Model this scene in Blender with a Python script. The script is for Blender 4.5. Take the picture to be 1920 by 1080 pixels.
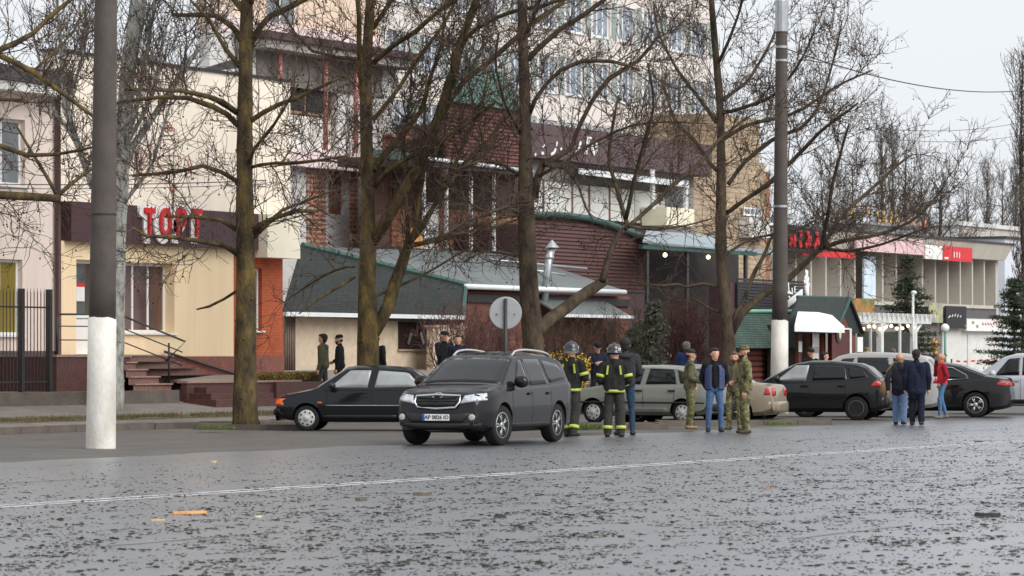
import bpy, bmesh, math, random
import numpy as np
from mathutils import Vector, Matrix, noise
random.seed(7)
S = bpy.context.scene
COL = S.collection
for o in list(bpy.data.objects): bpy.data.objects.remove(o)
# ---------------- camera (world X runs along the avenue, Y towards the buildings) ----------------
FPX, HCAM, HY, CX = 6500.0, 1.62, 668.0, 960.0
ANG = math.radians(27.9)
CA, SA = math.cos(ANG), math.sin(ANG)
cam_d = bpy.data.cameras.new('camera'); cam = bpy.data.objects.new('camera', cam_d); COL.objects.link(cam)
cam.location = (0, 0, HCAM); cam.rotation_euler = (math.radians(90), 0, -(math.pi/2 - ANG))
cam_d.sensor_width = 36; cam_d.lens = 36*FPX/1920; cam_d.shift_y = (HY-540)/1920
cam_d.clip_start = 1; cam_d.clip_end = 6000
S.camera = cam
cam_d.dof.use_dof = True; cam_d.dof.focus_distance = 66; cam_d.dof.aperture_fstop = 7.0
# ---------------- sky, sun, exposure ----------------
W = bpy.data.worlds.new('World'); S.world = W; W.use_nodes = True
nt = W.node_tree; nt.nodes.clear()
SUN_EL, SUN_AZ = math.radians(40), math.radians(194)     # azimuth counted from +Y clockwise
sky = nt.nodes.new('ShaderNodeTexSky'); sky.sky_type = 'NISHITA'; sky.sun_disc = False
sky.sun_elevation = SUN_EL; sky.sun_rotation = SUN_AZ; sky.dust_density = 4; sky.air_density = 1.0
hs = nt.nodes.new('ShaderNodeHueSaturation'); hs.inputs['Saturation'].default_value = .35
mx = nt.nodes.new('ShaderNodeMix'); mx.data_type = 'RGBA'; mx.inputs['Factor'].default_value = .88
mx.inputs['B'].default_value = (5.15, 5.36, 5.62, 1)      # even cloud cover
bg = nt.nodes.new('ShaderNodeBackground'); bg.inputs['Strength'].default_value = .1
wo = nt.nodes.new('ShaderNodeOutputWorld')
nt.links.new(sky.outputs[0], hs.inputs['Color']); nt.links.new(hs.outputs[0], mx.inputs['A'])
nt.links.new(mx.outputs['Result'], bg.inputs[0]); nt.links.new(bg.outputs[0], wo.inputs[0])
sd = bpy.data.lights.new('sun', 'SUN'); sd.energy = 1.5; sd.angle = math.radians(50); sd.color = (1, .97, .92)
sun = bpy.data.objects.new('sun', sd); COL.objects.link(sun)
sv = Vector((math.sin(SUN_AZ)*math.cos(SUN_EL), math.cos(SUN_AZ)*math.cos(SUN_EL), math.sin(SUN_EL)))
sun.rotation_euler = sv.to_track_quat('Z', 'Y').to_euler()
sun.location = (30, 0, 40)
S.view_settings.view_transform = 'Standard'; S.view_settings.look = 'None'
S.view_settings.exposure = 0.85; S.view_settings.gamma = 1
S.render.engine = 'CYCLES'
try:
    S.cycles.max_bounces = 6; S.cycles.transparent_max_bounces = 8; S.cycles.glossy_bounces = 3
except Exception: pass
# ---------------- pixel -> place (a pixel gives a direction; the plane it meets gives the distance) ----------------
def ray(px, py):
    k = (px-CX)/FPX
    return Vector((CA+k*SA, SA-k*CA, (HY-py)/FPX))
def pd(px, py, d): r = ray(px, py)*d; return Vector((r.x, r.y, r.z+HCAM))
def pg(px, py, z=0.0): return pd(px, py, (z-HCAM)*FPX/(HY-py))
def pv(px, py, v): r = ray(px, py); return pd(px, py, v/r.y)
def pu(px, py, u): r = ray(px, py); return pd(px, py, u/r.x)
def RV(x0, y0, x1, y1, v):
    "pixel rectangle on the plane Y=v -> (u0,u1,z0,z1)"
    m = (x0+x1)/2
    return pv(x0, y0, v).x, pv(x1, y0, v).x, pv(m, y1, v).z, pv(m, y0, v).z
def lin(c): 
    c /= 255.0
    return c/12.92 if c <= .04045 else ((c+.055)/1.055)**2.4
def C(r, g, b): return (lin(r), lin(g), lin(b), 1)
# ---------------- materials ----------------
MATS = {}
def mat(name, col, rough=.7, var=.12, scale=3.0, bump=0.0, bscale=30.0, metal=0.0, spec=.5, col2=None, stretch=None, coat=0.0, emit=0.0, trans=0.0, detail=6):
    if name in MATS: return MATS[name]
    m = bpy.data.materials.new(name); m.use_nodes = True; n = m.node_tree.nodes; l = m.node_tree.links
    b = n['Principled BSDF']; b.inputs['Roughness'].default_value = rough; b.inputs['Metallic'].default_value = metal
    b.inputs['Specular IOR Level'].default_value = spec; b.inputs['Coat Weight'].default_value = coat
    b.inputs['Coat Roughness'].default_value = .05; b.inputs['Transmission Weight'].default_value = trans
    tc = n.new('ShaderNodeTexCoord'); mp = n.new('ShaderNodeMapping'); l.new(tc.outputs['Object'], mp.inputs[0])
    if stretch: mp.inputs['Scale'].default_value = stretch
    if var > 0 or col2:
        nz = n.new('ShaderNodeTexNoise'); nz.inputs['Scale'].default_value = scale; nz.inputs['Detail'].default_value = detail
        nz.inputs['Roughness'].default_value = .62
        l.new(mp.outputs[0], nz.inputs['Vector'])
        cr = n.new('ShaderNodeValToRGB'); e = cr.color_ramp.elements
        c2 = col2 or tuple(min(1, x*(1+var)) for x in col[:3])+(1,)
        c1 = col if col2 else tuple(x*(1-var) for x in col[:3])+(1,)
        e[0].position = .32; e[1].position = .68; e[0].color = c1; e[1].color = c2
        l.new(nz.outputs['Fac'], cr.inputs[0]); l.new(cr.outputs[0], b.inputs['Base Color'])
        if emit: l.new(cr.outputs[0], b.inputs['Emission Color'])
    else: b.inputs['Base Color'].default_value = col
    if emit: b.inputs['Emission Strength'].default_value = emit; b.inputs['Emission Color'].default_value = col
    if bump > 0:
        n2 = n.new('ShaderNodeTexNoise'); n2.inputs['Scale'].default_value = bscale; n2.inputs['Detail'].default_value = 5
        l.new(mp.outputs[0], n2.inputs['Vector'])
        bp = n.new('ShaderNodeBump'); bp.inputs['Strength'].default_value = bump; bp.inputs['Distance'].default_value = .03
        l.new(n2.outputs['Fac'], bp.inputs['Height']); l.new(bp.outputs[0], b.inputs['Normal'])
    MATS[name] = m
    return m
def brick_mat(name, c1, c2, mortar, scale, bw=.5, rh=.25, rough=.85, msize=.02, rot=(math.pi/2, 0, 0)):
    "courses run along X, height along Z (or other plane through rot)"
    if name in MATS: return MATS[name]
    m = bpy.data.materials.new(name); m.use_nodes = True; n = m.node_tree.nodes; l = m.node_tree.links
    b = n['Principled BSDF']; b.inputs['Roughness'].default_value = rough
    tc = n.new('ShaderNodeTexCoord'); mp = n.new('ShaderNodeMapping'); l.new(tc.outputs['Object'], mp.inputs[0])
    mp.inputs['Rotation'].default_value = rot
    br = n.new('ShaderNodeTexBrick'); br.inputs['Scale'].default_value = scale; br.inputs['Color1'].default_value = c1
    br.inputs['Color2'].default_value = c2; br.inputs['Mortar'].default_value = mortar; br.inputs['Brick Width'].default_value = bw
    br.inputs['Row Height'].default_value = rh; br.inputs['Mortar Size'].default_value = msize; br.inputs['Bias'].default_value = -.1
    l.new(mp.outputs[0], br.inputs['Vector'])
    nz = n.new('ShaderNodeTexNoise'); nz.inputs['Scale'].default_value = 1.3; nz.inputs['Detail'].default_value = 6; l.new(tc.outputs['Object'], nz.inputs['Vector'])
    mm = n.new('ShaderNodeMix'); mm.data_type = 'RGBA'; mm.blend_type = 'MULTIPLY'; mm.inputs['Factor'].default_value = .55
    l.new(br.outputs['Color'], mm.inputs['A']); 
    cr = n.new('ShaderNodeValToRGB'); cr.color_ramp.elements[0].color = (.5, .5, .5, 1); cr.color_ramp.elements[1].color = (1.15, 1.15, 1.15, 1)
    cr.color_ramp.elements[0].position = .3; cr.color_ramp.elements[1].position = .7
    l.new(nz.outputs['Fac'], cr.inputs[0]); l.new(cr.outputs[0], mm.inputs['B']); l.new(mm.outputs['Result'], b.inputs['Base Color'])
    bp = n.new('ShaderNodeBump'); bp.inputs['Strength'].default_value = .5; bp.inputs['Distance'].default_value = .02
    inv = n.new('ShaderNodeMath'); inv.operation = 'SUBTRACT'; inv.inputs[0].default_value = 1
    l.new(br.outputs['Fac'], inv.inputs[1]); l.new(inv.outputs[0], bp.inputs['Height']); l.new(bp.outputs[0], b.inputs['Normal'])
    MATS[name] = m
    return m
def glass_mat(name, col, rough=.04, spec=.9, metal=0.0):
    return mat(name, col, rough, .25, 1.2, spec=spec, metal=metal, detail=2)
# ---------------- mesh builder ----------------
class MB:
    def __init__(s): s.v = []; s.f = []; s.smooth = False
    def add(s, vs, fs):
        b = len(s.v); s.v.extend(tuple(p) for p in vs); s.f.extend(tuple(i+b for i in f) for f in fs); return s
    def box(s, x0, x1, y0, y1, z0, z1, ch=0.0):
        if x0 > x1: x0, x1 = x1, x0
        if y0 > y1: y0, y1 = y1, y0
        if z0 > z1: z0, z1 = z1, z0
        if ch > 0:
            return s.prism([(x0+ch, y0), (x1-ch, y0), (x1, y0+ch), (x1, y1-ch), (x1-ch, y1), (x0+ch, y1), (x0, y1-ch), (x0, y0+ch)], z0, z1)
        return s.add([(x0,y0,z0),(x1,y0,z0),(x1,y1,z0),(x0,y1,z0),(x0,y0,z1),(x1,y0,z1),(x1,y1,z1),(x0,y1,z1)],
            [(0,3,2,1),(4,5,6,7),(0,1,5,4),(1,2,6,5),(2,3,7,6),(3,0,4,7)])
    def prism(s, poly, z0, z1):
        "plan polygon (x,y) extruded in z; counter-clockwise"
        n = len(poly); a = sum(poly[i][0]*poly[(i+1)%n][1]-poly[(i+1)%n][0]*poly[i][1] for i in range(n))
        if a < 0: poly = poly[::-1]
        vs = [(p[0], p[1], z0) for p in poly]+[(p[0], p[1], z1) for p in poly]
        return s.add(vs, [tuple(range(n-1, -1, -1)), tuple(range(n, 2*n))]+[(i, (i+1) % n, n+(i+1) % n, n+i) for i in range(n)])
    def prism_y(s, poly, y0, y1):
        "(x,z) polygon extruded in y"
        n = len(poly); a = sum(poly[i][0]*poly[(i+1)%n][1]-poly[(i+1)%n][0]*poly[i][1] for i in range(n))
        if a < 0: poly = poly[::-1]
        vs = [(p[0], y0, p[1]) for p in poly]+[(p[0], y1, p[1]) for p in poly]
        return s.add(vs, [tuple(range(n)), tuple(range(2*n-1, n-1, -1))]+[(i, n+i, n+(i+1) % n, (i+1) % n) for i in range(n)])
    def prism_x(s, poly, x0, x1):
        "(y,z) polygon extruded in x"
        n = len(poly); a = sum(poly[i][0]*poly[(i+1)%n][1]-poly[(i+1)%n][0]*poly[i][1] for i in range(n))
        if a < 0: poly = poly[::-1]
        vs = [(x0, p[0], p[1]) for p in poly]+[(x1, p[0], p[1]) for p in poly]
        return s.add(vs, [tuple(range(n-1, -1, -1)), tuple(range(n, 2*n))]+[(i, (i+1) % n, n+(i+1) % n, n+i) for i in range(n)])
    def hexa(s, p):
        "eight corners: bottom ring 0-3, top ring 4-7 (counter-clockwise from above)"
        return s.add(p, [(0,3,2,1),(4,5,6,7),(0,1,5,4),(1,2,6,5),(2,3,7,6),(3,0,4,7)])
    def slab(s, quad, t):
        "a quad given a thickness along its own normal (downwards side)"
        q = [Vector(p) for p in quad]; n = (q[1]-q[0]).cross(q[3]-q[0]).normalized()
        return s.hexa([p-n*t for p in q]+q)
    def tube(s, pts, rad, n=8, cap=True):
        pts = [Vector(p) for p in pts]; m = len(pts)
        if not hasattr(rad, '__len__'): rad = [rad]*m
        b = len(s.v); up = None
        for i in range(m):
            t = (pts[min(i+1, m-1)]-pts[max(i-1, 0)])
            t = t.normalized() if t.length > 1e-9 else Vector((0, 0, 1))
            if up is None:
                up = Vector((0, 0, 1)) if abs(t.z) < .9 else Vector((1, 0, 0))
            a = t.cross(up)
            if a.length < 1e-6: a = t.orthogonal()
            a.normalize(); c = a.cross(t).normalized(); up = c
            for k in range(n):
                w = 2*math.pi*k/n
                s.v.append(tuple(pts[i]+(a*math.cos(w)+c*math.sin(w))*rad[i]))
        for i in range(m-1):
            for k in range(n):
                k2 = (k+1) % n
                s.f.append((b+i*n+k, b+(i+1)*n+k, b+(i+1)*n+k2, b+i*n+k2))
        if cap:
            s.f.append(tuple(b+k for k in range(n))); s.f.append(tuple(b+(m-1)*n+k for k in range(n-1, -1, -1)))
        return s
    def lathe(s, prof, n=16, c=(0, 0, 0), axis='z'):
        "(r,h) profile turned round an axis"
        b = len(s.v)
        for r, h in prof:
            for k in range(n):
                w = 2*math.pi*k/n; x, y = r*math.cos(w), r*math.sin(w)
                p = {'z': (x, y, h), 'y': (x, h, -y), 'x': (h, x, y)}[axis]
                s.v.append((p[0]+c[0], p[1]+c[1], p[2]+c[2]))
        m = len(prof)
        for i in range(m-1):
            for k in range(n):
                k2 = (k+1) % n; s.f.append((b+i*n+k, b+i*n+k2, b+(i+1)*n+k2, b+(i+1)*n+k))
        s.f.append(tuple(b+k for k in range(n-1, -1, -1))); s.f.append(tuple(b+(m-1)*n+k for k in range(n)))
        return s
    def ball(s, c, r, nu=8, nv=6, sc=(1, 1, 1)):
        prof = [(max(1e-4, r*math.sin(math.pi*i/nv)), -r*math.cos(math.pi*i/nv)) for i in range(nv+1)]
        b = len(s.v); s.lathe(prof, nu)
        for i in range(b, len(s.v)): p = s.v[i]; s.v[i] = (p[0]*sc[0]+c[0], p[1]*sc[1]+c[1], p[2]*sc[2]+c[2])
        return s
    def xform(s, M, start=0):
        for i in range(start, len(s.v)): s.v[i] = tuple(M @ Vector(s.v[i]))
        return s
    def mesh(s, name, m, smooth=None):
        me = bpy.data.meshes.new(name); me.from_pydata(s.v, [], s.f); me.update()
        if m is not None:
            for x in (m if isinstance(m, (list, tuple)) else [m]): me.materials.append(x)
        if smooth if smooth is not None else s.smooth: me.polygons.foreach_set('use_smooth', [True]*len(me.polygons))
        return me
    def build(s, name, m, parent=None, smooth=None, local=False):
        return link(name, s.mesh(name, m, smooth), parent, local)
def link(name, me, parent=None, local=False):
    o = bpy.data.objects.new(name, me); COL.objects.link(o)
    if parent is not None:
        o.parent = parent
        if not local and parent.parent is None: o.location = -Vector(parent.location)
    return o
def tag(o, label=None, cat=None, group=None, kind=None):
    if label: o['label'] = label
    if cat: o['category'] = cat
    if group: o['group'] = group
    if kind: o['kind'] = kind
    return o
def thing(name, loc, label, cat, group=None, rz=0.0):
    o = bpy.data.objects.new(name, None); COL.objects.link(o); o.location = loc; o.rotation_euler = (0, 0, rz)
    o.empty_display_size = .2
    return tag(o, label, cat, group)
def copy_tree(o, parent=None):
    c = o.copy(); COL.objects.link(c)
    if parent is not None: c.parent = parent
    for ch in list(o.children): copy_tree(ch, c)
    return c
def text_mesh(body, size, depth=.0, bold=0.0, shear=0.0, spacing=1.0):
    cu = bpy.data.curves.new('lettering', 'FONT'); cu.body = body; cu.size = size; cu.extrude = depth; cu.offset = bold
    cu.shear = shear; cu.align_x = 'CENTER'; cu.align_y = 'CENTER'; cu.space_character = spacing; cu.resolution_u = 3
    ob = bpy.data.objects.new('lettering', cu); COL.objects.link(ob)
    dg = bpy.context.evaluated_depsgraph_get(); me = bpy.data.meshes.new_from_object(ob.evaluated_get(dg))
    bpy.data.objects.remove(ob)
    return me
def text_on(body, size, center, xdir, parent, name, m, depth=.01, bold=0.0, shear=0.0, spacing=1.0, sx=1.0, zdir=(0, 0, 1), local=False):
    me = text_mesh(body, size, depth, bold, shear, spacing)
    x = Vector(xdir).normalized(); z = Vector(zdir).normalized(); n = x.cross(z)
    M = Matrix(((x.x*sx, z.x, n.x, center[0]), (x.y*sx, z.y, n.y, center[1]), (x.z*sx, z.z, n.z, center[2]), (0, 0, 0, 1)))
    me.transform(M); me.materials.clear(); me.materials.append(m)
    return link(name, me, parent, local)
# ================= ground, road, kerbs =================
def road_mat():
    m = bpy.data.materials.new('wet_asphalt'); m.use_nodes = True; n = m.node_tree.nodes; l = m.node_tree.links
    b = n['Principled BSDF']
    tc = n.new('ShaderNodeTexCoord')
    def nz(scale, st, det=6, ro=.6):
        mp = n.new('ShaderNodeMapping'); mp.inputs['Scale'].default_value = st; l.new(tc.outputs['Object'], mp.inputs[0])
        t = n.new('ShaderNodeTexNoise'); t.inputs['Scale'].default_value = scale; t.inputs['Detail'].default_value = det; t.inputs['Roughness'].default_value = ro
        l.new(mp.outputs[0], t.inputs['Vector']); return t
    def ramp(src, stops):
        r = n.new('ShaderNodeValToRGB'); r.color_ramp.elements[0].position = stops[0][0]; r.color_ramp.elements[0].color = stops[0][1]
        r.color_ramp.elements[1].position = stops[-1][0]; r.color_ramp.elements[1].color = stops[-1][1]
        for p, c in stops[1:-1]: e = r.color_ramp.elements.new(p); e.color = c
        l.new(src, r.inputs[0]); return r
    big = nz(.35, (.25, 1, 1)); fine = nz(14, (1, 1, 1), 8)
    col = ramp(fine.outputs['Fac'], [(.3, (.060, .065, .077, 1)), (.7, (.104, .109, .122, 1))])
    l.new(col.outputs[0], b.inputs['Base Color'])
    rg = ramp(big.outputs['Fac'], [(.3, (.34, .34, .34, 1)), (.52, (.44, .44, .44, 1)), (.72, (.55, .55, .55, 1))])
    ad = n.new('ShaderNodeMath'); ad.operation = 'MULTIPLY_ADD'; ad.inputs[1].default_value = .22; 
    l.new(fine.outputs['Fac'], ad.inputs[0]); l.new(rg.outputs[0], ad.inputs[2]); 
    sb = n.new('ShaderNodeMath'); sb.operation = 'SUBTRACT'; sb.inputs[1].default_value = .11; l.new(ad.outputs[0], sb.inputs[0])
    l.new(sb.outputs[0], b.inputs['Roughness'])
    bp = n.new('ShaderNodeBump'); bp.inputs['Strength'].default_value = .25; bp.inputs['Distance'].default_value = .01
    f2 = nz(60, (1, 1, 1), 4); l.new(f2.outputs['Fac'], bp.inputs['Height']); l.new(bp.outputs[0], b.inputs['Normal'])
    b.inputs['Specular IOR Level'].default_value = .7; b.inputs['Coat Weight'].default_value = 1.0; b.inputs['Coat Roughness'].default_value = .33
    return m
M_ROAD = road_mat()
M_DRY = mat('damp_dusty_asphalt', C(92, 88, 84), .6, .22, .9, .4, 40, spec=.3)
M_PAVE = mat('grey_paving', C(118, 112, 106), .8, .2, 1.6, .4, 25, spec=.3)
M_KERB = mat('kerb_concrete', C(92, 84, 77), .85, .22, 2.5, .5, 20)
M_SOIL = mat('bare_soil', C(88, 78, 64), .95, .3, 2.5, .8, 15)
M_LINE = mat('worn_road_paint', C(236, 237, 238), .4, .0, 2.2, col2=C(150, 152, 155), detail=10)
ground = MB().box(-300, 2500, -600, 2500, -1.0, -.02).build('ground', mat('earth', C(96, 92, 86), .9, .2, .3)); tag(ground, kind='structure')
mb = MB(); n1 = 60
mb.box(-60, 900, -70, 30.6, -.5, 0.0)
road = mb.build('road', M_ROAD); tag(road, kind='structure')
park = MB().prism([(-60, 30.6), (900, 30.6), (900, 42.8), (-60, 42.8)], -.4, .006).build('parking_lane', M_DRY); tag(park, kind='structure')
# wet edge strip between carriageway and the dusty parking strip, uneven
def strip(v0, v1, u0, u1, z, seed, amp, step=.4):
    random.seed(seed); n = int((u1-u0)/step); vs = []; 
    for i in range(n+1):
        u = u0+i*step
        a = noise.noise((u*.35, seed, 0))*amp; c = noise.noise((u*.5, seed+9, 3))*amp
        vs += [(u, v0+a-.25, .0015), (u, v0+a, z), (u, v1+c, z), (u, v1+c+.25, .0065)]
    return vs, [(4*i+k, 4*i+4+k, 4*i+5+k, 4*i+1+k) for i in range(n) for k in range(3)]
vs, fs = strip(30.2, 31.3, -40, 240, .009, 5, .5)
tag(MB().add(vs, fs).build('damp_gutter', M_ROAD), kind='structure')
# painted lines: one long double line and dashes
M_LINE2 = mat('faint_road_paint', C(150, 152, 154), .45, .0, 3, col2=C(92, 95, 100), detail=10)
def dash(u0, u1, v, w=.13, name='road_line', m=None):
    n = max(2, int((u1-u0)/.5)); vs = []; fs = []
    for i in range(n+1):
        u = u0+(u1-u0)*i/n; j = .012*noise.noise((u*2, v, 1))
        vs += [(u, v-w/2+j, .004), (u, v+w/2+j, .004)]
    fs = [(2*i, 2*i+2, 2*i+3, 2*i+1) for i in range(n)]
    o = MB().add(vs, fs).build(name, m or M_LINE, road, local=True); return o
dash(-20, 400, 22.20); dash(-20, 400, 22.50)
for v, ph in ((16.9, 0), (26.4, 2.2), (12.2, 4)):
    u = -10+ph
    while u < 200: dash(u, u+2.8, v, .10, m=M_LINE2); u += 8.6
# pavement behind the kerb, rising to the buildings
def sheet(poly, name, m, kind='structure', t=.3):
    "sloping ground piece: list of (u,v,z) corners given thickness downwards"
    n = len(poly); mbx = MB(); mbx.add([(p[0], p[1], p[2]-t) for p in poly]+[tuple(p) for p in poly],
        [tuple(range(n-1, -1, -1)), tuple(range(n, 2*n))]+[(i, (i+1) % n, n+(i+1) % n, n+i) for i in range(n)])
    o = mbx.build(name, m); tag(o, kind=kind); return o
pave = sheet([(-60, 42.95, .14), (900, 42.95, .14), (900, 44.6, .26), (-60, 44.6, .26)], 'pavement', M_PAVE)
pave2 = sheet([(-60, 44.6, .262), (900, 44.6, .262), (900, 46.6, .50), (-60, 46.6, .50)], 'pavement', M_PAVE)
verge = sheet([(40, 43.75, .212), (71.5, 43.75, .212), (71.5, 44.55, .268), (40, 44.55, .268)], 'grass_verge', M_SOIL)
upper = sheet([(-60, 46.6, .52), (70.9, 46.6, .52), (70.9, 80, .78), (-60, 80, .78)], 'ground_behind', M_PAVE)
M_TERR = mat('terrace_paving', C(140, 128, 120), .7, .15, 2, .3, 20, spec=.4)
terr = sheet([(72.7, 46.7, .95), (96, 46.7, .95), (104, 51.5, 1.22), (72.7, 51.5, 1.22)], 'terrace', M_TERR, t=.9)
plaza = sheet([(96, 46.6, .505), (900, 46.6, .505), (900, 500, .6), (72.7, 500, .6), (72.7, 52, .5), (96, 52, .5)], 'plaza', M_PAVE, t=.9)
back = sheet([(72.7, 51.5, 1.2), (112, 51.5, 1.2), (125, 60, 1.2), (72.7, 60, 1.2)], 'ground_behind', M_PAVE, t=1.2)
# kerb stones along the pavement: pieces of it
ks = MB().box(0, .985, -.075, .075, -.2, .15, 0).mesh('kerb_stone', M_KERB)
random.seed(3)
for i in range(75):
    o = link('kerb_stone', ks, pave, True); o.location = (50+i*1.0+random.uniform(-.004, .004), 42.87+random.uniform(-.012, .012), random.uniform(-.012, .008)); o.rotation_euler = (random.uniform(-.02, .02), 0, random.uniform(-.008, .008))
tag(MB().box(-60, 49.9, 42.8, 42.94, -.2, .145).box(125.1, 900, 42.8, 42.94, -.2, .145).build('kerb', M_KERB), kind='structure')
# finger islands between the parking bays (edges found from where they meet the ground)
def island(near, depth, name='planted_island', grass=True, h=.13):
    a, b = [pg(*p) for p in near]; d = Vector((CA, SA, 0))
    e = (b-a).normalized()
    pts = [a, b, b+d*depth+e*(-.1), a+d*depth]
    root = MB().prism([(p.x, p.y) for p in [a+d*.14, b+d*.14-e*.14, b+d*(depth-.14)-e*.2, a+d*(depth-.14)]], -.1, h-.015).build(name, M_SOIL); tag(root, kind='structure')
    def run(p, q):
        L = (q-p).length; n = max(1, round(L/.95)); dr = (q-p)/n; ang = math.atan2(dr.y, dr.x)
        me = MB().box(0, dr.length*.985, 0, .14, -.15, h, 0).mesh('kerb_stone', M_KERB)
        for i in range(n):
            o = link('kerb_stone', me, root, True); s = p+dr*i; o.location = (s.x, s.y, random.uniform(-.008, .006)); o.rotation_euler = (0, 0, ang)
    run(pts[0], pts[1]); run(pts[1], pts[2]); run(pts[2], pts[3])
    return root
isl_a = island([(363, 806), (574, 808)], 2.4)
isl_b = island([(880, 809), (1252, 806)], 2.2)
isl_c = island([(1236, 800), (1560, 797)], 2.6)
# raised slab with the iron fence (left) 
def kslab(name, m, u0, u1, v0, v1, z0, z1): 
    o = MB().box(u0, u1, v0, v1, z0, z1).build(name, m); tag(o, kind='structure'); return o
kslab('raised_slab', M_PAVE, 40, 70.6, 46.65, 50.1, .3, .78)
tag(MB().box(40, 70.6, 46.52, 46.65, .3, .80).build('slab_kerb', M_KERB), kind='structure')
# ================= buildings =================
def holed(mb, u0, u1, z0, z1, holes, v, t):
    "wall in the plane Y=v, thickness t to the back, with rectangular openings (u0,u1,z0,z1)"
    us = sorted({u0, u1}|{min(max(h[i], u0), u1) for h in holes for i in (0, 1)}); zs = sorted({z0, z1}|{min(max(h[i], z0), z1) for h in holes for i in (2, 3)})
    def solid(i, j):
        if i < 0 or j < 0 or i >= len(us)-1 or j >= len(zs)-1: return False
        a, b = (us[i]+us[i+1])/2, (zs[j]+zs[j+1])/2
        return not any(h[0] < a < h[1] and h[2] < b < h[3] for h in holes)
    for i in range(len(us)-1):
        for j in range(len(zs)-1):
            if not solid(i, j): continue
            a, b, c, d = us[i], us[i+1], zs[j], zs[j+1]
            p = [(a, v, c), (b, v, c), (b, v, d), (a, v, d), (a, v+t, c), (b, v+t, c), (b, v+t, d), (a, v+t, d)]
            f = [(0, 1, 2, 3), (5, 4, 7, 6)]
            if not solid(i-1, j): f.append((4, 0, 3, 7))
            if not solid(i+1, j): f.append((1, 5, 6, 2))
            if not solid(i, j-1): f.append((4, 5, 1, 0))
            if not solid(i, j+1): f.append((3, 2, 6, 7))
            mb.add(p, f)
    return mb
def skew(root, name, m, u0, u1, v0, v1, z0, z1, k=1.6):
    "block whose flanks run back at an angle to the street"
    s = (v1-v0)*k
    return MB().prism([(u0, v0), (u1, v0), (u1+s, v1), (u0+s, v1)], z0, z1).build(name, m, root)
def bx(root, name, m, u0, u1, v0, v1, z0, z1): return MB().box(u0, u1, v0, v1, z0, z1).build(name, m, root)
def strokes(root, name, m, lines, v, w):
    "unreadable sign marks kept as the strokes one can see: pixel polylines on the plane Y=v, w = stroke width in pixels"
    for ln in lines:
        P = [pv(x, y, v) for x, y in ln]; r = w*.5*(P[0]-Vector((0, 0, HCAM))).length/FPX; b = MB(); b.tube(P, r, 6)
        b.v = [(x, v+(y-v)*.35, z) for x, y, z in b.v]; b.build(name, m, root)
def pbox(root, name, m, x0, y0, x1, y1, v, dep, front=0.0):
    u0, u1, z0, z1 = RV(x0, y0, x1, y1, v); return bx(root, name, m, u0, u1, v-front, v+dep, z0, z1)
def window(root, u0, u1, z0, z1, v, frame, glass, mull=1, rec=.18, fw=.06, sill=None, trans=None, blind=None):
    "frame set back in the opening; panes and sill are its pieces"
    f = MB(); y0, y1 = v+rec, v+rec+.07
    f.box(u0, u1, y0, y1, z0, z0+fw).box(u0, u1, y0, y1, z1-fw, z1).box(u0, u0+fw, y0, y1, z0+fw, z1-fw).box(u1-fw, u1, y0, y1, z0+fw, z1-fw)
    xs = [u0+fw+(u1-u0-2*fw)*i/mull for i in range(mull+1)]
    for x in xs[1:-1]: f.box(x-fw/2, x+fw/2, y0, y1, z0+fw, z1-fw)
    if trans: f.box(u0+fw, u1-fw, y0+.004, y1-.004, z0+trans-fw/2, z0+trans+fw/2)
    w = f.build('window', frame, root)
    for i in range(mull): MB().box(xs[i]+.01, xs[i+1]-.01, y0+.025, y0+.04, z0+fw, z1-fw).build('pane', glass, w)
    if sill: MB().box(u0-.06, u1+.06, v-.08, v+rec, z0-.05, z0-.002).build('sill', sill, w)
    if blind: MB().box(u0+.03, u1-.03, y1+.05, y1+.06, z0+.03, z1-.02).build('blind', blind, w)
    return w
M_CREAM = mat('cream_render', C(243, 231, 215), .9, .06, 1.6, .15, 60, stretch=(1.3, 1, .12))
M_CREAM2 = mat('warm_cream_render', C(240, 216, 178), .9, .07, 1.6, .15, 60, stretch=(1.3, 1, .12))
M_PINKISH = mat('pinkish_render', C(228, 212, 202), .9, .08, 1.4, .15, 60, stretch=(1.3, 1, .12))
M_BROWN = mat('dark_brown_panel', C(74, 50, 54), .5, .1, 2)
M_WHITE = mat('white_plastic', C(232, 232, 230), .4, .03, 3)
M_GLASSD = glass_mat('dark_glass', C(58, 60, 62), .06)
M_GLASSR = glass_mat('reddish_window_glass', C(92, 62, 58), .08)  # glass with a reddish brown base colour
M_GLASSG = glass_mat('grey_glass', C(112, 118, 122), .08)
M_OLIVE = mat('olive_blind', C(128, 112, 40), .8, .1, 2)
M_GRAN = mat('dark_red_granite', C(84, 54, 50), .45, .35, 14, spec=.5)
M_GRANT = mat('granite_tread', C(150, 122, 112), .6, .2, 10, spec=.4)
M_PLINTH = mat('red_plinth', C(134, 84, 74), .7, .2, 5, .2)
M_DKMET = mat('dark_painted_metal', C(44, 42, 44), .45, .15, 6, spec=.5)
M_DKROOF = mat('dark_roof_metal', C(62, 58, 60), .6, .2, 2)
M_GREYP = mat('grey_plinth', C(84, 80, 76), .85, .2, 2, .3)
M_STEEL = mat('galvanised_steel', C(176, 180, 184), .35, .12, 8, metal=.7)
M_RED = mat('sign_red', C(206, 28, 38), .45, .05, 3)
M_WSIGN = mat('sign_white', C(230, 230, 228), .45, .06, 4)
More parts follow.
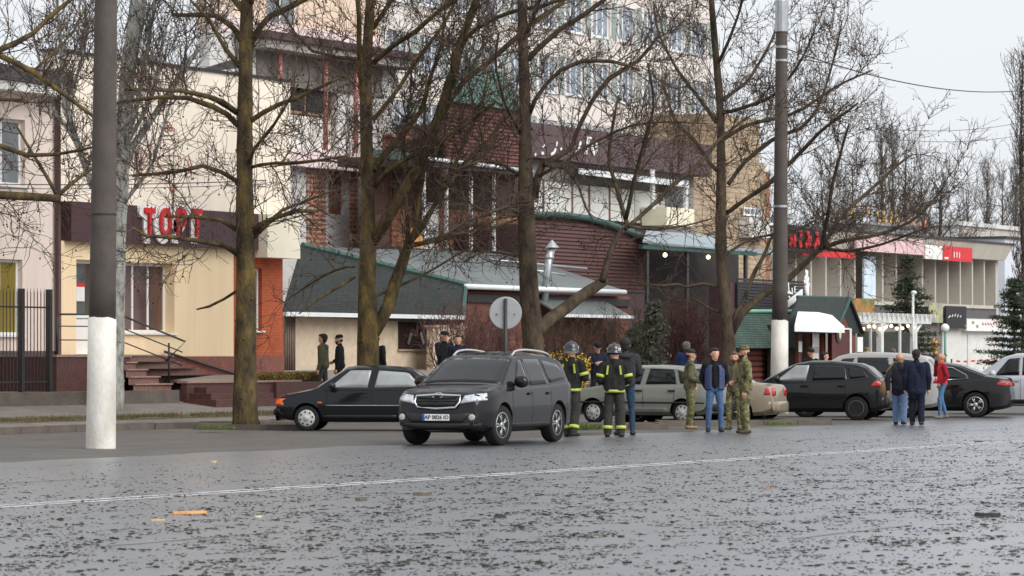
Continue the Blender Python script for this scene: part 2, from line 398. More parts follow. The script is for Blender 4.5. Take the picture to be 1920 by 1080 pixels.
# ---- A: pinkish building on the left ----
VA = 50.0
uA1 = pv(104, 600, VA).x
A = thing('pinkish_house', (62, VA, .78), 'pinkish rendered two storey house behind the black iron fence', 'building')
hA = [RV(-60, 220, 47, 345, VA), RV(-60, 485, 42, 628, VA)]
zA = pv(60, 178, VA).z
holed(MB(), 50, uA1, 1.75, zA, hA, VA, .35).build('wall', M_PINKISH, A)
bx(A, 'plinth', M_GREYP, 50, uA1-.02, VA-.03, VA+.35, .5, 1.748)
bx(A, 'back_wall', M_PINKISH, 50, uA1, VA+8, VA+8.2, .6, zA)
bx(A, 'floor_slab', M_DKMET, 50.1, uA1-.1, VA+.4, VA+7.9, 4.2, 4.4)
window(A, *hA[0], VA, M_WHITE, M_GLASSG, 3, .14, .07, M_WHITE)
window(A, *hA[1], VA, M_WHITE, M_OLIVE, 3, .14, .07, M_WHITE)
MB().hexa([(49, VA-.5, zA), (uA1+.05, VA-.5, zA), (uA1+.05, VA+9, zA), (49, VA+9, zA), (49, VA-.5, zA+.22), (uA1+.05, VA-.5, zA+.22), (uA1+.05, VA+9, zA+.6), (49, VA+9, zA+.6)]).build('eave', M_WHITE, A)
MB().hexa([(48.9, VA-.56, zA+.23), (uA1+.1, VA-.56, zA+.23), (uA1+.1, VA+9, zA+.62), (48.9, VA+9, zA+.62), (48.9, VA-.4, zA+.62), (uA1+.1, VA-.4, zA+.62), (uA1+.1, VA+9, zA+1.6), (48.9, VA+9, zA+1.6)]).build('roof', M_DKROOF, A)
M_PIPE = mat('brown_drainpipe', C(70, 46, 42), .5, .15, 5)
p = pv(102, 690, VA); q = pv(104, 190, VA)
MB().tube([(p.x+.02, VA-.32, p.z-.02), (p.x, VA-.12, p.z+.12), (p.x, VA-.1, q.z), (p.x, VA-.45, q.z+.35)], .075, 10).build('drainpipe', M_PIPE, A, True)
# ---- B: the cake shop ----
VB = 50.0
uB0, uB1, uB2 = uA1+.02, pv(438, 600, VB).x, pv(533, 600, VB).x
zB = 9.15
B = thing('cake_shop', (74, VB, 1.0), 'cream cake shop with brown sign band and red granite stairs', 'shop')
zb0, zb1 = 4.48, 5.46
hB = [RV(154, 487, 168, 662, VB), RV(234, 493, 327, 624, VB)]
hB[0] = (hB[0][0]-.25, hB[0][1]+.45, 1.66, hB[0][3])
holed(MB(), uB0, uB1, 1.62, zb0, hB, VB, .42).build('wall', M_CREAM2, B)
bx(B, 'upper_wall', M_CREAM, uB0, uB1+2.9, VB+.003, VB+.4, zb1, zB)
bx(B, 'side_wall', M_CREAM, uB1+2.5, uB1+2.9, VB+.41, VB+9, 4.6, zB)
bx(B, 'parapet_cap', M_DKMET, uB0-.05, uB1+2.95, VB-.06, VB+.46, zB+.002, zB+.07)
bx(B, 'interior_back', mat('shop_interior', C(120, 84, 66), .9, .3, 1.5), uB0+.1, uB2-.2, VB+3.2, VB+3.3, 1.2, zb0)
bx(B, 'interior_floor', M_GRANT, uB0+.1, uB2-.2, VB+.45, VB+3.2, 1.55, 1.64)
bx(B, 'plinth', M_PLINTH, uB0+3.6, uB1-.002, VB-.06, VB+.4, .9, 1.618)
uL0 = pv(120, 400, VB).x
bx(B, 'sign_band', M_BROWN, uL0, uB1+.9, VB-.22, VB+.35, zb0, zb1)
for x in (250, 300, 350, 400): 
    u = pv(x, 400, VB-.22).x; bx(B, 'panel_joint', M_DKMET, u-.012, u+.012, VB-.226, VB-.219, zb0+.02, zb1-.02)
window(B, *hB[1], VB, M_WHITE, M_GLASSR, 3, .30, .075, M_WHITE)
d0 = hB[0]
dr = window(B, d0[0], d0[1], 1.67, d0[3], VB, M_WHITE, M_GLASSD, 1, .2, .09, trans=.95); dr.name = 'door'
bx(dr, 'door_panel', M_WHITE, d0[0]+.08, d0[1]-.08, VB+.21, VB+.25, 1.75, 2.55).location = (0, 0, 0)
MB().box(d0[0]+.25, d0[0]+.6, VB+.17, VB+.185, 3.0, 3.45).build('opening_hours_sign', M_WSIGN, dr)
MB().box(d0[0]+.25, d0[0]+.6, VB+.165, VB+.17, 3.36, 3.45).build('red_band', M_RED, dr)
# brick end and the cream fascia box over it
M_BRICKO = brick_mat('orange_facing_brick', C(196, 98, 60), C(180, 86, 52), C(150, 84, 58), 2.05, .52, .16, msize=.012)
uw0, uw1 = pv(470, 560, VB).x, pv(494, 560, VB).x
wz0, wz1 = pv(485, 620, VB).z, pv(485, 503, VB).z
holed(MB(), uB1+.003, uB2, 1.2+.45, zb0+.06, [(uw0, uw1, wz0, wz1)], VB+.05, .4).build('brick_wall', M_BRICKO, B)
MB().box(uB2-.4, uB2-.003, VB+.46, VB+6, 1.2, 4.5).build('brick_side_wall', M_BRICKO, B)
bx(B, 'plinth', M_PLINTH, uB1+.003, uB2+.02, VB+.02, VB+.4, .9, 1.648)
window(B, uw0, uw1, wz0, wz1, VB+.05, M_WHITE, M_GLASSG, 1, .12, .07, M_WHITE)
f0, f1, f2, f3 = RV(470, 402, 563, 483, VB-.5)
bx(B, 'fascia_box', mat('cream_metal_fascia', C(238, 230, 208), .5, .04, 2), uB1+.91, f1, VB-.5, VB+2.0, f2, f3)
# the shop's sign: red letters with a white outline
uS = (pv(248, 430, VB).x+pv(364, 430, VB).x)/2; zS = (pv(305, 392, VB).z+pv(305, 449, VB).z)/2
wS = pv(364, 430, VB).x-pv(248, 430, VB).x
for i, ch in enumerate('ТОРТ'):
    u = uS+wS*(i-1.5)*.255; z = zS-.02+.02*(i-1.5)
    b0 = text_on(ch, 1.02, (u-.10, VB-.26, z-.045), (1, 0, 0), B, 'letter_backing', M_WSIGN, .03, .13, sx=.84)
    text_on(ch, .93, (u-.04, VB-.34, z), (1, 0, 0), B, 'sign_letter', M_RED, .03, .028, sx=.80)
# painted wall logo: a three-tier cake in line drawing with script
M_MAR = mat('maroon_paint', C(160, 98, 90), .9, .25, 9)
lg = MB()
def wall_curve(pts, r=.011, v=VB-.004):
    P = [pv(x, y, v) for x, y in pts]
    lg.tube([(p.x, v, p.z) for p in P], r, 5)
def ell(cx, cy, rx, ry, a0, a1, n=14, r=.011): wall_curve([(cx+rx*math.cos(math.radians(a0+(a1-a0)*i/n)), cy+ry*math.sin(math.radians(a0+(a1-a0)*i/n))) for i in range(n+1)], r)
for cx, cy, rx, h in ((317, 250, 11, 14), (315, 275, 15, 18), (318, 306, 22, 20)):
    ell(cx, cy, rx, 4.5, 0, 200); ell(cx, cy-h*.55, rx*.95, 4, 150, 400); wall_curve([(cx-rx, cy), (cx-rx*.95, cy-h*.55)]); wall_curve([(cx+rx, cy), (cx+rx*.95, cy-h*.55)])
for dx, dy in ((-3, -8), (3, -9), (0, -14), (-4, -2), (4, -3)): ell(316+dx, 246+dy, 3, 3.2, 0, 360, 8, .016)
for pts in ([(240, 290), (246, 310), (252, 318), (258, 300), (262, 276), (256, 282), (252, 300), (256, 316), (266, 300), (276, 274), (290, 268), (296, 276)],
            [(262, 318), (272, 296), (283, 282), (282, 300), (268, 320), (262, 312)], [(240, 330), (262, 324), (300, 330), (350, 318), (372, 328)],
            [(350, 300), (356, 318), (346, 334), (358, 330), (360, 312), (353, 290)], [(318, 356), (326, 344), (332, 350), (324, 362), (322, 350)]):
    wall_curve(pts, .016)
lg.build('wall_logo', M_MAR, B)
strokes(B, 'script_mark', M_MAR, [[(x+(i % 3), 336+.055*(x-250)), (x+1.5, 340+.055*(x-250)), (x+4, 335.5+.055*(x-250)), (x+5, 340+.055*(x-250))] for i, x in enumerate(range(254, 318, 7))], VB-.004, 1.0)
strokes(B, 'script_mark', M_MAR, [[(x, 322), (x+5, 312+(i % 2)*3), (x+4, 323), (x+8, 320)] for i, x in enumerate(range(276, 336, 9))], VB-.006, 1.6)
# stairs, platform and railings of the shop
st = thing('granite_stairs', (73, 48.5, .5), 'dark red granite stairs with wide treads and bent steel railing', 'stairs')
uP0 = pv(106, 700, 48.1).x; uP1 = uP0+3.1
bx(st, 'platform', M_GRAN, uP0, uP1, 48.1, VB-.07, .4, 1.6); bx(st, 'platform_top', M_GRANT, uP0-.04, uP1+.02, 48.06, VB-.065, 1.602, 1.66)
M_GRANR = mat('pinkish_granite_riser', C(124, 92, 84), .6, .25, 12)
MB().prism([(uP1-.02, 48.1), (75.0, VB-.09), (uP1-.02, VB-.09)], .5, 1.625).build('landing', M_GRANR, st); MB().prism([(uP1+.03, 48.08), (75.05, VB-.085), (uP1+.03, VB-.085)], 1.627, 1.66).build('landing_top', M_GRANT, st)
for i, (pl_, vl, pr_) in enumerate(((233, 47.95, 335), (236, 47.65, 371), (241, 47.3, 401), (250, 46.95, 430))):
    z = 1.66-.175*(i+1); ul = pv(pl_, 680, vl).x; ur = pv(pr_, 690, VB-.1).x; wl = uP1+.05+.02*i
    MB().prism([(ul, vl), (ur, VB-.10-.004*i), (wl, VB-.10-.004*i), (wl, vl+.02)], .5, z-.035).build('step', M_GRANR, st); MB().prism([(ul+.02, vl-.04), (ur+.06, VB-.095-.004*i), (wl, VB-.095-.004*i), (wl, vl-.04)], z-.033, z).build('tread', M_GRANT, st)
zt = .95
bx(st, 'terrace_wall', M_GRAN, uP1+.15, uP1+5.4, 46.55, 46.72, .3, zt+.01); bx(st, 'terrace_coping', M_GRANT, uP1+.1, uP1+5.45, 46.5, 46.8, zt+.012, zt+.06)
for i in range(3): bx(st, 'lower_step', M_GRAN, uP1+.5-.25*i, uP1+2.9+.2*i, 46.5-.3*(i+1), 46.545, .3, .86-.15*i)
rl = MB()
def rail(pts, r=.028): rl.tube(pts, r, 6)
a0 = (uP0+.15, 48.2, 1.66); a1 = (uP1-.35, 48.2, 1.66); a2 = (uP1+.35, 47.2, .95); a3 = (uP1+.65, 46.9, .96)
rail([a0, (a0[0], a0[1], 2.62)]); rail([a1, (a1[0], a1[1], 2.65)]); rail([a2, (a2[0], a2[1], 1.95)])
rail([(a0[0], 48.2, 2.62), (a1[0], 48.2, 2.65), (a2[0]+.35, 46.95, 1.98), (a2[0]-.2, 47.15, 1.5)])
for dz in (.35, .68): rail([(a0[0], 48.2, 1.66+dz), (a1[0], 48.2, 1.66+dz), (a2[0]+.3, 47.0, 1.04+dz)], .016)
MB().tube([(75.0, VB-.13, 1.74), (78.5, VB-.13, 1.12)], .035, 6).build('ramp_rail', M_DKMET, st, True)
rl.build('railing', M_DKMET, st, True)
# iron fence left of the shop
fe = thing('iron_fence', (64, 48, .78), 'black iron bar fence with square posts beside the drainpipe', 'fence')
for px in (40, 92, -20):
    u = pv(px, 600, 48).x; bx(fe, 'post', M_DKMET, u-.06, u+.06, 47.94, 48.06, .78, 3.2)
for z in (1.0, 2.75): bx(fe, 'rail', M_DKMET, 50, pv(92, 600, 48).x-.07, 47.985, 48.015, z, z+.04)
bar = MB().tube([(0, 0, 0), (0, 0, 2.3), (0, 0, 2.42)], [.013, .013, .003], 6).mesh('bar', M_DKMET)
ub = pv(92, 600, 48).x
for i in range(1, 34):
    u = ub-.06-i*.135
    if min(abs(u-pv(px, 600, 48).x) for px in (40, -20)) > .09:
        o = link('bar', bar, fe, True); o.location = Vector((u, 48.0, .80))-fe.location
# ---- C: unfinished building behind ----
VC = 62.0
M_PANEL = mat('pale_block_wall', C(206, 204, 202), .85, .12, .8, .2, 10)
M_PINK = mat('pink_band', C(226, 206, 206), .85, .06, 1)
M_PEACH = mat('peach_wall', C(220, 196, 176), .9, .1, .8)
M_BRICKR = brick_mat('rough_red_brick', C(172, 96, 66), C(128, 66, 46), C(176, 160, 146), 1.0, .5, .16, msize=.03)
M_GREYC = mat('grey_cornice', C(150, 142, 138), .8, .15, 1.5)
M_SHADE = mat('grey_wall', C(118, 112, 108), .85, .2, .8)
Cb = thing('unfinished_building', (96, VC, 1.3), 'half finished pale building with pink band behind the cake shop', 'building')
u0, u1 = pv(474, 300, VC).x, pv(742, 300, VC).x
r1 = RV(474, 105, 742, 280, VC); r0 = RV(474, 315, 742, 470, VC)
zp0, zp1 = pv(570, 315, VC).z, pv(570, 281, VC).z; zc0, zc1 = pv(570, 106, VC).z, pv(570, 76, VC).z
hC = [RV(616, 318, 644, 402, VC), RV(500, 362, 524, 425, VC)]
holed(MB(), u0, u1, 1.0, zp0, hC, VC, .4).build('lower_wall', M_PANEL, Cb)
window(Cb, *hC[0], VC, mat('brown_window_frame', C(136, 76, 48), .6, .2, 5), M_GLASSG, 2, .1, .14)
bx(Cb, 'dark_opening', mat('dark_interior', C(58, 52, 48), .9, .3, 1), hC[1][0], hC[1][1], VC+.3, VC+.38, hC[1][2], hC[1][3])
for xa, xb in ((574, 607), (655, 667), (484, 494)): 
    a = RV(xa, 316, xb, 480, VC); bx(Cb, 'brick_pier', M_BRICKR, a[0], a[1], VC-.08, VC+.1, 1.2, zp0-.01)
bx(Cb, 'pink_band', M_PINK, u0-.1, pv(668, 300, VC).x, VC-.5, VC+.3, zp0, zp1)
bx(Cb, 'band_right', M_PANEL, pv(668, 300, VC).x+.01, u1, VC-.1, VC+.3, zp0, zp1)
hw = RV(530, 150, 633, 279, VC); hw = (hw[0], hw[1], zp1+.02, hw[3])
hw2 = RV(508, 112, 525, 279, VC)
holed(MB(), u0, u1, zp1, zc0, [hw], VC, .4).build('upper_wall', M_PANEL, Cb)
wz = pv(580, 212, VC).z
w = window(Cb, hw[0], hw[1], hw[2], hw[3], VC, mat('weathered_wood', C(146, 120, 94), .8, .2, 4), M_GLASSD, 2, .22, .1, trans=wz-hw[2])
MB().box(hw[0]+.12, hw[1]-.12, VC+.2, VC+.215, hw[2]+.05, wz-.1).build('white_film', mat('white_film', C(214, 212, 204), .6, .15, .7), w)
bx(Cb, 'recess_shade_band', M_SHADE, u0+.2, u1-1, VC-.03, VC-.001, zc0-1.1, zc0-.002)  # darker sheet under the cornice paints the shade of the recess
for x in (508, 594, 651): 
    u = pv(x, 200, VC).x; MB().tube([(u, VC-.35, zp1), (u, VC-.35, zc0)], .09, 8).build('red_pipe_column', mat('faded_red_paint', C(172, 110, 104), .7, .3, 3), Cb, True)
bx(Cb, 'cornice', M_GREYC, u0-.4, u1+.3, VC-.8, VC+.4, zc0, zc0+(zc1-zc0)*.55)
bx(Cb, 'brown_flashing', M_BROWN, u0-.5, u1+.4, VC-.95, VC+.4, zc0+(zc1-zc0)*.56, zc1)
hw3 = RV(500, -20, 560, 58, VC+.6)
uT0 = pv(416, 60, VC).x
holed(MB(), uT0, u1, zc1, zc1+5.5, [hw3], VC+.6, .4).build('top_wall', M_PEACH, Cb)
window(Cb, *hw3, VC+.6, M_WHITE, M_GLASSG, 2, .12, .08, M_WHITE)
bx(Cb, 'left_wall', M_PANEL, uT0+.02, u0, VC+.5, VC+.9, 1, zc1-.01)
bx(Cb, 'sill_band', M_PINK, uT0, u1, VC+.5, VC+.598, zc1, zc1+.55)
MB().hexa([tuple(pv(x, y, v)) for x, y, v in ((365, 138, 56), (446, 128, 56), (446, 128, 61.5), (365, 138, 61.5), (365, 133, 56), (446, 108, 56), (446, 108, 61.5), (365, 133, 61.5))]).build('lean_to_roof', M_DKROOF, Cb)
skew(Cb, 'core', M_PANEL, u0+.1, u1-.1, VC+1.05, VC+9, 1, zc1+5.2, 1.56)
# ---- D: restaurant complex ----
VD = 52.0
D = thing('low_restaurant', (92, VD, 1.2), 'low cream restaurant with dark green shingle roof', 'restaurant')
M_RCREAM = mat('rough_cream_render', C(212, 194, 170), .95, .14, 3, .6, 40)
M_SHING = brick_mat('green_bitumen_shingles', C(40, 46, 43), C(54, 61, 57), C(30, 35, 33), 2.0, .7, .22, .95, .05, rot=(math.radians(-36), 0, 0))
M_GTRIM = mat('green_trim', C(48, 80, 75), .6, .12, 3)
M_WTRIM = mat('white_gutter', C(222, 226, 228), .45, .06, 3)
M_ZINC = mat('grey_metal_roof', C(96, 101, 101), .5, .14, .7, stretch=(1, .3, 1))
uD0, uD1 = pv(536, 640, VD).x, pv(868, 640, VD).x
ze = pv(690, 590, VD-.5).z
wh = RV(746, 597, 813, 655, VD)
holed(MB(), uD0, uD1, 1.0, ze, [wh], VD, .35).build('wall', M_RCREAM, D)
M_SHUT = mat('dark_brown_shutter', C(58, 36, 32), .6, .25, 4)
wD = window(D, *wh, VD, M_SHUT, M_SHUT, 2, .12, .05, mat('stone_sill', C(168, 148, 130), .8, .1, 4))
for i in range(12):
    z = wh[2]+.06+(wh[3]-wh[2]-.12)*i/12; MB().box(wh[0]+.06, wh[1]-.06, VD+.10, VD+.125, z, z+.055).build('slat', M_SHUT, wD)
for x, a in ((769, .5), (792, -.5)):
    c = pv(x, 634, VD+.05); b = MB().box(-.06, .06, -.01, .01, -.2, .2); b.xform(Matrix.Translation((c.x, VD+.06, c.z)) @ Matrix.Rotation(a, 4, 'Y')); b.build('shutter_plate', M_STEEL, wD)
a = RV(812, 614, 872, 700, VD-.9)
bx(D, 'porch_wall', M_RCREAM, a[0], a[1], VD-.9, VD-.68, 1.0, a[3]); bx(D, 'porch_cap', mat('stone_cap', C(176, 156, 144), .8, .1, 4), a[0]-.06, a[1]+.06, VD-.96, VD-.62, a[3]+.002, a[3]+.06)
pp = MB()
for i in range(5): u = pv(537+i*4.2, 640, VD-.15).x; pp.tube([(u, VD-.12, 1.2), (u, VD-.12, ze-.1)], .035, 6)
pp.build('pipes', mat('grey_brown_pipe', C(120, 104, 92), .6, .2, 5), D, True)
# roof: front slope of shingles, hip line falling to the right, zinc slope behind
e0 = pv(530, 583, VD-.5); e1 = pv(866, 603, VD-.5); h0 = pv(566, 462, VD+3.2); h1 = pv(872, 536, VD+.9)
MB().slab([e0, e1, h1, h0], .12).build('shingle_roof', M_SHING, D)
bx(D, 'gutter', M_WTRIM, e0.x, e1.x, VD-.62, VD-.5, ze-.09, ze+.03)
MB().tube([h0+Vector((0, -.02, .03)), h1+Vector((0, -.02, .03))], .11, 6).build('hip_trim', M_GTRIM, D)
MB().tube([h1+Vector((0, -.02, 0)), e1+Vector((0, -.02, .03))], .07, 6).build('corner_trim', M_GTRIM, D)
k0 = pv(560, 458, VD+3.3); k1 = pv(958, 472, VD+7); k2 = pv(1168, 541, VD+1.2); k3 = h1+Vector((0, .05, 0))
MB().slab([h0+Vector((0, .08, 0)), k3, pv(1172, 545, VD+.9), pv(960, 474, VD+6.5)], .12).build('metal_roof', M_ZINC, D)
g0, g1 = pv(872, 537, VD+.8), pv(1172, 548, VD+.8)
MB().tube([g0, g1], .085, 8).build('gutter', M_WTRIM, D, True)
for ya, yb, xa, xb in ((487, 505, 918, 1100), (500, 516, 960, 1060)):
    MB().tube([pv(xa, ya, VD+4), pv(xb, (ya+yb)/2+8, VD+2.6)], .05, 6).build('roof_batten', M_STEEL, D, True)
a = RV(870, 548, 1180, 700, VD+1.2)
M_BRICKW = brick_mat('brown_brick_wall', C(126, 74, 58), C(100, 56, 46), C(92, 74, 64), 1.0, .8, .18, msize=.03)
bx(D, 'brick_wall', M_BRICKW, a[0], a[1], VD+1.2, VD+1.6, 1.0, a[3]-.05)
bx(D, 'frieze', M_DKMET, a[0]+.1, a[1]-.1, VD+1.12, VD+1.19, pv(1000, 570, VD+1.2).z, pv(1000, 556, VD+1.2).z)
b = RV(1050, 586, 1180, 592, VD+.2); MB().slab([(b[0], VD+.1, b[2]), (b[1], VD+.1, b[2]), (b[1], VD+1.15, b[2]+.55), (b[0], VD+1.15, b[2]+.55)], .06).build('porch_roof', M_ZINC, D); bx(D, 'porch_gutter', M_WTRIM, b[0], b[1], VD+.02, VD+.1, b[2]-.07, b[2]+.03)
# stove pipe on the roof
sp = thing('stove_pipe', pv(1022, 548, VD+1.0), 'galvanised stove pipe with a conical cap on the metal roof', 'chimney')
c0, c1, c2 = pv(1020, 552, VD+1.0), pv(1030, 480, VD+1.0), pv(1035, 466, VD+1.0)
MB().tube([c0-Vector((0, 0, .3)), c1, c2], .13, 10).build('pipe', M_STEEL, sp, True)
MB().tube([c1-Vector((.01, 0, .12)), c1+Vector((.0, 0, .02))], .16, 10).build('collar', M_STEEL, sp, True)
MB().lathe([(.24, 0), (.02, .26)], 12, tuple(c2+Vector((0, 0, .03)))).build('cap', M_STEEL, sp)
# veranda block with white posts and brick back wall, red boarded attic with green mansard roof
VV = 58.0
V = thing('boarded_veranda', (105, VV, 1.3), 'two storey veranda with white posts under a red boarded attic', 'building')
a = RV(735, 318, 985, 480, VV+2.2)
M_BRICKT = brick_mat('tan_brick', C(168, 112, 84), C(140, 88, 66), C(120, 92, 76), 1.0, .6, .2, msize=.03)
bx(V, 'brick_wall', M_BRICKT, a[0], a[1], VV+2.2, VV+2.6, 1.2, a[3]+1)
bx(V, 'recess_shade_sheet', mat('veranda_recess_shade', C(70, 54, 50), .85, .2, 2), a[0], a[1], VV+2.1, VV+2.19, pv(860, 392, VV+2.1).z, a[3]+.9)  # shade of the veranda recess, painted as a dark sheet under the eave
M_POST = mat('white_post', C(206, 206, 206), .6, .15, 4)
for x in (795, 837, 883, 926):
    u = pv(x, 400, VV).x; bx(V, 'post', M_POST, u-.05, u+.05, VV-.05, VV+.05, pv(x, 476, VV).z, pv(x, 312, VV).z)
a = RV(790, 306, 990, 318, VV-.3)
MB().hexa([(a[0], VV-.4, a[2]-.05), (a[1], VV-.4, a[2]-.05), (a[1], VV+3, a[2]), (a[0], VV+3, a[2]), (a[0], VV-.4, a[3]), (a[1], VV-.4, a[3]), (a[1], VV+3, a[3]+.1), (a[0], VV+3, a[3]+.1)]).build('eave', mat('dark_soffit', C(74, 60, 56), .8, .1, 2), V)
MB().tube([(a[0], VV-.46, a[3]-.02), (a[1], VV-.46, a[3]-.1)], .07, 8).build('gutter', M_WTRIM, V, True)
pbox(V, 'plywood_sheet', mat('plywood', C(206, 140, 80), .8, .2, 2), 772, 428, 792, 470, VV+1.0, .05); pbox(V, 'pale_panel', M_PANEL, 797, 380, 822, 470, VV+1.6, .05)
pbox(V, 'green_fascia', mat('dark_green_fascia', C(58, 72, 70), .7, .1, 2), 690, 284, 800, 300, VV+.3, .3); pbox(V, 'brown_side_wall', mat('brown_render', C(104, 74, 64), .9, .2, 1), 690, 300, 795, 470, VV+2.3, .2)
pbox(V, 'base_beam', M_DKMET, 740, 470, 985, 482, VV-.1, 2.2)
M_REDB = mat('red_boards', C(104, 52, 50), .75, .22, 2.2, col2=C(92, 66, 58), stretch=(.3, 1, 3))
a = RV(836, 200, 978, 306, VV+.6)
nb = 15
for i in range(nb):
    z = a[2]+(a[3]-a[2])*i/nb; MB().hexa([(a[0], VV+.55, z), (a[1], VV+.55, z), (a[1], VV+.66, z), (a[0], VV+.66, z), (a[0], VV+.61, z+(a[3]-a[2])/nb+.01), (a[1], VV+.61, z+(a[3]-a[2])/nb+.01), (a[1], VV+.66, z+(a[3]-a[2])/nb+.01), (a[0], VV+.66, z+(a[3]-a[2])/nb+.01)]).build('board', M_REDB, V)
skew(V, 'attic_core', M_BROWN, a[0]+.01, a[1]-.01, VV+.68, VV+4, a[2]-.3, a[3]-.02, 1.65)
zr = a[3]; um = (a[0]+a[1])/2; hu = (a[1]-a[0])/2
um -= .6; kk = lambda du, dv, z: (um+du+dv*1.6, VV+dv, zr+z)
MB().add([kk(-hu-.2, .4, 0), kk(hu+.0, .4, 0), kk(hu, 4, 0), kk(-hu-.2, 4, 0), kk(-hu*.72, .8, 1.15), kk(hu*.55, .8, 1.15), kk(hu*.55, 3.2, 1.15), kk(-hu*.72, 3.2, 1.15), kk(-hu*.4, 1.6, 1.6), kk(hu*.2, 1.6, 1.6)],
    [(0, 3, 2, 1), (0, 1, 5, 4), (1, 2, 6, 5), (2, 3, 7, 6), (3, 0, 4, 7), (4, 5, 9, 8), (5, 6, 9), (6, 7, 8, 9), (7, 4, 8)]).build('mansard_roof', mat('green_roof_tiles', C(78, 112, 104), .6, .4, 4, .4, 12), V)
# brown clapboard block with green trim
K = thing('clapboard_block', (118, 58, 1.3), 'dark red clapboard block with green edge trim behind the metal roof', 'building')
M_CLAP = mat('brown_clapboard', C(84, 56, 53), .7, .14, 2.5, stretch=(.3, 1, 3))
VK = 57.0
a = RV(996, 412, 1215, 545, VK); nb = 19; dz = (a[3]-a[2])/nb
bx(K, 'core', M_BROWN, a[0]+.02, a[1]-.02, VK+.08, VK+3, .3, a[3]-.3)
for i in range(nb):
    z = a[2]+dz*i; uu = a[1]-max(0, (i-nb+6))*.75
    MB().hexa([(a[0], VK-.02, z), (uu, VK-.02, z), (uu, VK+.07, z), (a[0], VK+.07, z), (a[0], VK+.04, z+dz+.01), (uu, VK+.04, z+dz+.01), (uu, VK+.07, z+dz+.01), (a[0], VK+.07, z+dz+.01)]).build('board', M_CLAP, K)
t = [pv(x, y, VK-.1) for x, y in ((996, 402), (1060, 404), (1100, 409), (1140, 420), (1215, 448))]
MB().tube(t, .13, 6).build('edge_trim', M_GTRIM, K, True)
# ---- sign building (brown fascia with white letters) ----
VS = 66.0
Sg = thing('sign_building', (125, VS, 1.4), 'long building with dark plum fascia and white sign letters', 'building')
M_PLUM = mat('plum_fascia', C(86, 68, 70), .7, .12, 1.5)
a = RV(985, 250, 1335, 312, VS-.6)
bx(Sg, 'fascia', M_PLUM, a[0], a[1], VS-.6, VS+8, a[2], a[3])
b = RV(985, 312, 1300, 425, VS)
bx(Sg, 'wall', mat('grey_upper_wall', C(126, 122, 120), .85, .15, 1), b[0], b[1], VS, VS+.4, .3, a[2]-.01)
cz0, cz1 = pv(1120, 412, VS-.3).z, pv(1120, 350, VS-.3).z
M_WPAN = mat('white_wall_panel', C(208, 208, 204), .7, .1, 1.5)
ups = [pv(x, 380, VS-.3).x for x in (995, 1018, 1072, 1104, 1142, 1190, 1250)]
for p_, q_ in zip(ups[:-1], ups[1:]): bx(Sg, 'wall_panel', M_WPAN, p_+.04, q_-.04, VS-.3, VS-.2, cz0, cz1)
for p_ in ups[1:5]: bx(Sg, 'panel_post', mat('brown_post', C(128, 96, 84), .7, .2, 3), p_-.035, p_+.035, VS-.36, VS-.25, cz0, cz1+.1)
MB().hexa([tuple(pv(x, y, v)) for x, y, v in ((1085, 326, VS-1.4), (1292, 352, VS-1.4), (1292, 350, VS-.1), (1085, 324, VS-.1), (1085, 319, VS-1.4), (1292, 345, VS-1.4), (1292, 340, VS-.1), (1085, 314, VS-.1))]).build('canopy', M_WTRIM, Sg)
pbox(Sg, 'dark_window', M_GLASSD, 1248, 350, 1286, 388, VS-.33, .05)
for x in (1226, 1288): pbox(Sg, 'white_post', M_POST, x-2.5, 318 if x < 1260 else 338, x+2.5, 392, VS-1.2, .12)
pbox(Sg, 'balcony_box', mat('cream_balcony', C(226, 220, 196), .7, .08, 2), 1250, 390, 1302, 424, VS-1.6, 1.2)
for ln, w in (([(1003, 292), (1005, 288)], 3), ([(1015, 287), (1019, 288)], 5), ([(1017, 276), (1022, 272)], 3), ([(1033, 290), (1039, 286), (1042, 279)], 4.5), ([(1043, 274), (1045, 266)], 4), ([(1051, 282), (1053, 278)], 4), ([(1065, 287), (1066, 280)], 6), ([(1070, 265), (1073, 267), (1078, 258)], 3.5), ([(1079, 288), (1086, 277), (1089, 266)], 5), ([(1098, 290), (1101, 272), (1103, 262)], 7.5), ([(1109, 268), (1111, 280), (1114, 288), (1118, 281), (1118, 264)], 6.5), ([(1101, 258), (1109, 259)], 3)):
    strokes(Sg, 'sign_mark', M_WSIGN, [ln], VS-.66, w*1.35)
# blue-grey awning with bulbs in front
aw = thing('awning_terrace', (128, 55, 1.2), 'pale blue metal awning with a green beam over a dark terrace', 'awning')
VW = 55.0
q = [pv(1212, 432, VW+2.4), pv(1350, 442, VW+2.4), pv(1352, 466, VW), pv(1205, 452, VW)]
M_BLUEM = mat('pale_blue_metal', C(140, 152, 158), .45, .12, 1, stretch=(3, .3, 1))
MB().slab([q[3], q[2], q[1], q[0]], .06).build('awning_sheet', M_BLUEM, aw)
a = RV(1205, 463, 1420, 473, VW+.1); MB().box(a[0], a[1], VW+.1, VW+.25, a[2], a[3]-.05).build('beam', M_GTRIM, aw)
pbox(aw, 'back_wall', mat('shaded_terrace_inside', C(48, 42, 42), .9, .3, 1.5), 1200, 470, 1385, 700, VW+3, .2)  # dark sheet: shade of the terrace interior put into its colour
pbox(aw, 'roof_strip', M_BLUEM, 1350, 466, 1450, 474, VW+.3, 1.5)
for x in (1215, 1290, 1400): pbox(aw, 'post', M_DKMET, x-2, 470, x+2, 640, VW+.3, .1)
M_BULB = mat('warm_bulb', (1, .78, .42, 1), .5, 0, emit=2.2)
for x, y in ((1247, 478), (1328, 482)): c = pv(x, y, VW+.15); MB().ball(c, .085, 8, 6).build('bulb', M_BULB, aw, True)
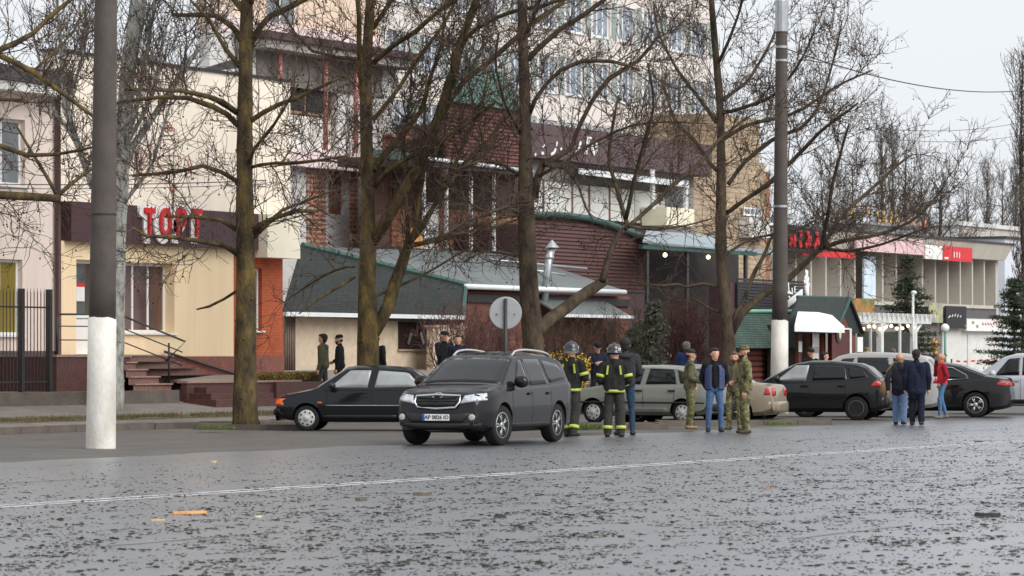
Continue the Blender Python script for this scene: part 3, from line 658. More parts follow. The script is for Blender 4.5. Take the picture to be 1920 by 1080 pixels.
# ---- E: apartment block ----
VE = 75.0
E = thing('apartment_block', (145, VE, 1.4), 'tall pale apartment block with white windows and green window panels', 'apartment block')
M_ESLAB = mat('beige_panel_wall', C(216, 208, 202), .9, .1, .6, .15, 20)
M_EWIN = mat('white_window_band', C(212, 216, 220), .6, .08, 1.5)
M_EGRN = mat('faded_green_panel', C(138, 150, 147), .8, .2, 1.5)
M_EGL = glass_mat('apartment_glass', C(126, 136, 148), .1)
uE0, uE1 = pv(592, 200, VE).x, pv(1336, 200, VE).x
zE0, fh = 7.1-3.02*2, 3.02
holes = []; nb = 14; bw = (uE1-uE0)/nb
for fl in range(0, 9):
    for i in range(nb):
        holes.append((uE0+bw*i+.35, uE0+bw*i+.35+bw*.66, zE0+fl*fh+.95, zE0+fl*fh+2.65))
holed(MB(), uE0, uE1, 1.2, zE0+9*fh, holes, VE, .35).build('wall', M_ESLAB, E)
skew(E, 'core', M_ESLAB, uE0+.3, uE1-.3, VE+.6, VE+12, .3, zE0+9*fh-.1, 1.66)
wf = MB(); ww, wh_ = bw*.66, 1.7
wf.box(0, ww, .12, .18, 0, .1).box(0, ww, .12, .18, wh_-.1, wh_).box(0, .1, .12, .18, .1, wh_-.1).box(ww-.1, ww, .12, .18, .1, wh_-.1)
for k in (1, 2): wf.box(ww*k/3-.06, ww*k/3+.06, .12, .18, .1, wh_-.1)
wme = wf.mesh('window', M_EWIN); pme = MB().box(.1, ww-.1, .15, .165, .1, wh_-.1).mesh('pane', M_EGL)
cme = MB().box(.12, ww-.12, .30, .31, .1, wh_-.1).mesh('curtain', M_EWIN)
gme = MB().box(0, bw*.2, -.02, .03, -.05, 1.8).mesh('green_panel', M_EGRN); sme = MB().box(-.05, ww+.05, -.1, .12, -.07, -.005).mesh('sill', M_WTRIM)
for k, h in enumerate(holes):
    if h[3] < 8.5: continue
    o = link('window', wme, E, True); o.location = Vector((h[0], VE, h[2]))-E.location
    for nme, me in (('pane', pme), ('sill', sme)): link(nme, me, o, True)
    g = link('green_panel', gme, E, True); g.location = Vector((h[1]+.12, VE, h[2]-.0))-E.location
random.seed(5)
for k in range(7):
    h = random.choice([h for h in holes if h[3] > 12 and h[0] > uE0+14]); MB().box(h[0]+.3, h[0]+1.1, VE-.42, VE-.01, h[2]-.75, h[2]-.12).build('air_conditioner', M_WPAN, E)
# ---- F: yellow brick tower ----
Fb = thing('yellow_brick_house', (165, 74, 1.4), 'stepped yellow brick building beside the apartment block', 'building')
M_YB = brick_mat('yellow_brick', C(184, 164, 138), C(164, 142, 118), C(150, 132, 112), 1.0, .7, .25, msize=.03)
VF = 71.0
a = RV(1322, 300, 1426, 445, VF); b = RV(1345, 218, 1426, 320, VF)
bx(Fb, 'wall', M_YB, a[0]-2, a[1]+.6, VF, VF+3.9, .3, a[3]); bx(Fb, 'tower_wall', M_YB, b[0], b[1], VF+.05, VF+3.8, a[3]+.002, b[3])
c = RV(1424, 322, 1447, 445, VF); bx(Fb, 'brown_wing', mat('brown_brick_plain', C(146, 104, 76), .9, .2, 2), a[1]+.61, c[1], VF+.1, VF+3.7, 1.2, c[3])
d = RV(1405, 404, 1444, 446, VF-.6); bx(Fb, 'balcony', M_WPAN, d[0], d[1], VF-.6, VF-.003, d[2], d[2]+1.0)
wF = window(Fb, d[0]+.2, d[1]-.2, d[2]+1.1, d[3]+.4, VF-.35, M_WHITE, M_EGL, 3, .12, .08)
# ---- G: concrete building with fins and signs ----
VG = 80.0
G = thing('concrete_arcade', (200, VG, 1.6), 'concrete shop building with upright fins and red sign panels', 'building')
M_CONC = mat('pale_concrete', C(186, 180, 170), .9, .12, .6, .2, 15)
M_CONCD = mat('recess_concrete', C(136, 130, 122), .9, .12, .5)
uG0, uG1 = pv(1462, 500, VG).x, pv(1866, 500, VG).x
zg0, zg1, zg2 = pv(1800, 571, VG).z, pv(1800, 484, VG).z, pv(1800, 455, VG).z
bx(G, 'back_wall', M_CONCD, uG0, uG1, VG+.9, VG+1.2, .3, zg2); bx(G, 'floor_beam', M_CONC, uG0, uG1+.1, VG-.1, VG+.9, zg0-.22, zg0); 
bx(G, 'end_wall', M_CONC, uG1+.11, uG1+.4, VG-.05, VG+14, .3, zg1)
MB().hexa([(uG0, VG-.5, zg1), (uG1+.5, VG-.5, zg1), (uG1+.5, VG+15, zg1), (uG0, VG+15, zg1), (uG0, VG-.9, zg2), (uG1+1.0, VG-.9, zg2), (uG1+1.0, VG+15, zg2), (uG0, VG+15, zg2)]).build('fascia', M_CONC, G)
bx(G, 'roof_edge', M_DKROOF, uG0, uG1+1.05, VG-.95, VG+15, zg2+.002, zg2+.16)
ufs = [pv(x, 520, VG).x for x in (1878, 1842, 1806, 1769, 1733, 1690, 1650, 1608, 1591, 1558, 1524, 1494)]
fin = MB().box(-.11, .11, -.1, .9, 0, zg1-zg0).mesh('fin', M_CONC)
nf = 16; du = (uG1-uG0)/nf
for i in range(nf+1): o = link('fin', fin, G, True); o.location = Vector((uG1-du*i-.1, VG, zg0))-G.location
for i in range(nf): 
    MB().box(uG1-du*(i+1)+.15, uG1-du*i-.35, VG+.86, VG+.898, zg0+.05, zg0+(zg1-zg0)*.93).build('window', glass_mat('dull_glass', C(120, 114, 108), .25), G)
bx(G, 'ground_floor', M_WPAN, pv(1766, 640, VG).x, uG1+.1, VG-.05, VG+.8, .3, zg0-.9); bx(G, 'shop_strip', mat('dark_strip', C(92, 90, 92), .8, .1, 1), pv(1560, 590, VG).x, uG1+.1, VG-.02, VG+.8, zg0-.89, zg0-.23)
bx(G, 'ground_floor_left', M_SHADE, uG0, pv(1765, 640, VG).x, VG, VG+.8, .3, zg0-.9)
def sign(name, m, x0, y0, x1, y1, v, txt=None, tm=None, sz=.6, **kw):
    o = pbox(G, name, m, x0, y0, x1, y1, v, .12)
    if txt:
        a = RV(x0, y0, x1, y1, v); text_on(txt, sz, ((a[0]+a[1])/2, v-.02, (a[2]+a[3])/2), (1, 0, 0), G, 'lettering', tm, .01, **kw)
sign('sign_panel', M_RED, 1768, 463, 1823, 490, VG-1.1); strokes(G, 'sign_mark', M_WSIGN, [[(1789, 472), (1789, 483)], [(1794, 472), (1794, 483)], [(1799, 473), (1799, 484)]], VG-1.12, 4); strokes(G, 'sign_mark', M_WSIGN, [[(1771, 484), (1778, 484)]], VG-1.12, 4)
sign('sign_panel', M_WSIGN, 1735, 460, 1767, 486, VG-1.1); sign('sign_panel', mat('pink_white_sign', C(214, 182, 182), .6, .2, 3), 1606, 446, 1733, 474, VG-1.1)
sign('sign_board', mat('black_sign', C(40, 38, 42), .6, .1, 2), 1478, 428, 1542, 472, VG-1.3)
strokes(G, 'sign_mark', M_RED, [[(1482, 442), (1484, 452), (1482, 462)], [(1489, 440), (1490, 450), (1489, 462)], [(1501, 434), (1502, 444)], [(1500, 452), (1501, 464)], [(1514, 434), (1516, 448), (1510, 464)], [(1519, 443), (1518, 462)], [(1531, 435), (1534, 448), (1526, 464)], [(1535, 452), (1534, 460)]], VG-1.42, 12)
sign('red_strip', M_RED, 1505, 471, 1602, 482, VG-1.0); sign('banner', mat('blue_white_banner', C(176, 204, 222), .6, .0, 1.2, col2=C(224, 230, 236)), 1620, 481, 1642, 560, VG-.4)
sign('sign_board', mat('black_sign', C(40, 38, 42), .6, .1, 2), 1774, 574, 1812, 616, VG-.5); strokes(G, 'sign_mark', M_WSIGN, [[(1778, 596), (1782, 592)], [(1785, 594), (1787, 590)], [(1790, 594), (1792, 589)], [(1795, 595), (1797, 590)], [(1800, 595), (1802, 592)]], VG-.52, 2.4)
sign('sign_strip', M_WSIGN, 1813, 600, 1892, 621, VG-.5); strokes(G, 'sign_mark', mat('faded_red_marks', C(196, 110, 116), .6, .2, 6), [[(x, 605+i % 2), (x+2.5, 609)] for i, x in enumerate(range(1842, 1880, 5))], VG-.52, 3.2); strokes(G, 'sign_flower', mat('faded_flower', C(170, 130, 110), .6, .3, 6), [[(1831, 611), (1834, 612)], [(1823, 604), (1826, 605)], [(1809, 611), (1812, 612)]], VG-.52, 5)
pbox(G, 'white_shutter', M_WPAN, 1815, 628, 1880, 700, VG-.12, .05); pbox(G, 'poster', mat('yellow_blue_poster', C(120, 138, 160), .6, .0, 1.5, col2=C(190, 180, 110)), 1742, 568, 1768, 605, VG-.4, .05)
pbox(G, 'green_shop_sign', mat('green_orange_sign', C(70, 110, 60), .6, .0, 1.5, col2=C(196, 120, 60)), 1600, 560, 1640, 590, VG-.6, .1)
M_YEL, M_ORA = mat('yellow_letter', C(216, 168, 70), .5, .1, 2), mat('orange_letter', C(196, 116, 84), .5, .1, 2)
for ln, w in (([(1599, 386), (1597, 398), (1594, 409)], 5.5), ([(1614, 386), (1614, 393)], 4.5), ([(1613, 400), (1613, 408)], 4), ([(1629, 388), (1627, 396), (1626, 403)], 6), ([(1645, 397), (1646, 404)], 5), ([(1656, 396), (1658, 402)], 5), ([(1648, 414), (1651, 415)], 4), ([(1656, 411), (1661, 410), (1661, 418)], 5), ([(1672, 395), (1672, 408), (1670, 418)], 4.5), ([(1682, 398), (1681, 410), (1679, 421)], 5)): strokes(G, 'roof_letter', M_YEL, [ln], VG+7, w*1.5)
for ln, w in (([(1691, 413), (1692, 420)], 6), ([(1702, 414), (1703, 421)], 6), ([(1715, 411), (1714, 423)], 4.5), ([(1724, 417), (1727, 424)], 4), ([(1736, 412), (1734, 426)], 5)): strokes(G, 'roof_letter', M_ORA, [ln], VG+7, w*1.4)
pbox(G, 'letter_frame', M_DKMET, 1592, 424, 1745, 427, VG+7.1, .1)
# far right white buildings
wb = thing('white_box_building', (260, 110, 1.6), 'white flat roofed building with a blue sign behind the arcade', 'building')
a = RV(1795, 428, 1913, 700, 105); bx(wb, 'wall', mat('white_wall', C(224, 224, 222), .8, .06, 1), a[0], a[1], 105, 118, .3, a[3]); bx(wb, 'roof_slab', M_WPAN, a[0]-.3, a[1]+.3, 104.7, 118, a[3]+.002, a[3]+.35)
pbox(wb, 'blue_sign', mat('blue_sign', C(40, 130, 210), .5, .1, 2), 1853, 448, 1880, 464, 104.8, .1); pbox(wb, 'parapet', M_CONC, 1800, 432, 1912, 470, 104.9, .05)
w2 = thing('pale_far_building', (330, 100, 1.6), 'pale bluish wall at the far end of the street', 'building')
a = RV(1884, 452, 1990, 700, 96); bx(w2, 'wall', mat('bluish_white_wall', C(206, 210, 220), .8, .06, .8), a[0], a[1]+20, 96, 104, .3, a[3]); bx(w2, 'roof_edge', M_DKROOF, a[0]-.2, a[1]+20, 95.8, 104, a[3]+.002, a[3]+.2)
# ================= kiosk, pergola, poles, signs, hedges =================
VKI = 46.5
M_WOOD = mat('red_brown_logs', C(104, 56, 46), .75, .2, 3, stretch=(.3, 1, 3))
M_SHING2 = brick_mat('green_tab_shingles', C(72, 92, 82), C(58, 78, 70), C(44, 58, 54), 2.2, .5, .2, .95, .04, rot=(math.radians(-62), 0, 0))
M_LTRIM = mat('light_green_trim', C(112, 164, 142), .6, .08, 3)
kz = lambda x, y, v=VKI: pv(x, y, v).z
# long low pavilion with green skirt roof left of the kiosk
pvn = thing('log_pavilion', (128, VKI, .5), 'log pavilion with black slatted top and green shingle skirt', 'pavilion')
a = RV(1378, 640, 1500, 705, VKI+.9); n = 9; dz = (a[3]-.4)/n
for i in range(n): MB().tube([(a[0], VKI+1.0, .5+dz*(i+.5)), (a[1], VKI+1.0, .5+dz*(i+.5))], dz*.52, 8).build('log', M_WOOD, pvn, True)
skew(pvn, 'core', M_BROWN, a[0]+.05, a[1]-.05, VKI+1.1, VKI+4, .3, kz(1440, 530), 1.6)
e0, e1 = pv(1374, 652, VKI+.3), pv(1502, 652, VKI+.3); t0, t1 = pv(1388, 585, VKI+1.0), pv(1512, 585, VKI+1.0)
MB().slab([e0, e1, t1, t0], .06).build('skirt_roof', M_SHING2, pvn); MB().tube([t0+Vector((0, -.03, .03)), t1+Vector((0, -.03, .03))], .07, 6).build('ridge_trim', M_LTRIM, pvn, True)
b = RV(1380, 524, 1512, 580, VKI+1.05); n = 10; dz = (b[3]-b[2])/n
for i in range(n): MB().box(b[0], b[1], VKI+.98, VKI+1.03, b[2]+dz*i+.012, b[2]+dz*(i+1)-.012).build('slat', mat('charcoal_slats', C(48, 46, 52), .6, .15, 3), pvn)
# kiosk with gable
ki = thing('gable_kiosk', (140, VKI, .5), 'small wooden kiosk with green edged gable roof behind the white awning', 'kiosk')
VQ = VKI-.3
g = RV(1490, 610, 1604, 705, VQ)
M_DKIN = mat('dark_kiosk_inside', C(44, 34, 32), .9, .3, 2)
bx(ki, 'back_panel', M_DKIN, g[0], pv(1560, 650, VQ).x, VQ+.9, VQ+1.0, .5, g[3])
bx(ki, 'gable_wall', M_WOOD, pv(1562, 650, VQ).x, g[1], VQ, VQ+.2, .5, kz(1585, 618, VQ))
pg0, pg1, pgt = pv(1558, 620, VQ), pv(1607, 620, VQ), pv(1584, 562, VQ)
MB().prism_y([(pg0.x, pg0.z), (pg1.x, pg1.z), (pgt.x, pgt.z)], VQ+.0, VQ+.15).build('gable', M_WOOD, ki)
sh = lambda p, k: Vector((p.x-.468*k*0-1.9*k*.3, p.y+0, p.z))
# roof planes run back from the gable to the left
L = Vector((-3.0, .5, 0))
MB().slab([pg0+Vector((-.1, -.15, -.1)), pgt+Vector((0, -.15, .05)), pgt+L+Vector((0, 0, .05)), pg0+L+Vector((-.1, 0, -.1))][::-1], .08).build('roof_left', mat('dark_bitumen', C(52, 58, 58), .9, .15, 3, .3, 10), ki)
MB().slab([pg1+Vector((.12, -.15, -.1)), pgt+Vector((0, -.15, .05)), pgt+L+Vector((0, 0, .05)), pg1+L+Vector((.12, 0, -.1))], .08).build('roof_right', mat('dark_bitumen', C(52, 58, 58), .9, .15, 3, .3, 10), ki)
MB().tube([pg0+Vector((-.1, -.2, -.1)), pgt+Vector((0, -.2, .06))], .07, 6).build('barge_board', M_GTRIM, ki, True)
MB().tube([pg1+Vector((.1, -.2, -.1)), pgt+Vector((0, -.2, .06))], .06, 6).build('barge_board', M_DKMET, ki, True)
MB().tube([pgt+Vector((0, -.15, .06)), pgt+L+Vector((0, 0, .06))], .06, 6).build('ridge_trim', M_GTRIM, ki, True)
pbox(ki, 'door', mat('dark_red_door', C(84, 38, 34), .6, .15, 3), 1560, 622, 1594, 700, VQ-.03, .03); pbox(ki, 'door_frame', M_WTRIM, 1594, 616, 1597, 700, VQ-.05, .04); pbox(ki, 'door_head', M_WTRIM, 1572, 615, 1593.5, 618, VQ-.05, .04)
for x in (1500, 1520, 1545): pbox(ki, 'post', M_WOOD, x-3, 612, x+3, 700, VQ+.3, .12)
for x0, y0, x1, y1 in ((1498, 640, 1504, 660), (1524, 620, 1536, 650), (1524, 662, 1535, 690), (1608, 632, 1618, 660)): pbox(ki, 'notice', M_WSIGN, x0, y0, x1, y1, VQ+.2, .02)
# white awning
an = thing('white_awning', pv(1535, 622, VQ-.8), 'white fabric awning hanging off the kiosk roof', 'awning')
A0, A1, A2, A3 = pv(1496, 584, VQ+.1), pv(1555, 586, VQ+.1), pv(1583, 612, VQ-.9), pv(1490, 610, VQ-.9)
M_AWN = mat('white_canvas', C(226, 228, 230), .7, .05, 2)
MB().slab([A3, A2, A1, A0], .02).build('top_cloth', M_AWN, an)
MB().hexa([tuple(p) for p in (A3+Vector((0, -.015, -.2)), A2+Vector((0, -.015, -.22)), A2+Vector((0, .015, -.22)), A3+Vector((0, .015, -.2)), A3+Vector((0, -.015, 0)), A2+Vector((0, -.015, 0)), A2+Vector((0, .015, 0)), A3+Vector((0, .015, 0)))]).build('valance', M_AWN, an)
MB().add([A3, A0, A0+Vector((0, 0, -.7)), A3+Vector((0, 0, -.2)), *(p+Vector((.03, 0, 0)) for p in (A3, A0, A0+Vector((0, 0, -.7)), A3+Vector((0, 0, -.2))))], [(0, 1, 2, 3), (7, 6, 5, 4), (0, 4, 5, 1), (2, 6, 7, 3), (1, 5, 6, 2), (3, 7, 4, 0)]).build('side_cloth', M_AWN, an)
# round emblem sign
rs = thing('round_sign', pv(1574, 640, VQ-.6), 'round dark shop sign with pale figure hanging by the kiosk door', 'sign')
c = pv(1573, 629, VQ-.55); 
MB().lathe([(.27, -.03), (.27, .03)], 20, tuple(c), 'y').build('disc', mat('navy_sign', C(44, 50, 62), .5, .1, 3), rs)
MB().lathe([(.275, -.035), (.29, 0), (.275, .035)], 20, tuple(c+Vector((0, .0, 0))), 'y').build('rim', M_DKMET, rs)
b = MB(); b.ball(c+Vector((0, -.04, .03)), .1, 8, 6, (1, .3, 1.9)); b.build('figure', mat('pale_yellow_paint', C(206, 198, 140), .6, .1, 4), rs, True)
# white figure sign board over the pavilion
fs = thing('white_letter_sign', pv(1500, 575, VKI+.6), 'slanted white script marks and band with a tall white plant shape above the pavilion', 'sign')
strokes(fs, 'script_mark', M_WSIGN, [[(1478, 528), (1479, 545), (1482, 549)], [(1475, 548), (1484, 550)], [(1485, 540), (1486, 552)], [(1490, 537), (1490, 549)], [(1479, 556), (1481, 558)]], VKI+.55, 4.5)
q = [pv(x, y, VKI+.55) for x, y in ((1479, 576), (1505, 555), (1505, 542), (1479, 563))]; MB().slab(q, .04).build('slanted_band', M_WSIGN, fs)
f = MB(); base = pv(1510, 580, VKI+.6); top = pv(1511, 505, VKI+.6); H_ = top.z-base.z
f.tube([(base.x, VKI+.55, base.z), (base.x+.03, VKI+.55, base.z+H_*.35), (base.x, VKI+.55, base.z+H_*.6)], [.04, .07, .1], 6).tube([(base.x+.2, VKI+.55, base.z+H_*.12), (base.x+.12, VKI+.55, base.z+H_*.4), (base.x, VKI+.55, base.z+H_*.55)], [.03, .05, .09], 6)
for dx, dz, r in ((0, .66, .11), (-.1, .76, .09), (.1, .74, .1), (0, .84, .1), (-.06, .93, .07), (.07, .92, .06), (.2, .62, .06), (-.18, .68, .06)): f.ball((base.x+dx, VKI+.55, base.z+H_*dz), r, 7, 5, (1, .4, 1.3))
f.build('figure', M_WSIGN, fs, True)
# white pergola
pe = thing('white_pergola', (150, 46, .5), 'white timber pergola with braces and a string of warm bulbs', 'pergola')
VP = 46.5
M_PERG = mat('white_painted_timber', C(206, 208, 206), .7, .1, 3)
for x in (1650, 1713, 1632, 1687):
    back = x in (1632, 1687); v = VP+(2.2 if back else 0); u = pv(x, 640, v).x; w = .05 if back else .11
    MB().box(u-w, u+w, v-w, v+w, .5, pv(x, 606, v).z, .02).build('post', M_PERG, pe)
    if not back:
        for sgn in (-1, 1): MB().tube([(u, v, pv(x, 630, v).z), (u+sgn*.75, v, pv(x, 606, v).z)], .06, 4).build('brace', M_PERG, pe)
a = RV(1598, 594, 1742, 606, VP); bx(pe, 'beam', M_PERG, a[0], a[1], VP-.09, VP+.09, a[2], a[3]); bx(pe, 'rear_beam', M_PERG, a[0]+1, a[1]+1, VP+2.1, VP+2.3, a[2], a[3])
nr = 16
for i in range(nr): u = a[0]+(a[1]-a[0])*(i+.5)/nr; MB().box(u-.05, u+.05, VP-.35, VP+2.6, a[3]+.002, a[3]+.12).build('rafter', M_PERG, pe)
random.seed(11)
for i in range(11):
    x = 1608+i*10.5; c = pv(x, 612+3*math.sin(i*1.9)+2, VP-.12); MB().ball(c, .06, 6, 5).build('bulb', M_BULB, pe, True)
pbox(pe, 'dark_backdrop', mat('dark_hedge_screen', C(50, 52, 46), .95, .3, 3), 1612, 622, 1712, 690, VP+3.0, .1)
# thin white post with camera head, lamp balls
lp = thing('camera_post', (150, 46, 3), 'thin white post with a small head above the pergola', 'post')
c0, c1 = pv(1712, 600, VP-.3), pv(1712, 550, VP-.3)
MB().tube([(c0.x, c0.y, .5), c1], .05, 8).build('pole', M_PERG, lp, True); MB().ball(c1+Vector((.08, 0, .02)), .11, 8, 6, (1.5, 1, .8)).build('head', M_PERG, lp, True)
gl = thing('globe_lamp', pg(1771, 705, .5), 'white globe lamp on a teal post by the arcade', 'lamp')
d_ = 150; c0, c1 = pd(1771, 700, d_), pd(1772, 615, d_)
MB().tube([(c1.x, c1.y, .5), c1], .06, 8).build('post', mat('teal_paint', C(92, 140, 130), .5, .1, 3), gl, True); MB().ball(c1, .19, 12, 8).build('globe', M_WSIGN, gl, True)
# tall concrete lamp poles, white below
M_POLE = mat('weathered_concrete_pole', C(82, 75, 71), .9, .18, 3, .35, 40)
M_LIME = mat('whitewash', C(188, 182, 172), .85, .07, 2.2, .35, 25, col2=C(224, 222, 216), stretch=(1, 1, .5))
def pole(name, base, lean, h_white, r0, taper, label, top):
    t = thing(name, base, label, 'pole', 'tall tapering concrete poles')
    ax = lambda z: Vector((base.x, base.y, base.z))+lean*z+Vector((0, 0, z))
    rr = lambda z: r0-taper*z
    zs = [0, .02, .3, h_white*.5, h_white]
    ft = MB().tube([ax(z) for z in zs], [rr(z)+.012 for z in zs], 28)
    for i in range(len(zs)*28-28, len(zs)*28): x_, y_, z_ = ft.v[i]; ft.v[i] = (x_, y_, z_+.05*noise.noise((i*.35, h_white, 2)))
    ft.build('whitewashed_foot', M_LIME, t, True)
    zs = [h_white-.01+i*(top-h_white)/10 for i in range(11)]
    MB().tube([ax(z) for z in zs], [rr(z) for z in zs], 20).build('shaft', M_POLE, t, True)
    return t, ax, rr
right = Vector((SA, -CA, 0))
pl, ax, rr = pole('concrete_pole', pg(189, 842), right*.0115, 2.28, .250, .007, 'tall concrete pole with whitewashed foot in front of the cake shop', 9.5)
pr, ax2, rr2 = pole('concrete_pole', pg(1461, 776, .12), right*.0065, 2.42, .225, .0075, 'tall concrete pole with whitewashed foot on the planted island', 10.7)
cl = MB(); cl.lathe([(rr2(10.6)+.03, 9.95), (rr2(10.6)+.03, 10.75), (.09, 10.9), (.07, 11.6)], 14, (ax2(10).x, ax2(10).y, ax2(0).z)); cl.build('steel_cap', M_STEEL, pr)
for z in (9.2, 5.4, 9.55): 
    MB().lathe([(rr2(z)+.018, -.03), (rr2(z)+.018, .03)], 16, tuple(ax2(z))).build('clamp_band', M_STEEL, pr)
MB().lathe([(rr(4.1)+.015, -.012), (rr(4.1)+.015, .012)], 16, tuple(ax(4.1))).build('clamp_band', M_DKMET, pl)
# overhead wires
wm = mat('black_cable', C(60, 60, 64), .6, 0)
def wire(p, q, sag, r, label, g='overhead wires'):
    pts = []
    for i in range(21): t_ = i/20; x = p.lerp(q, t_); pts.append(x-Vector((0, 0, sag*4*t_*(1-t_))))
    o = MB().tube(pts, r, 4).build('overhead_wire', wm); tag(o, label, 'wire', g); return o
wire(ax2(9.55), pd(1960, 163, 150), .6, .018, 'dark cable running from the island pole across the open sky')
wire(pd(1640, 240, 140), pd(1930, 226, 190), .3, .012, 'thin faint upper wire across the sky beyond the bare trees')
wire(pd(1640, 258, 140), pd(1930, 250, 190), .3, .012, 'thin faint wire just under another wire beyond the bare trees')
wire(pd(-20, 345, 80), pd(500, 338, 81), .05, .011, 'upper thin cable strung across the cake shop front', 'shop cables')
wire(pd(-20, 353, 80), pd(500, 345, 81), .05, .008, 'lower thinner cable strung across the cake shop front', 'shop cables')
# round road sign seen from behind
sg = thing('road_sign', pg(947, 790, .1), 'round grey road sign seen from behind on a dark post', 'road sign')
dS = 79.0; c = pd(948, 587, dS); f_ = Vector((CA, SA, 0))
MB().tube([(c.x, c.y, .1), (c.x, c.y, c.z+.33)], .04, 8).build('post', M_DKMET, sg, True)
b = MB(); b.lathe([(.36, -.012), (.375, 0), (.36, .012)], 28, (0, 0, 0), 'y'); b.xform(Matrix.Translation(c+f_*.06) @ Matrix.Rotation(-(math.pi/2-ANG)+.1, 4, 'Z')); b.build('sign_plate', mat('grey_sign_back', C(158, 160, 162), .45, .1, 4, metal=.3), sg)
for dx in (-.2, .2): p = c+right*dx-f_*.0; MB().ball(p+Vector((0, 0, -.03)), .018, 6, 4).build('bolt', M_DKMET, sg, True)
# yellow figure board and barrier tape near the arcade
yf = thing('yellow_figure_board', pd(1752, 690, 145), 'small yellow and red cut-out board standing beside the conifer', 'board')
c = pd(1752, 648, 145); b = MB(); b.ball(c, .28, 10, 8, (.5, .5, 1.0)); b.ball(c+Vector((.1, 0, -.35)), .2, 8, 6, (.6, .5, 1.1)); b.build('panel', mat('yellow_board', C(226, 200, 60), .6, .2, 4, col2=C(206, 110, 60)), yf, True)
MB().tube([(c.x, c.y, .5), (c.x, c.y, c.z-.3)], .03, 6).build('stake', M_DKMET, yf, True)
tp = thing('barrier_tape', pd(1790, 700, 160), 'red and white barrier tape strung before the arcade shutter', 'tape')
for i in range(14):
    p, q = pd(1786+i*7, 678+1.5*math.sin(i*.5), 160), pd(1793+i*7, 678+1.5*math.sin((i+1)*.5), 160)
    MB().hexa([tuple(x) for x in (p, q, q+Vector((0, .02, 0)), p+Vector((0, .02, 0)), p+Vector((0, 0, .08)), q+Vector((0, 0, .08)), q+Vector((0, .02, .08)), p+Vector((0, .02, .08)))]).build('tape_band', M_RED if i % 2 else M_WSIGN, tp)
for x in (1784, 1886): p = pd(x, 690, 160); MB().tube([(p.x, p.y, .5), (p.x, p.y, 1.5)], .04, 6).build('stake', M_DKMET, tp, True)
# ================= bare trees =================
def bark_mat(name, c1, c2, c3, scale=3.0):
    m = bpy.data.materials.new(name); m.use_nodes = True; n = m.node_tree.nodes; l = m.node_tree.links; b = n['Principled BSDF']
    b.inputs['Roughness'].default_value = .95; b.inputs['Specular IOR Level'].default_value = .2
    tc = n.new('ShaderNodeTexCoord'); mp = n.new('ShaderNodeMapping'); mp.inputs['Scale'].default_value = (1, 1, .45); l.new(tc.outputs['Object'], mp.inputs[0])
    nz = n.new('ShaderNodeTexNoise'); nz.inputs['Scale'].default_value = scale; nz.inputs['Detail'].default_value = 9; nz.inputs['Roughness'].default_value = .7; l.new(mp.outputs[0], nz.inputs['Vector'])
    cr = n.new('ShaderNodeValToRGB'); e = cr.color_ramp.elements; e[0].position = .36; e[0].color = c1; e[1].position = .68; e[1].color = c3
    x = e.new(.5); x.color = c2
    l.new(nz.outputs['Fac'], cr.inputs[0]); l.new(cr.outputs[0], b.inputs['Base Color'])
    bp = n.new('ShaderNodeBump'); bp.inputs['Strength'].default_value = .9; bp.inputs['Distance'].default_value = .04
    n2 = n.new('ShaderNodeTexNoise'); n2.inputs['Scale'].default_value = 16; n2.inputs['Detail'].default_value = 6; l.new(mp.outputs[0], n2.inputs['Vector'])
    l.new(n2.outputs['Fac'], bp.inputs['Height']); l.new(bp.outputs[0], b.inputs['Normal'])
    return m
M_BARK = bark_mat('sycamore_bark', C(52, 46, 38), C(84, 73, 52), C(126, 106, 58))
M_BARKD = bark_mat('dark_bark', C(46, 40, 36), C(76, 66, 55), C(100, 87, 68))
M_BARKW = bark_mat('white_poplar_bark', C(84, 82, 78), C(160, 160, 154), C(196, 196, 188), 5)
M_TWIG = mat('twig_bark', C(88, 76, 67), .95, .35, 1.5, spec=.1)
M_TWIGG = mat('grey_twig_bark', C(104, 98, 94), .95, .3, 1.5, spec=.1)
M_BALL = mat('seed_ball', C(58, 46, 36), .95, .2, 8, spec=.1)
def np_mesh(name, V, F, m, smooth=True):
    "vertices (N,3), quads (M,4)"
    me = bpy.data.meshes.new(name); nv, nf = len(V), len(F)
    me.vertices.add(nv); me.vertices.foreach_set('co', np.ascontiguousarray(V, dtype=np.float32).ravel())
    k = F.shape[1]
    me.loops.add(nf*k); me.loops.foreach_set('vertex_index', np.ascontiguousarray(F, dtype=np.int32).ravel())
    me.polygons.add(nf); me.polygons.foreach_set('loop_start', np.arange(0, nf*k, k, dtype=np.int32)); me.polygons.foreach_set('loop_total', np.full(nf, k, dtype=np.int32))
    me.polygons.foreach_set('use_smooth', np.full(nf, smooth)); me.update(calc_edges=True); me.materials.append(m)
    return me
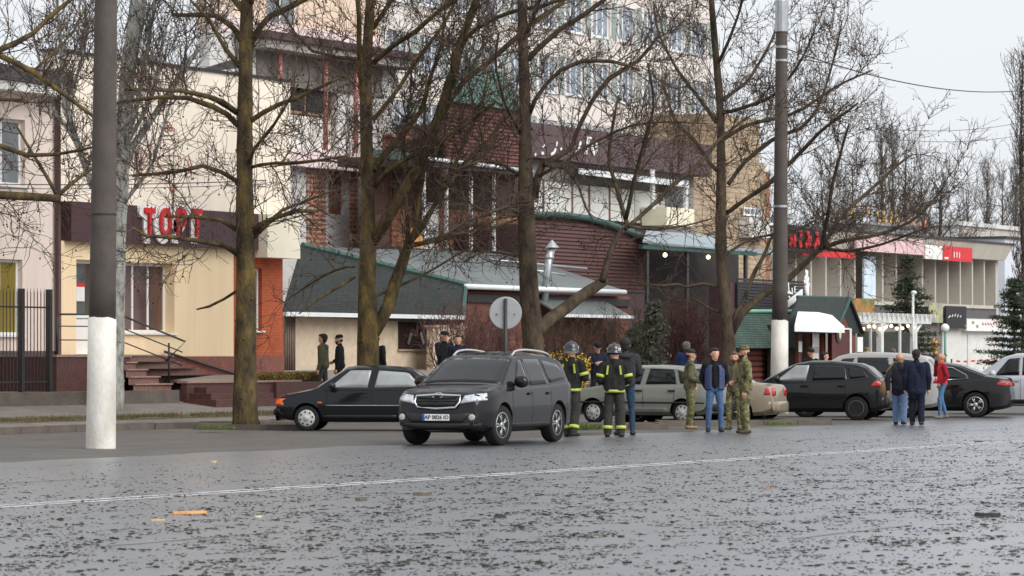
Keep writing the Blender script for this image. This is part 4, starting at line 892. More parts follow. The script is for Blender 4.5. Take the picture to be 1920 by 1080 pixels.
def tubes_np(paths, sides):
    "paths: list of (pts list, radii list) in groups of equal length -> V,F"
    groups = {}
    for p, r in paths: groups.setdefault(len(p), []).append((p, r))
    VV_, FF_ = [], []; base = 0
    for n, g in groups.items():
        P = np.array([x[0] for x in g], dtype=np.float64); R = np.array([x[1] for x in g]); N = len(g)
        T = np.gradient(P, axis=1); T /= np.linalg.norm(T, axis=2, keepdims=True)+1e-9
        ref = np.tile(np.array([.31, .52, .79]), (N, n, 1)); A = np.cross(T, ref); A /= np.linalg.norm(A, axis=2, keepdims=True)+1e-9; B_ = np.cross(T, A)
        w = np.arange(sides)*2*np.pi/sides
        V = P[:, :, None, :]+(A[:, :, None, :]*np.cos(w)[None, None, :, None]+B_[:, :, None, :]*np.sin(w)[None, None, :, None])*R[:, :, None, None]
        idx = np.arange(N*n*sides).reshape(N, n, sides)+base; nx = np.roll(idx, -1, axis=2)
        F = np.stack([idx[:, :-1], nx[:, :-1], nx[:, 1:], idx[:, 1:]], axis=-1).reshape(-1, 4)
        VV_.append(V.reshape(-1, 3)); FF_.append(F); base += N*n*sides
    return np.concatenate(VV_), np.concatenate(FF_)
def smooth_path(pts, rs, step):
    "Catmull-Rom resample"
    out, ro = [], []
    n = len(pts)
    for i in range(n-1):
        p0, p1, p2, p3 = pts[max(i-1, 0)], pts[i], pts[i+1], pts[min(i+2, n-1)]
        k = max(1, int((p2-p1).length/step))
        for j in range(k):
            t = j/k; out.append(.5*((2*p1)+(p2-p0)*t+(2*p0-5*p1+4*p2-p3)*t*t+(3*p1-p0-3*p2+p3)*t**3)); ro.append(rs[i]*(1-t)+rs[i+1]*t)
    out.append(pts[-1]); ro.append(rs[-1]); return out, ro
def wander(p, d, L, n, rng, wob, up):
    pts = [p.copy()]; d = d.normalized(); s = L/(n-1)
    for i in range(n-1):
        d = (d+Vector((rng.gauss(0, wob), rng.gauss(0, wob), rng.gauss(0, wob)+up))).normalized(); p = p+d*s; pts.append(p.copy())
    return pts
def branch_dir(t, rng, amin, amax, up):
    q = Vector((rng.gauss(0, 1), rng.gauss(0, 1), rng.gauss(0, 1))); q = (q-t*q.dot(t))
    q = q.normalized() if q.length > 1e-5 else t.orthogonal().normalized()
    a = math.radians(rng.uniform(amin, amax)); d = t*math.cos(a)+q*math.sin(a); d.z += up
    return d.normalized()
def grow_twigs(limbs, rng, dens=1.0, L1=(1.0, 2.6), up=.25, ang=(35, 75), balls=.35, rt=.0065, start=.12, l2=(.35, .95), zmin=None):
    tw = []; bl = []
    def ball(p):
        q = p+Vector((0, 0, -rng.uniform(.06, .16))); bl.append(q); tw.append(([list(p), list((p+q)/2), list(q)], [.003, .003, .003]))
    for pts, rs in limbs:
        acc = [0]
        for a, b in zip(pts[:-1], pts[1:]): acc.append(acc[-1]+(b-a).length)
        T = acc[-1]; s = T*start+rng.uniform(0, .3)
        while s < T:
            i = max(j for j in range(len(acc)) if acc[j] <= s); i = min(i, len(pts)-2); f = (s-acc[i])/max(1e-6, acc[i+1]-acc[i])
            p = pts[i].lerp(pts[i+1], f); r = rs[i]*(1-f)+rs[i+1]*f; t = (pts[i+1]-pts[i]).normalized()
            s += rng.uniform(.22, .62)/dens
            if r > .16 and rng.random() < .55: continue
            if zmin and p.z < zmin: continue
            L = rng.uniform(*L1)*(1 if r > .03 else .7); n = 8
            b1 = wander(p, branch_dir(t, rng, ang[0], ang[1], up), L, n, rng, .17, up*.22)
            r1 = min(r*.6, rng.uniform(.011, .022)); tw.append(([list(x) for x in b1], [r1*(1-.72*k/(n-1)) for k in range(n)]))
            m = max(4, int(L*6.5*dens))
            for k in range(m):
                j = rng.randint(1, n-1); q = b1[j]; tt = (b1[j]-b1[j-1]).normalized()
                L2 = rng.uniform(*l2); b2 = wander(q, branch_dir(tt, rng, 25, 65, up*.6), L2, 5, rng, .22, up*.16)
                tw.append(([list(x) for x in b2], [rt*1.5, rt*1.35, rt*1.2, rt, rt*.8]))
                if rng.random() < balls*.5: ball(b2[-1])
                for h in range(rng.randint(1, 4)):
                    j2 = rng.randint(1, 4); b3 = wander(b2[j2], branch_dir((b2[j2]-b2[j2-1]).normalized(), rng, 25, 70, up*.4), rng.uniform(.15, .45), 4, rng, .25, .03)
                    tw.append(([list(x) for x in b3], [rt, rt*.9, rt*.8, rt*.6]))
                    if rng.random() < balls*.35: ball(b3[-1])
    return tw, bl
def make_tree(name, label, base, limbs_px, d, seed, mat_main=None, twig=None, group=None, depth_spread=.0, local_limbs=None, cat='tree', ws=1.0, **kw):
    rng = random.Random(seed); limbs = []
    for L in (limbs_px or []):
        dz0 = rng.uniform(-1, 1)*depth_spread if len(limbs) else 0
        pts, rs = [], []
        n = len(L)
        for i, (x, y, w) in enumerate(L):
            dd = d+dz0*(i/(n-1)) if len(limbs) else d
            pts.append(pd(x, y, dd)); rs.append(max(.006, w*.5*dd/FPX*(ws if w > 12 else min(1, ws*1.25))))
        limbs.append(smooth_path(pts, rs, .35))
    if local_limbs: limbs += [smooth_path(p, r, .5) for p, r in local_limbs]
    for pts, rs in limbs[1:]:
        for i in range(1, len(pts)): pts[i] = pts[i]+Vector(noise.noise_vector(pts[i]*.9))*.07
    for pts, rs in limbs:
        for i in range(len(rs)): rs[i] *= 1+.10*noise.noise(pts[i]*2.3)
    t = thing(name, base, label, cat, group)
    main = MB(); main.smooth = True
    for pts, rs in limbs: main.tube(pts, rs, 12 if rs[0] > .1 else 7)
    if limbs and limbs[0][1][0] > .2:     # knobbly burrs on the trunk
        pts, rs = limbs[0]
        for k in range(26):
            i = rng.randint(0, len(pts)-1); a = rng.uniform(0, 6.28); main.ball(pts[i]+Vector((math.cos(a), math.sin(a), rng.uniform(-.3, .3)))*rs[i]*.93, rs[i]*rng.uniform(.1, .24), 6, 5)
    main.build('trunk', mat_main or M_BARK, t)
    tw, bl = grow_twigs(limbs, rng, **kw)
    V, F = tubes_np(tw, 3); link('crown', np_mesh('crown', V, F, twig or M_TWIG), t)
    if bl:
        ic = MB().ball((0, 0, 0), .021, 5, 4); bv = np.array(ic.v); P = np.array([list(x) for x in bl]); n = len(bv)
        V = (P[:, None, :]+bv[None]).reshape(-1, 3); q = [f for f in ic.f if len(f) == 4]; F = (np.array(q)[None]+np.arange(len(P))[:, None, None]*n).reshape(-1, 4)
        tag(link('seed_balls', np_mesh('seed_balls', V, F, M_BALL), t), kind='stuff')
    return t
T1 = [[(462, 803, 74), (460, 785, 60), (460, 700, 51), (461, 560, 46), (459, 400, 42), (459, 250, 38), (461, 100, 34), (463, 0, 30), (466, -150, 24)],
 [(446, 212, 15), (415, 192, 12), (389, 178, 10), (344, 168, 8), (293, 167, 7), (237, 168, 6)],
 [(446, 235, 15), (425, 216, 13), (400, 203, 12), (350, 185, 10), (300, 182, 8), (235, 190, 7), (190, 200, 4)],
 [(445, 340, 10), (415, 325, 8), (381, 314, 8), (334, 320, 7), (285, 326, 6), (246, 330, 5)], [(446, 432, 9), (412, 412, 8), (365, 406, 7), (306, 407, 5)],
 [(448, 478, 14), (422, 459, 11), (375, 450, 9), (324, 446, 8), (272, 441, 7), (246, 425, 4)], [(445, 545, 6), (420, 560, 5), (395, 574, 5), (370, 580, 3)],
 [(453, 75, 17), (435, 50, 13), (405, 32, 10), (378, 28, 9), (326, 25, 6)], [(455, 130, 12), (425, 95, 9), (395, 40, 7), (360, 5, 5), (330, -40, 4)],
 [(470, 80, 18), (490, 50, 16), (507, 31, 15), (542, 11, 13), (573, -4, 12), (620, -40, 9)], [(468, 228, 11), (495, 208, 10), (524, 191, 9), (587, 171, 7), (650, 140, 5)],
 [(465, 312, 8), (480, 280, 7), (498, 253, 7), (529, 213, 5), (560, 160, 4)], [(470, 440, 14), (490, 420, 11), (511, 409, 9), (556, 391, 8), (590, 396, 7)],
 [(472, 448, 10), (500, 425, 8), (529, 395, 7), (587, 373, 5), (640, 355, 4)], [(469, 314, 7), (520, 306, 6), (573, 302, 5), (653, 293, 4)],
 [(455, 20, 12), (430, -10, 10), (400, -60, 8)], [(468, 10, 12), (500, -50, 10), (560, -120, 8)]]
make_tree('sycamore_tree', 'bare sycamore with rusty mottled trunk on the kerbed island before the cake shop', pg(460, 800, .1), T1, 76.6, 21, M_BARK, group='bare sycamores along the kerb', ws=.8, depth_spread=2.2, start=.2, zmin=3.2, dens=1.15)
T2 = [[(688, 745, 72), (690, 690, 66), (690, 640, 62), (690, 590, 60), (688, 540, 55), (690, 470, 50), (690, 400, 42), (688, 300, 38), (686, 200, 36), (688, 100, 32), (695, 0, 28), (700, -140, 22)],
 [(700, 625, 40), (728, 575, 38), (742, 530, 36), (755, 490, 32), (769, 452, 28), (795, 415, 16), (830, 362, 13), (870, 310, 11), (925, 250, 9), (965, 190, 6)],
 [(697, 455, 36), (720, 420, 34), (742, 387, 33), (778, 320, 31), (809, 249, 29), (840, 160, 27), (867, 75, 25), (893, 0, 23), (935, -110, 18)],
 [(682, 250, 20), (677, 150, 18), (673, 60, 16), (668, -60, 13)],
 [(700, 318, 22), (722, 288, 20), (742, 267, 19), (770, 235, 17), (787, 209, 16), (805, 160, 11), (818, 110, 9), (832, 50, 7), (840, -30, 5)],
 [(702, 350, 17), (728, 320, 16), (751, 302, 15), (790, 280, 13), (822, 262, 12), (880, 228, 9), (930, 190, 6)],
 [(700, 118, 17), (740, 82, 15), (778, 58, 15), (820, 25, 13), (853, -3, 12), (900, -50, 9)], [(700, 225, 12), (730, 185, 11), (751, 156, 10), (800, 89, 9), (840, 36, 7), (870, -30, 5)],
 [(676, 112, 11), (630, 106, 9), (587, 95, 8), (550, 60, 7), (529, 27, 6), (500, -20, 4)], [(672, 310, 6), (620, 300, 5), (560, 305, 5), (500, 312, 3)],
 [(664, 520, 8), (638, 537, 7), (600, 562, 6), (560, 590, 3)], [(664, 500, 7), (630, 505, 6), (590, 528, 5), (540, 560, 3)],
 [(769, 455, 16), (782, 400, 13), (793, 340, 11), (797, 280, 9), (795, 220, 7), (800, 140, 5)], [(772, 452, 15), (806, 400, 12), (836, 350, 10), (862, 290, 9), (895, 215, 7), (915, 130, 5)],
 [(770, 458, 10), (815, 447, 8), (860, 438, 8), (920, 430, 7), (985, 405, 5)], [(772, 462, 9), (820, 450, 7), (880, 424, 6), (935, 408, 5), (970, 400, 4)],
 [(765, 465, 12), (762, 400, 10), (757, 330, 9), (762, 240, 7), (770, 150, 5), (765, 60, 4)], [(820, 232, 18), (840, 190, 17), (870, 150, 17), (907, 120, 16), (950, 85, 16), (982, 58, 15), (1053, 4, 13), (1100, -40, 10)],
 [(868, 78, 13), (895, 55, 11), (929, 36, 10), (975, 20, 10), (1018, 9, 9), (1070, -8, 7)], [(690, 560, 10), (730, 545, 7), (790, 515, 6), (850, 480, 5), (900, 455, 4)], [(694, 60, 14), (720, 20, 12), (760, -40, 9)]]
make_tree('sycamore_tree', 'bare forked sycamore with yellow lichen limbs behind the dark hatchback', pg(690, 745, .3), T2, 87.0, 22, M_BARK, group='bare sycamores along the kerb', ws=.63, depth_spread=2.5, start=.12, zmin=3.6, dens=1.2)
T3 = [[(1008, 800, 84), (1004, 740, 72), (1000, 650, 66), (993, 560, 62), (988, 450, 56), (986, 350, 48), (985, 250, 37), (983, 150, 34), (980, 60, 32), (978, -120, 26)],
 [(1008, 622, 44), (1035, 597, 40), (1070, 570, 38), (1105, 545, 36), (1135, 524, 30)],
 [(1130, 527, 24), (1140, 495, 20), (1148, 465, 19), (1160, 440, 18), (1178, 424, 17), (1169, 391, 12), (1155, 350, 11), (1142, 307, 10), (1146, 240, 8), (1160, 180, 5)],
 [(1172, 430, 14), (1200, 405, 13), (1230, 378, 13), (1262, 351, 12), (1307, 307, 11), (1347, 262, 9), (1400, 220, 6)], [(1173, 410, 12), (1185, 350, 11), (1209, 275, 9), (1222, 200, 7), (1215, 120, 5)],
 [(1000, 370, 32), (1008, 335, 26), (1018, 307, 22), (1045, 294, 17), (1068, 280, 15), (1088, 235, 14), (1107, 191, 14), (1142, 147, 12), (1196, 116, 9), (1240, 60, 6)],
 [(992, 215, 16), (1000, 191, 15), (1025, 160, 14), (1053, 133, 13), (1089, 115, 11), (1147, 115, 9), (1200, 130, 6)], [(990, 112, 20), (1004, 98, 19), (1049, 58, 17), (1093, 31, 16), (1133, 0, 14), (1190, -50, 10)],
 [(975, 400, 10), (949, 392, 9), (921, 396, 8), (872, 415, 6), (830, 440, 4)], [(974, 406, 8), (942, 404, 7), (910, 419, 5), (880, 440, 4)], [(976, 330, 9), (940, 305, 8), (900, 300, 6), (850, 318, 4)],
 [(1020, 308, 12), (1060, 318, 8), (1085, 345, 7), (1100, 385, 6), (1112, 410, 4)], [(1010, 330, 10), (1050, 310, 8), (1100, 275, 7), (1180, 235, 6), (1260, 228, 5), (1330, 232, 3)],
 [(976, 250, 10), (950, 200, 8), (930, 130, 7), (935, 60, 5)], [(990, 60, 12), (1010, 10, 10), (1030, -60, 8)], [(1178, 424, 8), (1230, 430, 6), (1290, 420, 5), (1340, 408, 3)], [(968, 480, 8), (940, 470, 5), (905, 472, 4), (870, 490, 3)]]
make_tree('sycamore_tree', 'bare sycamore with a thick low limb beside the round road sign', pg(1006, 800, .1), T3, 84.0, 23, M_BARKD, group='bare sycamores along the kerb', ws=.6, depth_spread=2.5, start=.15, zmin=3.4, dens=1.2)
T4 = [[(1368, 720, 50), (1367, 680, 46), (1366, 640, 44), (1358, 560, 38), (1352, 460, 36), (1352, 380, 34), (1352, 300, 28), (1350, 200, 24), (1342, 100, 22), (1334, 0, 18), (1330, -90, 13)],
 [(1370, 625, 28), (1390, 590, 26), (1418, 562, 25), (1445, 545, 23), (1480, 520, 20), (1510, 492, 18), (1545, 462, 16), (1600, 448, 10), (1660, 435, 9), (1730, 398, 7), (1775, 340, 4)],
 [(1540, 466, 14), (1555, 440, 12), (1575, 410, 11), (1610, 375, 10), (1655, 335, 8), (1710, 290, 5)], [(1542, 464, 12), (1548, 420, 11), (1556, 370, 9), (1572, 300, 8), (1590, 230, 5)],
 [(1366, 345, 14), (1397, 304, 13), (1428, 275, 12), (1460, 255, 10), (1500, 240, 9), (1540, 190, 7), (1567, 93, 5), (1578, 37, 3)], [(1362, 400, 15), (1400, 372, 14), (1440, 345, 12), (1478, 307, 11), (1515, 274, 10), (1560, 230, 8), (1610, 190, 5)],
 [(1358, 260, 12), (1400, 235, 10), (1478, 217, 9), (1530, 192, 8), (1582, 155, 6), (1634, 133, 4)], [(1352, 210, 11), (1393, 200, 10), (1452, 176, 8), (1500, 120, 6), (1530, 50, 4)],
 [(1352, 190, 11), (1375, 172, 10), (1397, 155, 9), (1438, 96, 7), (1460, 30, 5)], [(1346, 120, 10), (1370, 70, 8), (1390, 10, 6), (1400, -50, 4)], [(1344, 230, 12), (1310, 180, 10), (1270, 130, 8), (1240, 70, 6), (1225, 0, 4)], [(1346, 320, 12), (1305, 270, 9), (1265, 220, 8), (1240, 150, 5)],
 [(1372, 605, 16), (1393, 565, 14), (1408, 525, 12), (1425, 485, 10), (1445, 448, 7), (1470, 410, 5)], [(1345, 537, 9), (1318, 534, 8), (1286, 539, 8), (1271, 533, 7), (1218, 533, 5), (1180, 525, 3)], [(1346, 585, 8), (1330, 578, 7), (1295, 557, 4)],
 [(1355, 480, 8), (1400, 450, 7), (1450, 440, 6), (1500, 428, 5), (1560, 395, 3)], [(1545, 462, 10), (1590, 470, 8), (1640, 462, 7), (1700, 440, 5), (1760, 425, 3)]]
make_tree('sycamore_tree', 'bare wide spreading sycamore behind the group in camouflage', pg(1368, 720, .3), T4, 98.0, 24, M_BARKD, group='bare sycamores along the kerb', ws=.6, depth_spread=3, start=.1, zmin=3.8, dens=1.25)
T0 = [[(-160, 800, 60), (-150, 600, 54), (-140, 420, 46), (-130, 250, 40), (-120, 60, 34), (-115, -80, 28)], [(-138, 370, 26), (-60, 366, 23), (0, 365, 20), (60, 366, 18), (112, 368, 17)], [(108, 368, 9), (130, 345, 8), (160, 322, 6), (195, 300, 4)],
 [(106, 364, 8), (85, 325, 7), (60, 285, 6), (26, 235, 4)], [(-130, 290, 14), (-50, 270, 11), (0, 276, 10), (50, 291, 9), (100, 290, 7), (145, 282, 5), (200, 270, 3)], [(-128, 180, 16), (-60, 125, 14), (0, 92, 12), (60, 62, 10), (100, 28, 9), (160, -20, 6)],
 [(-130, 200, 10), (-40, 188, 8), (0, 187, 7), (46, 184, 6)], [(-125, 60, 16), (-60, 85, 13), (0, 105, 11), (61, 136, 11), (83, 153, 10), (128, 186, 9), (180, 225, 6)], [(60, 136, 6), (100, 100, 5), (140, 60, 4), (165, 10, 3)]]
make_tree('sycamore_tree', 'bare sycamore limbs reaching in front of the pinkish house', pd(-160, 800, 72)*1, T0, 72.0, 25, M_BARK, group='bare sycamores along the kerb', ws=0.85, depth_spread=1.2, start=.25, zmin=4.6, dens=1.0)
P = [[(212, 782, 44), (214, 740, 36), (218, 600, 31), (222, 450, 28), (228, 330, 28), (232, 250, 28), (240, 130, 30), (255, 40, 31), (264, -60, 28)],
 [(232, 330, 15), (250, 275, 14), (266, 250, 13), (290, 212, 12), (320, 168, 11), (352, 120, 9), (400, 60, 7), (440, 10, 5)], [(232, 320, 13), (243, 250, 12), (258, 190, 11), (275, 130, 9), (285, 60, 7), (290, -30, 5)], [(238, 270, 9), (270, 215, 8), (300, 130, 7), (315, 40, 5)],
 [(222, 420, 15), (200, 385, 14), (169, 339, 13), (144, 272, 12), (125, 197, 11), (118, 142, 10), (110, 60, 7), (105, -30, 5)], [(160, 320, 8), (185, 250, 7), (190, 160, 6), (195, 60, 4)], [(140, 262, 8), (110, 220, 7), (80, 150, 6), (60, 60, 4)], [(128, 205, 7), (150, 130, 6), (160, 40, 4)],
 [(225, 390, 9), (262, 345, 8), (290, 300, 6), (310, 230, 5), (330, 150, 4)]]
make_tree('poplar_tree', 'pale barked poplar with upswept branches behind the whitewashed pole', pg(212, 775, .2), P, 80.5, 26, M_BARKW, M_TWIGG, depth_spread=1.6, start=.1, up=.75, ang=(15, 38), L1=(1.2, 2.6), balls=.1, dens=1.0, l2=(.4, .9), zmin=5.0)
# background trees: built once, copied
def auto_tree(seed, h, spread, up, n, r0=.2, tw=M_TWIGG, dens=.6, L1=(1.5, 3.5)):
    rng = random.Random(seed); limbs = [([Vector((0, 0, -.3)), Vector((.1, 0, h*.3)), Vector((-.1, .1, h*.65)), Vector((0, 0, h*.97))], [r0, r0*.8, r0*.45, .02])]
    for i in range(n):
        z = h*rng.uniform(.14, .85); a = rng.uniform(0, 6.28); L = spread*(1-.6*z/h)*rng.uniform(.7, 1.15)
        d = Vector((math.cos(a), math.sin(a), up)); p = Vector((0, 0, z)); pts = [p]
        for k in range(3): d = (d+Vector((rng.gauss(0, .15), rng.gauss(0, .15), .18))).normalized(); pts.append(pts[-1]+d*L/3)
        limbs.append((pts, [r0*.35*(1-z/h)+.03, r0*.22*(1-z/h)+.02, .02, .012]))
    return make_tree('bare_tree', '-', (0, 0, 0), None, 1, seed, M_BARKD, tw, local_limbs=limbs, dens=dens, L1=L1, up=up*.5, ang=(20, 50), balls=0, rt=.014, start=.15, l2=(.6, 1.6))
bt = [auto_tree(31, 15, 4.5, 1.0, 16), auto_tree(32, 20, 2.6, 2.6, 22), auto_tree(33, 12, 5, .7, 16)]
spots = [(0, 1700, 262, 300, 'bare grey tree rising behind the yellow roof letters'), (1, 1652, 235, 320, 'slim bare poplar rising behind the concrete arcade roof'), (1, 1672, 248, 330, 'slimmer bare poplar close beside another behind the arcade'), (2, 1765, 330, 290, 'low bare tree behind the pink white sign'),
 (1, 1852, 300, 340, 'bare poplar standing behind the white box building'), (0, 1812, 350, 330, 'bare tree crown showing over the white box building'), (0, 1598, 300, 300, 'bare tree crown tangled behind the red letter sign'), (1, 1918, 95, 175, 'tall bare poplar at the street end over the pale wall'),
 (0, 1880, 330, 350, 'bare tree behind the blue sign on the white building'), (2, 1540, 330, 280, 'small bare tree between the yellow brick house and the arcade'), (1, 1905, 300, 330, 'bare poplar between the white building and the pale wall')]
for k, (i, x, ytop, d, lab) in enumerate(spots):
    o = bt[i] if k in (0, 1, 3) else copy_tree(bt[i])
    h = [15, 20, 12][i]; top = pd(x, ytop, d); o.location = (top.x, top.y, .5); s = (top.z-.5)/h; o.scale = (s, s, s); o.rotation_euler = (0, 0, k*1.7); tag(o, lab, 'tree', 'far bare trees')
# ================= cars =================
M_TYRE = mat('tyre_rubber', C(34, 33, 33), .85, .15, 8, spec=.3)
M_RIM = mat('alloy_rim', C(168, 170, 172), .35, .1, 6, metal=.8)
M_STEELRIM = mat('dark_steel_rim', C(92, 88, 82), .6, .2, 6, metal=.3)
M_HUBCAP = mat('plastic_hubcap', C(172, 172, 170), .5, .1, 6)
M_CGLASS = mat('car_glass', C(12, 14, 17), .03, 0, spec=.55)
M_CGLASSL = mat('car_glass_pale_reflection', C(150, 154, 156), .08, .25, 1.2, spec=.9)  # pale base colour stands in for sky reflection and see-through light
M_TRIM = mat('black_car_trim', C(30, 30, 31), .5, .1, 5)
M_CHROME = mat('chrome', C(206, 208, 210), .15, 0, metal=1.0)
M_LAMP = mat('headlamp_glass', C(196, 200, 206), .08, .3, 9, spec=.9, metal=.3)
M_TAIL = mat('tail_lamp', C(168, 24, 30), .15, .2, 8, spec=.8)
M_AMBER = mat('amber_lamp', C(216, 96, 34), .2, .1, 8)
M_WELL = mat('wheel_well', C(18, 18, 18), .95, 0)
M_UNDER = mat('underbody', C(24, 24, 24), .95, 0)
def paint(name, c, metal=.1): return mat(name, c, .45, .04, 1.5, metal=metal, coat=.7, spec=.05)
class Car:
    def __init__(s, prof, belt, W, xf, xr, wb, zb=.2, tum=.30, r=.3, taper=.16, wt=.2, arch=.05, taper_r=None):
        s.prof = np.array(prof); s.belt = np.array(belt); s.W = W; s.xf = xf; s.xr = xr; s.wb = wb; s.zb0 = zb; s.tum = tum; s.r = r
        s.taper = taper; s.taper_r = taper_r or taper*.8; s.wt = wt; s.arch = arch
    def top(s, x): return float(np.interp(x, s.prof[:, 0], s.prof[:, 1]))
    def ring(s, x):
        T = s.top(x); zs = min(float(np.interp(x, s.belt[:, 0], s.belt[:, 1])), T-.035)
        fx = max(0, (x-(s.xf-.75))/.75); rx = max(0, ((s.xr+.6)-x)/.6)
        W = s.W*(1-s.taper*fx**2.6-s.taper_r*rx**2.6)
        zb = s.zb0+.10*fx**3+.12*rx**3
        zb = min(zb, zs-.2)
        ws = .955*W; Wr = max(.3, ws-.02-s.tum*(T-zs)); zm = zb+(zs-zb)*.52
        return [(0, zb), (.82*W, zb), (.965*W, zb+.09), (W, zm-.06), (W*.998, zm+.05), (.985*W, zs-.05), (ws, zs), (ws-.02, zs+.012), (Wr, T-.045+(.02 if T-zs < .1 else 0)), (Wr-.10, T-.006), (Wr*.5, T+.012), (0, T+.02)]
    def ypos(s, x, z):
        r = s.ring(x); zs = [p[1] for p in r[1:]]; ys = [p[0] for p in r[1:]]
        for i in range(len(zs)-1):
            if zs[i] <= z <= zs[i+1]: t = (z-zs[i])/max(1e-6, zs[i+1]-zs[i]); return ys[i]*(1-t)+ys[i+1]*t
        return ys[0] if z < zs[0] else 0
    def ztop(s, x, y):
        r = s.ring(x)[7:]
        for (a, b), (c, d) in zip(r[:-1], r[1:]):
            if c <= abs(y) <= a: t = (a-abs(y))/max(1e-6, a-c); return b+(d-b)*t
        return r[0][1]
    def xend(s, y, z, front=True):
        a, b = (s.xf, 0) if front else (s.xr, 0)
        def ins(x):
            r = s.ring(x); return r[0][1] <= z and abs(y) <= s.ypos(x, z)
        st = -.02 if front else .02; x = a
        for _ in range(90):
            if ins(x): break
            x += st
        lo, hi = x, x-st
        for _ in range(12):
            m = (lo+hi)/2
            if ins(m): lo = m
            else: hi = m
        return lo
    def body(s, root, m):
        xs = np.linspace(s.xr, s.xf, 110); V, F = [], []
        for x in xs:
            h = s.ring(float(x)); full = h+[(-p[0], p[1]) for p in h[-2:0:-1]]
            V += [(float(x), p[0], p[1]) for p in full]
        n = len(full)
        for i in range(len(xs)-1):
            for k in range(n): k2 = (k+1) % n; F.append((i*n+k, (i+1)*n+k, (i+1)*n+k2, i*n+k2))
        F.append(tuple(range(n))); F.append(tuple((len(xs)-1)*n+k for k in range(n-1, -1, -1)))
        me = bpy.data.meshes.new('body'); me.from_pydata(V, [], F); me.materials.append(m); me.materials.append(M_WELL)
        bm = bmesh.new(); bm.from_mesh(me); bmesh.ops.recalc_face_normals(bm, faces=bm.faces); bm.to_mesh(me); bm.free()
        o = bpy.data.objects.new('tmp', me); COL.objects.link(o)
        cut = MB()
        for x in s.wb:
            for sg in (-1, 1): cut.lathe([(s.r+s.arch, -.0), (s.r+s.arch, .36)] if sg > 0 else [(s.r+s.arch, -.36), (s.r+s.arch, .0)], 28, (x, sg*(s.W-.27), s.r+.01), 'y')
        cm = cut.mesh('cut', [m, M_WELL]); 
        for p in cm.polygons: p.material_index = 1
        bm = bmesh.new(); bm.from_mesh(cm); bmesh.ops.recalc_face_normals(bm, faces=bm.faces); bm.to_mesh(cm); bm.free()
        co = bpy.data.objects.new('cut', cm); COL.objects.link(co)
        md = o.modifiers.new('b', 'BOOLEAN'); md.operation = 'DIFFERENCE'; md.object = co; md.solver = 'EXACT'
        dg = bpy.context.evaluated_depsgraph_get(); res = bpy.data.meshes.new_from_object(o.evaluated_get(dg))
        bpy.data.objects.remove(o); bpy.data.objects.remove(co); res.name = 'body'
        for p in res.polygons: p.use_smooth = len(p.vertices) <= 5
        try: res.set_sharp_from_angle(angle=math.radians(32))
        except Exception: pass
        b = link('body', res, root, True); s.root = root; s.b = b; return b
    def side(s, name, m, poly, parent=None, off=.006, nx=12, nz=4, sides=(1, -1)):
        "panel lying on the flank, outline (x,z)"
        out = []
        xs = [p[0] for p in poly]; x0, x1 = min(xs), max(xs); n = len(poly)
        def span(x):
            zz = []
            for i in range(n):
                (a, b), (c, d) = poly[i], poly[(i+1) % n]
                if a != c and min(a, c)-1e-9 <= x <= max(a, c)+1e-9: zz.append(b+(d-b)*(x-a)/(c-a))
            return min(zz), max(zz)
        for sg in sides:
            V, F = [], []
            for lay in (off, -.012):
                for i in range(nx+1):
                    x = x0+(x1-x0)*(1e-4+(1-2e-4)*i/nx); lo, hi = span(x)
                    for j in range(nz+1):
                        z = lo+(hi-lo)*j/nz; V.append((x, sg*(s.ypos(x, z)+lay), z))
            N = (nx+1)*(nz+1); id_ = lambda l, i, j: l*N+i*(nz+1)+j
            for i in range(nx):
                for j in range(nz):
                    q = (id_(0, i, j), id_(0, i+1, j), id_(0, i+1, j+1), id_(0, i, j+1)); F.append(q if sg < 0 else q[::-1])
            bd = [(i, 0) for i in range(nx)]+[(nx, j) for j in range(nz)]+[(i, nz) for i in range(nx, 0, -1)]+[(0, j) for j in range(nz, 0, -1)]
            for (a, b), (c, d) in zip(bd, bd[1:]+bd[:1]): q = (id_(0, a, b), id_(1, a, b), id_(1, c, d), id_(0, c, d)); F.append(q if sg < 0 else q[::-1])
            mb = MB().add(V, F); out.append(mb.build(name, m, parent or s.root, True, True))
        return out
    def end(s, name, m, poly, front=True, parent=None, off=.008, ny=8, nz=3, mirror=False):
        "panel lying on the nose or tail, outline (y,z)"
        out = []
        for sg in ((1, -1) if mirror else (1,)):
            pl = [(p[0]*sg, p[1]) for p in poly]; ys = [p[0] for p in pl]; y0, y1 = min(ys), max(ys); n = len(pl)
            def span(y):
                zz = []
                for i in range(n):
                    (a, b), (c, d) = pl[i], pl[(i+1) % n]
                    if a != c and min(a, c)-1e-9 <= y <= max(a, c)+1e-9: zz.append(b+(d-b)*(y-a)/(c-a))
                return min(zz), max(zz)
            V, F = [], []; f = 1 if front else -1
            for lay in (off, -.015):
                for i in range(ny+1):
                    y = y0+(y1-y0)*(1e-4+(1-2e-4)*i/ny); lo, hi = span(y)
                    for j in range(nz+1): z = lo+(hi-lo)*j/nz; V.append((s.xend(y, z, front)+f*lay, y, z))
            N = (ny+1)*(nz+1); id_ = lambda l, i, j: l*N+i*(nz+1)+j
            for i in range(ny):
                for j in range(nz): q = (id_(0, i, j), id_(0, i+1, j), id_(0, i+1, j+1), id_(0, i, j+1)); F.append(q if front else q[::-1])
            bd = [(i, 0) for i in range(ny)]+[(ny, j) for j in range(nz)]+[(i, nz) for i in range(ny, 0, -1)]+[(0, j) for j in range(nz, 0, -1)]
            for (a, b), (c, d) in zip(bd, bd[1:]+bd[:1]): q = (id_(0, a, b), id_(1, a, b), id_(1, c, d), id_(0, c, d)); F.append(q if front else q[::-1])
            out.append(MB().add(V, F).build(name, m, parent or s.root, True, True))
        return out
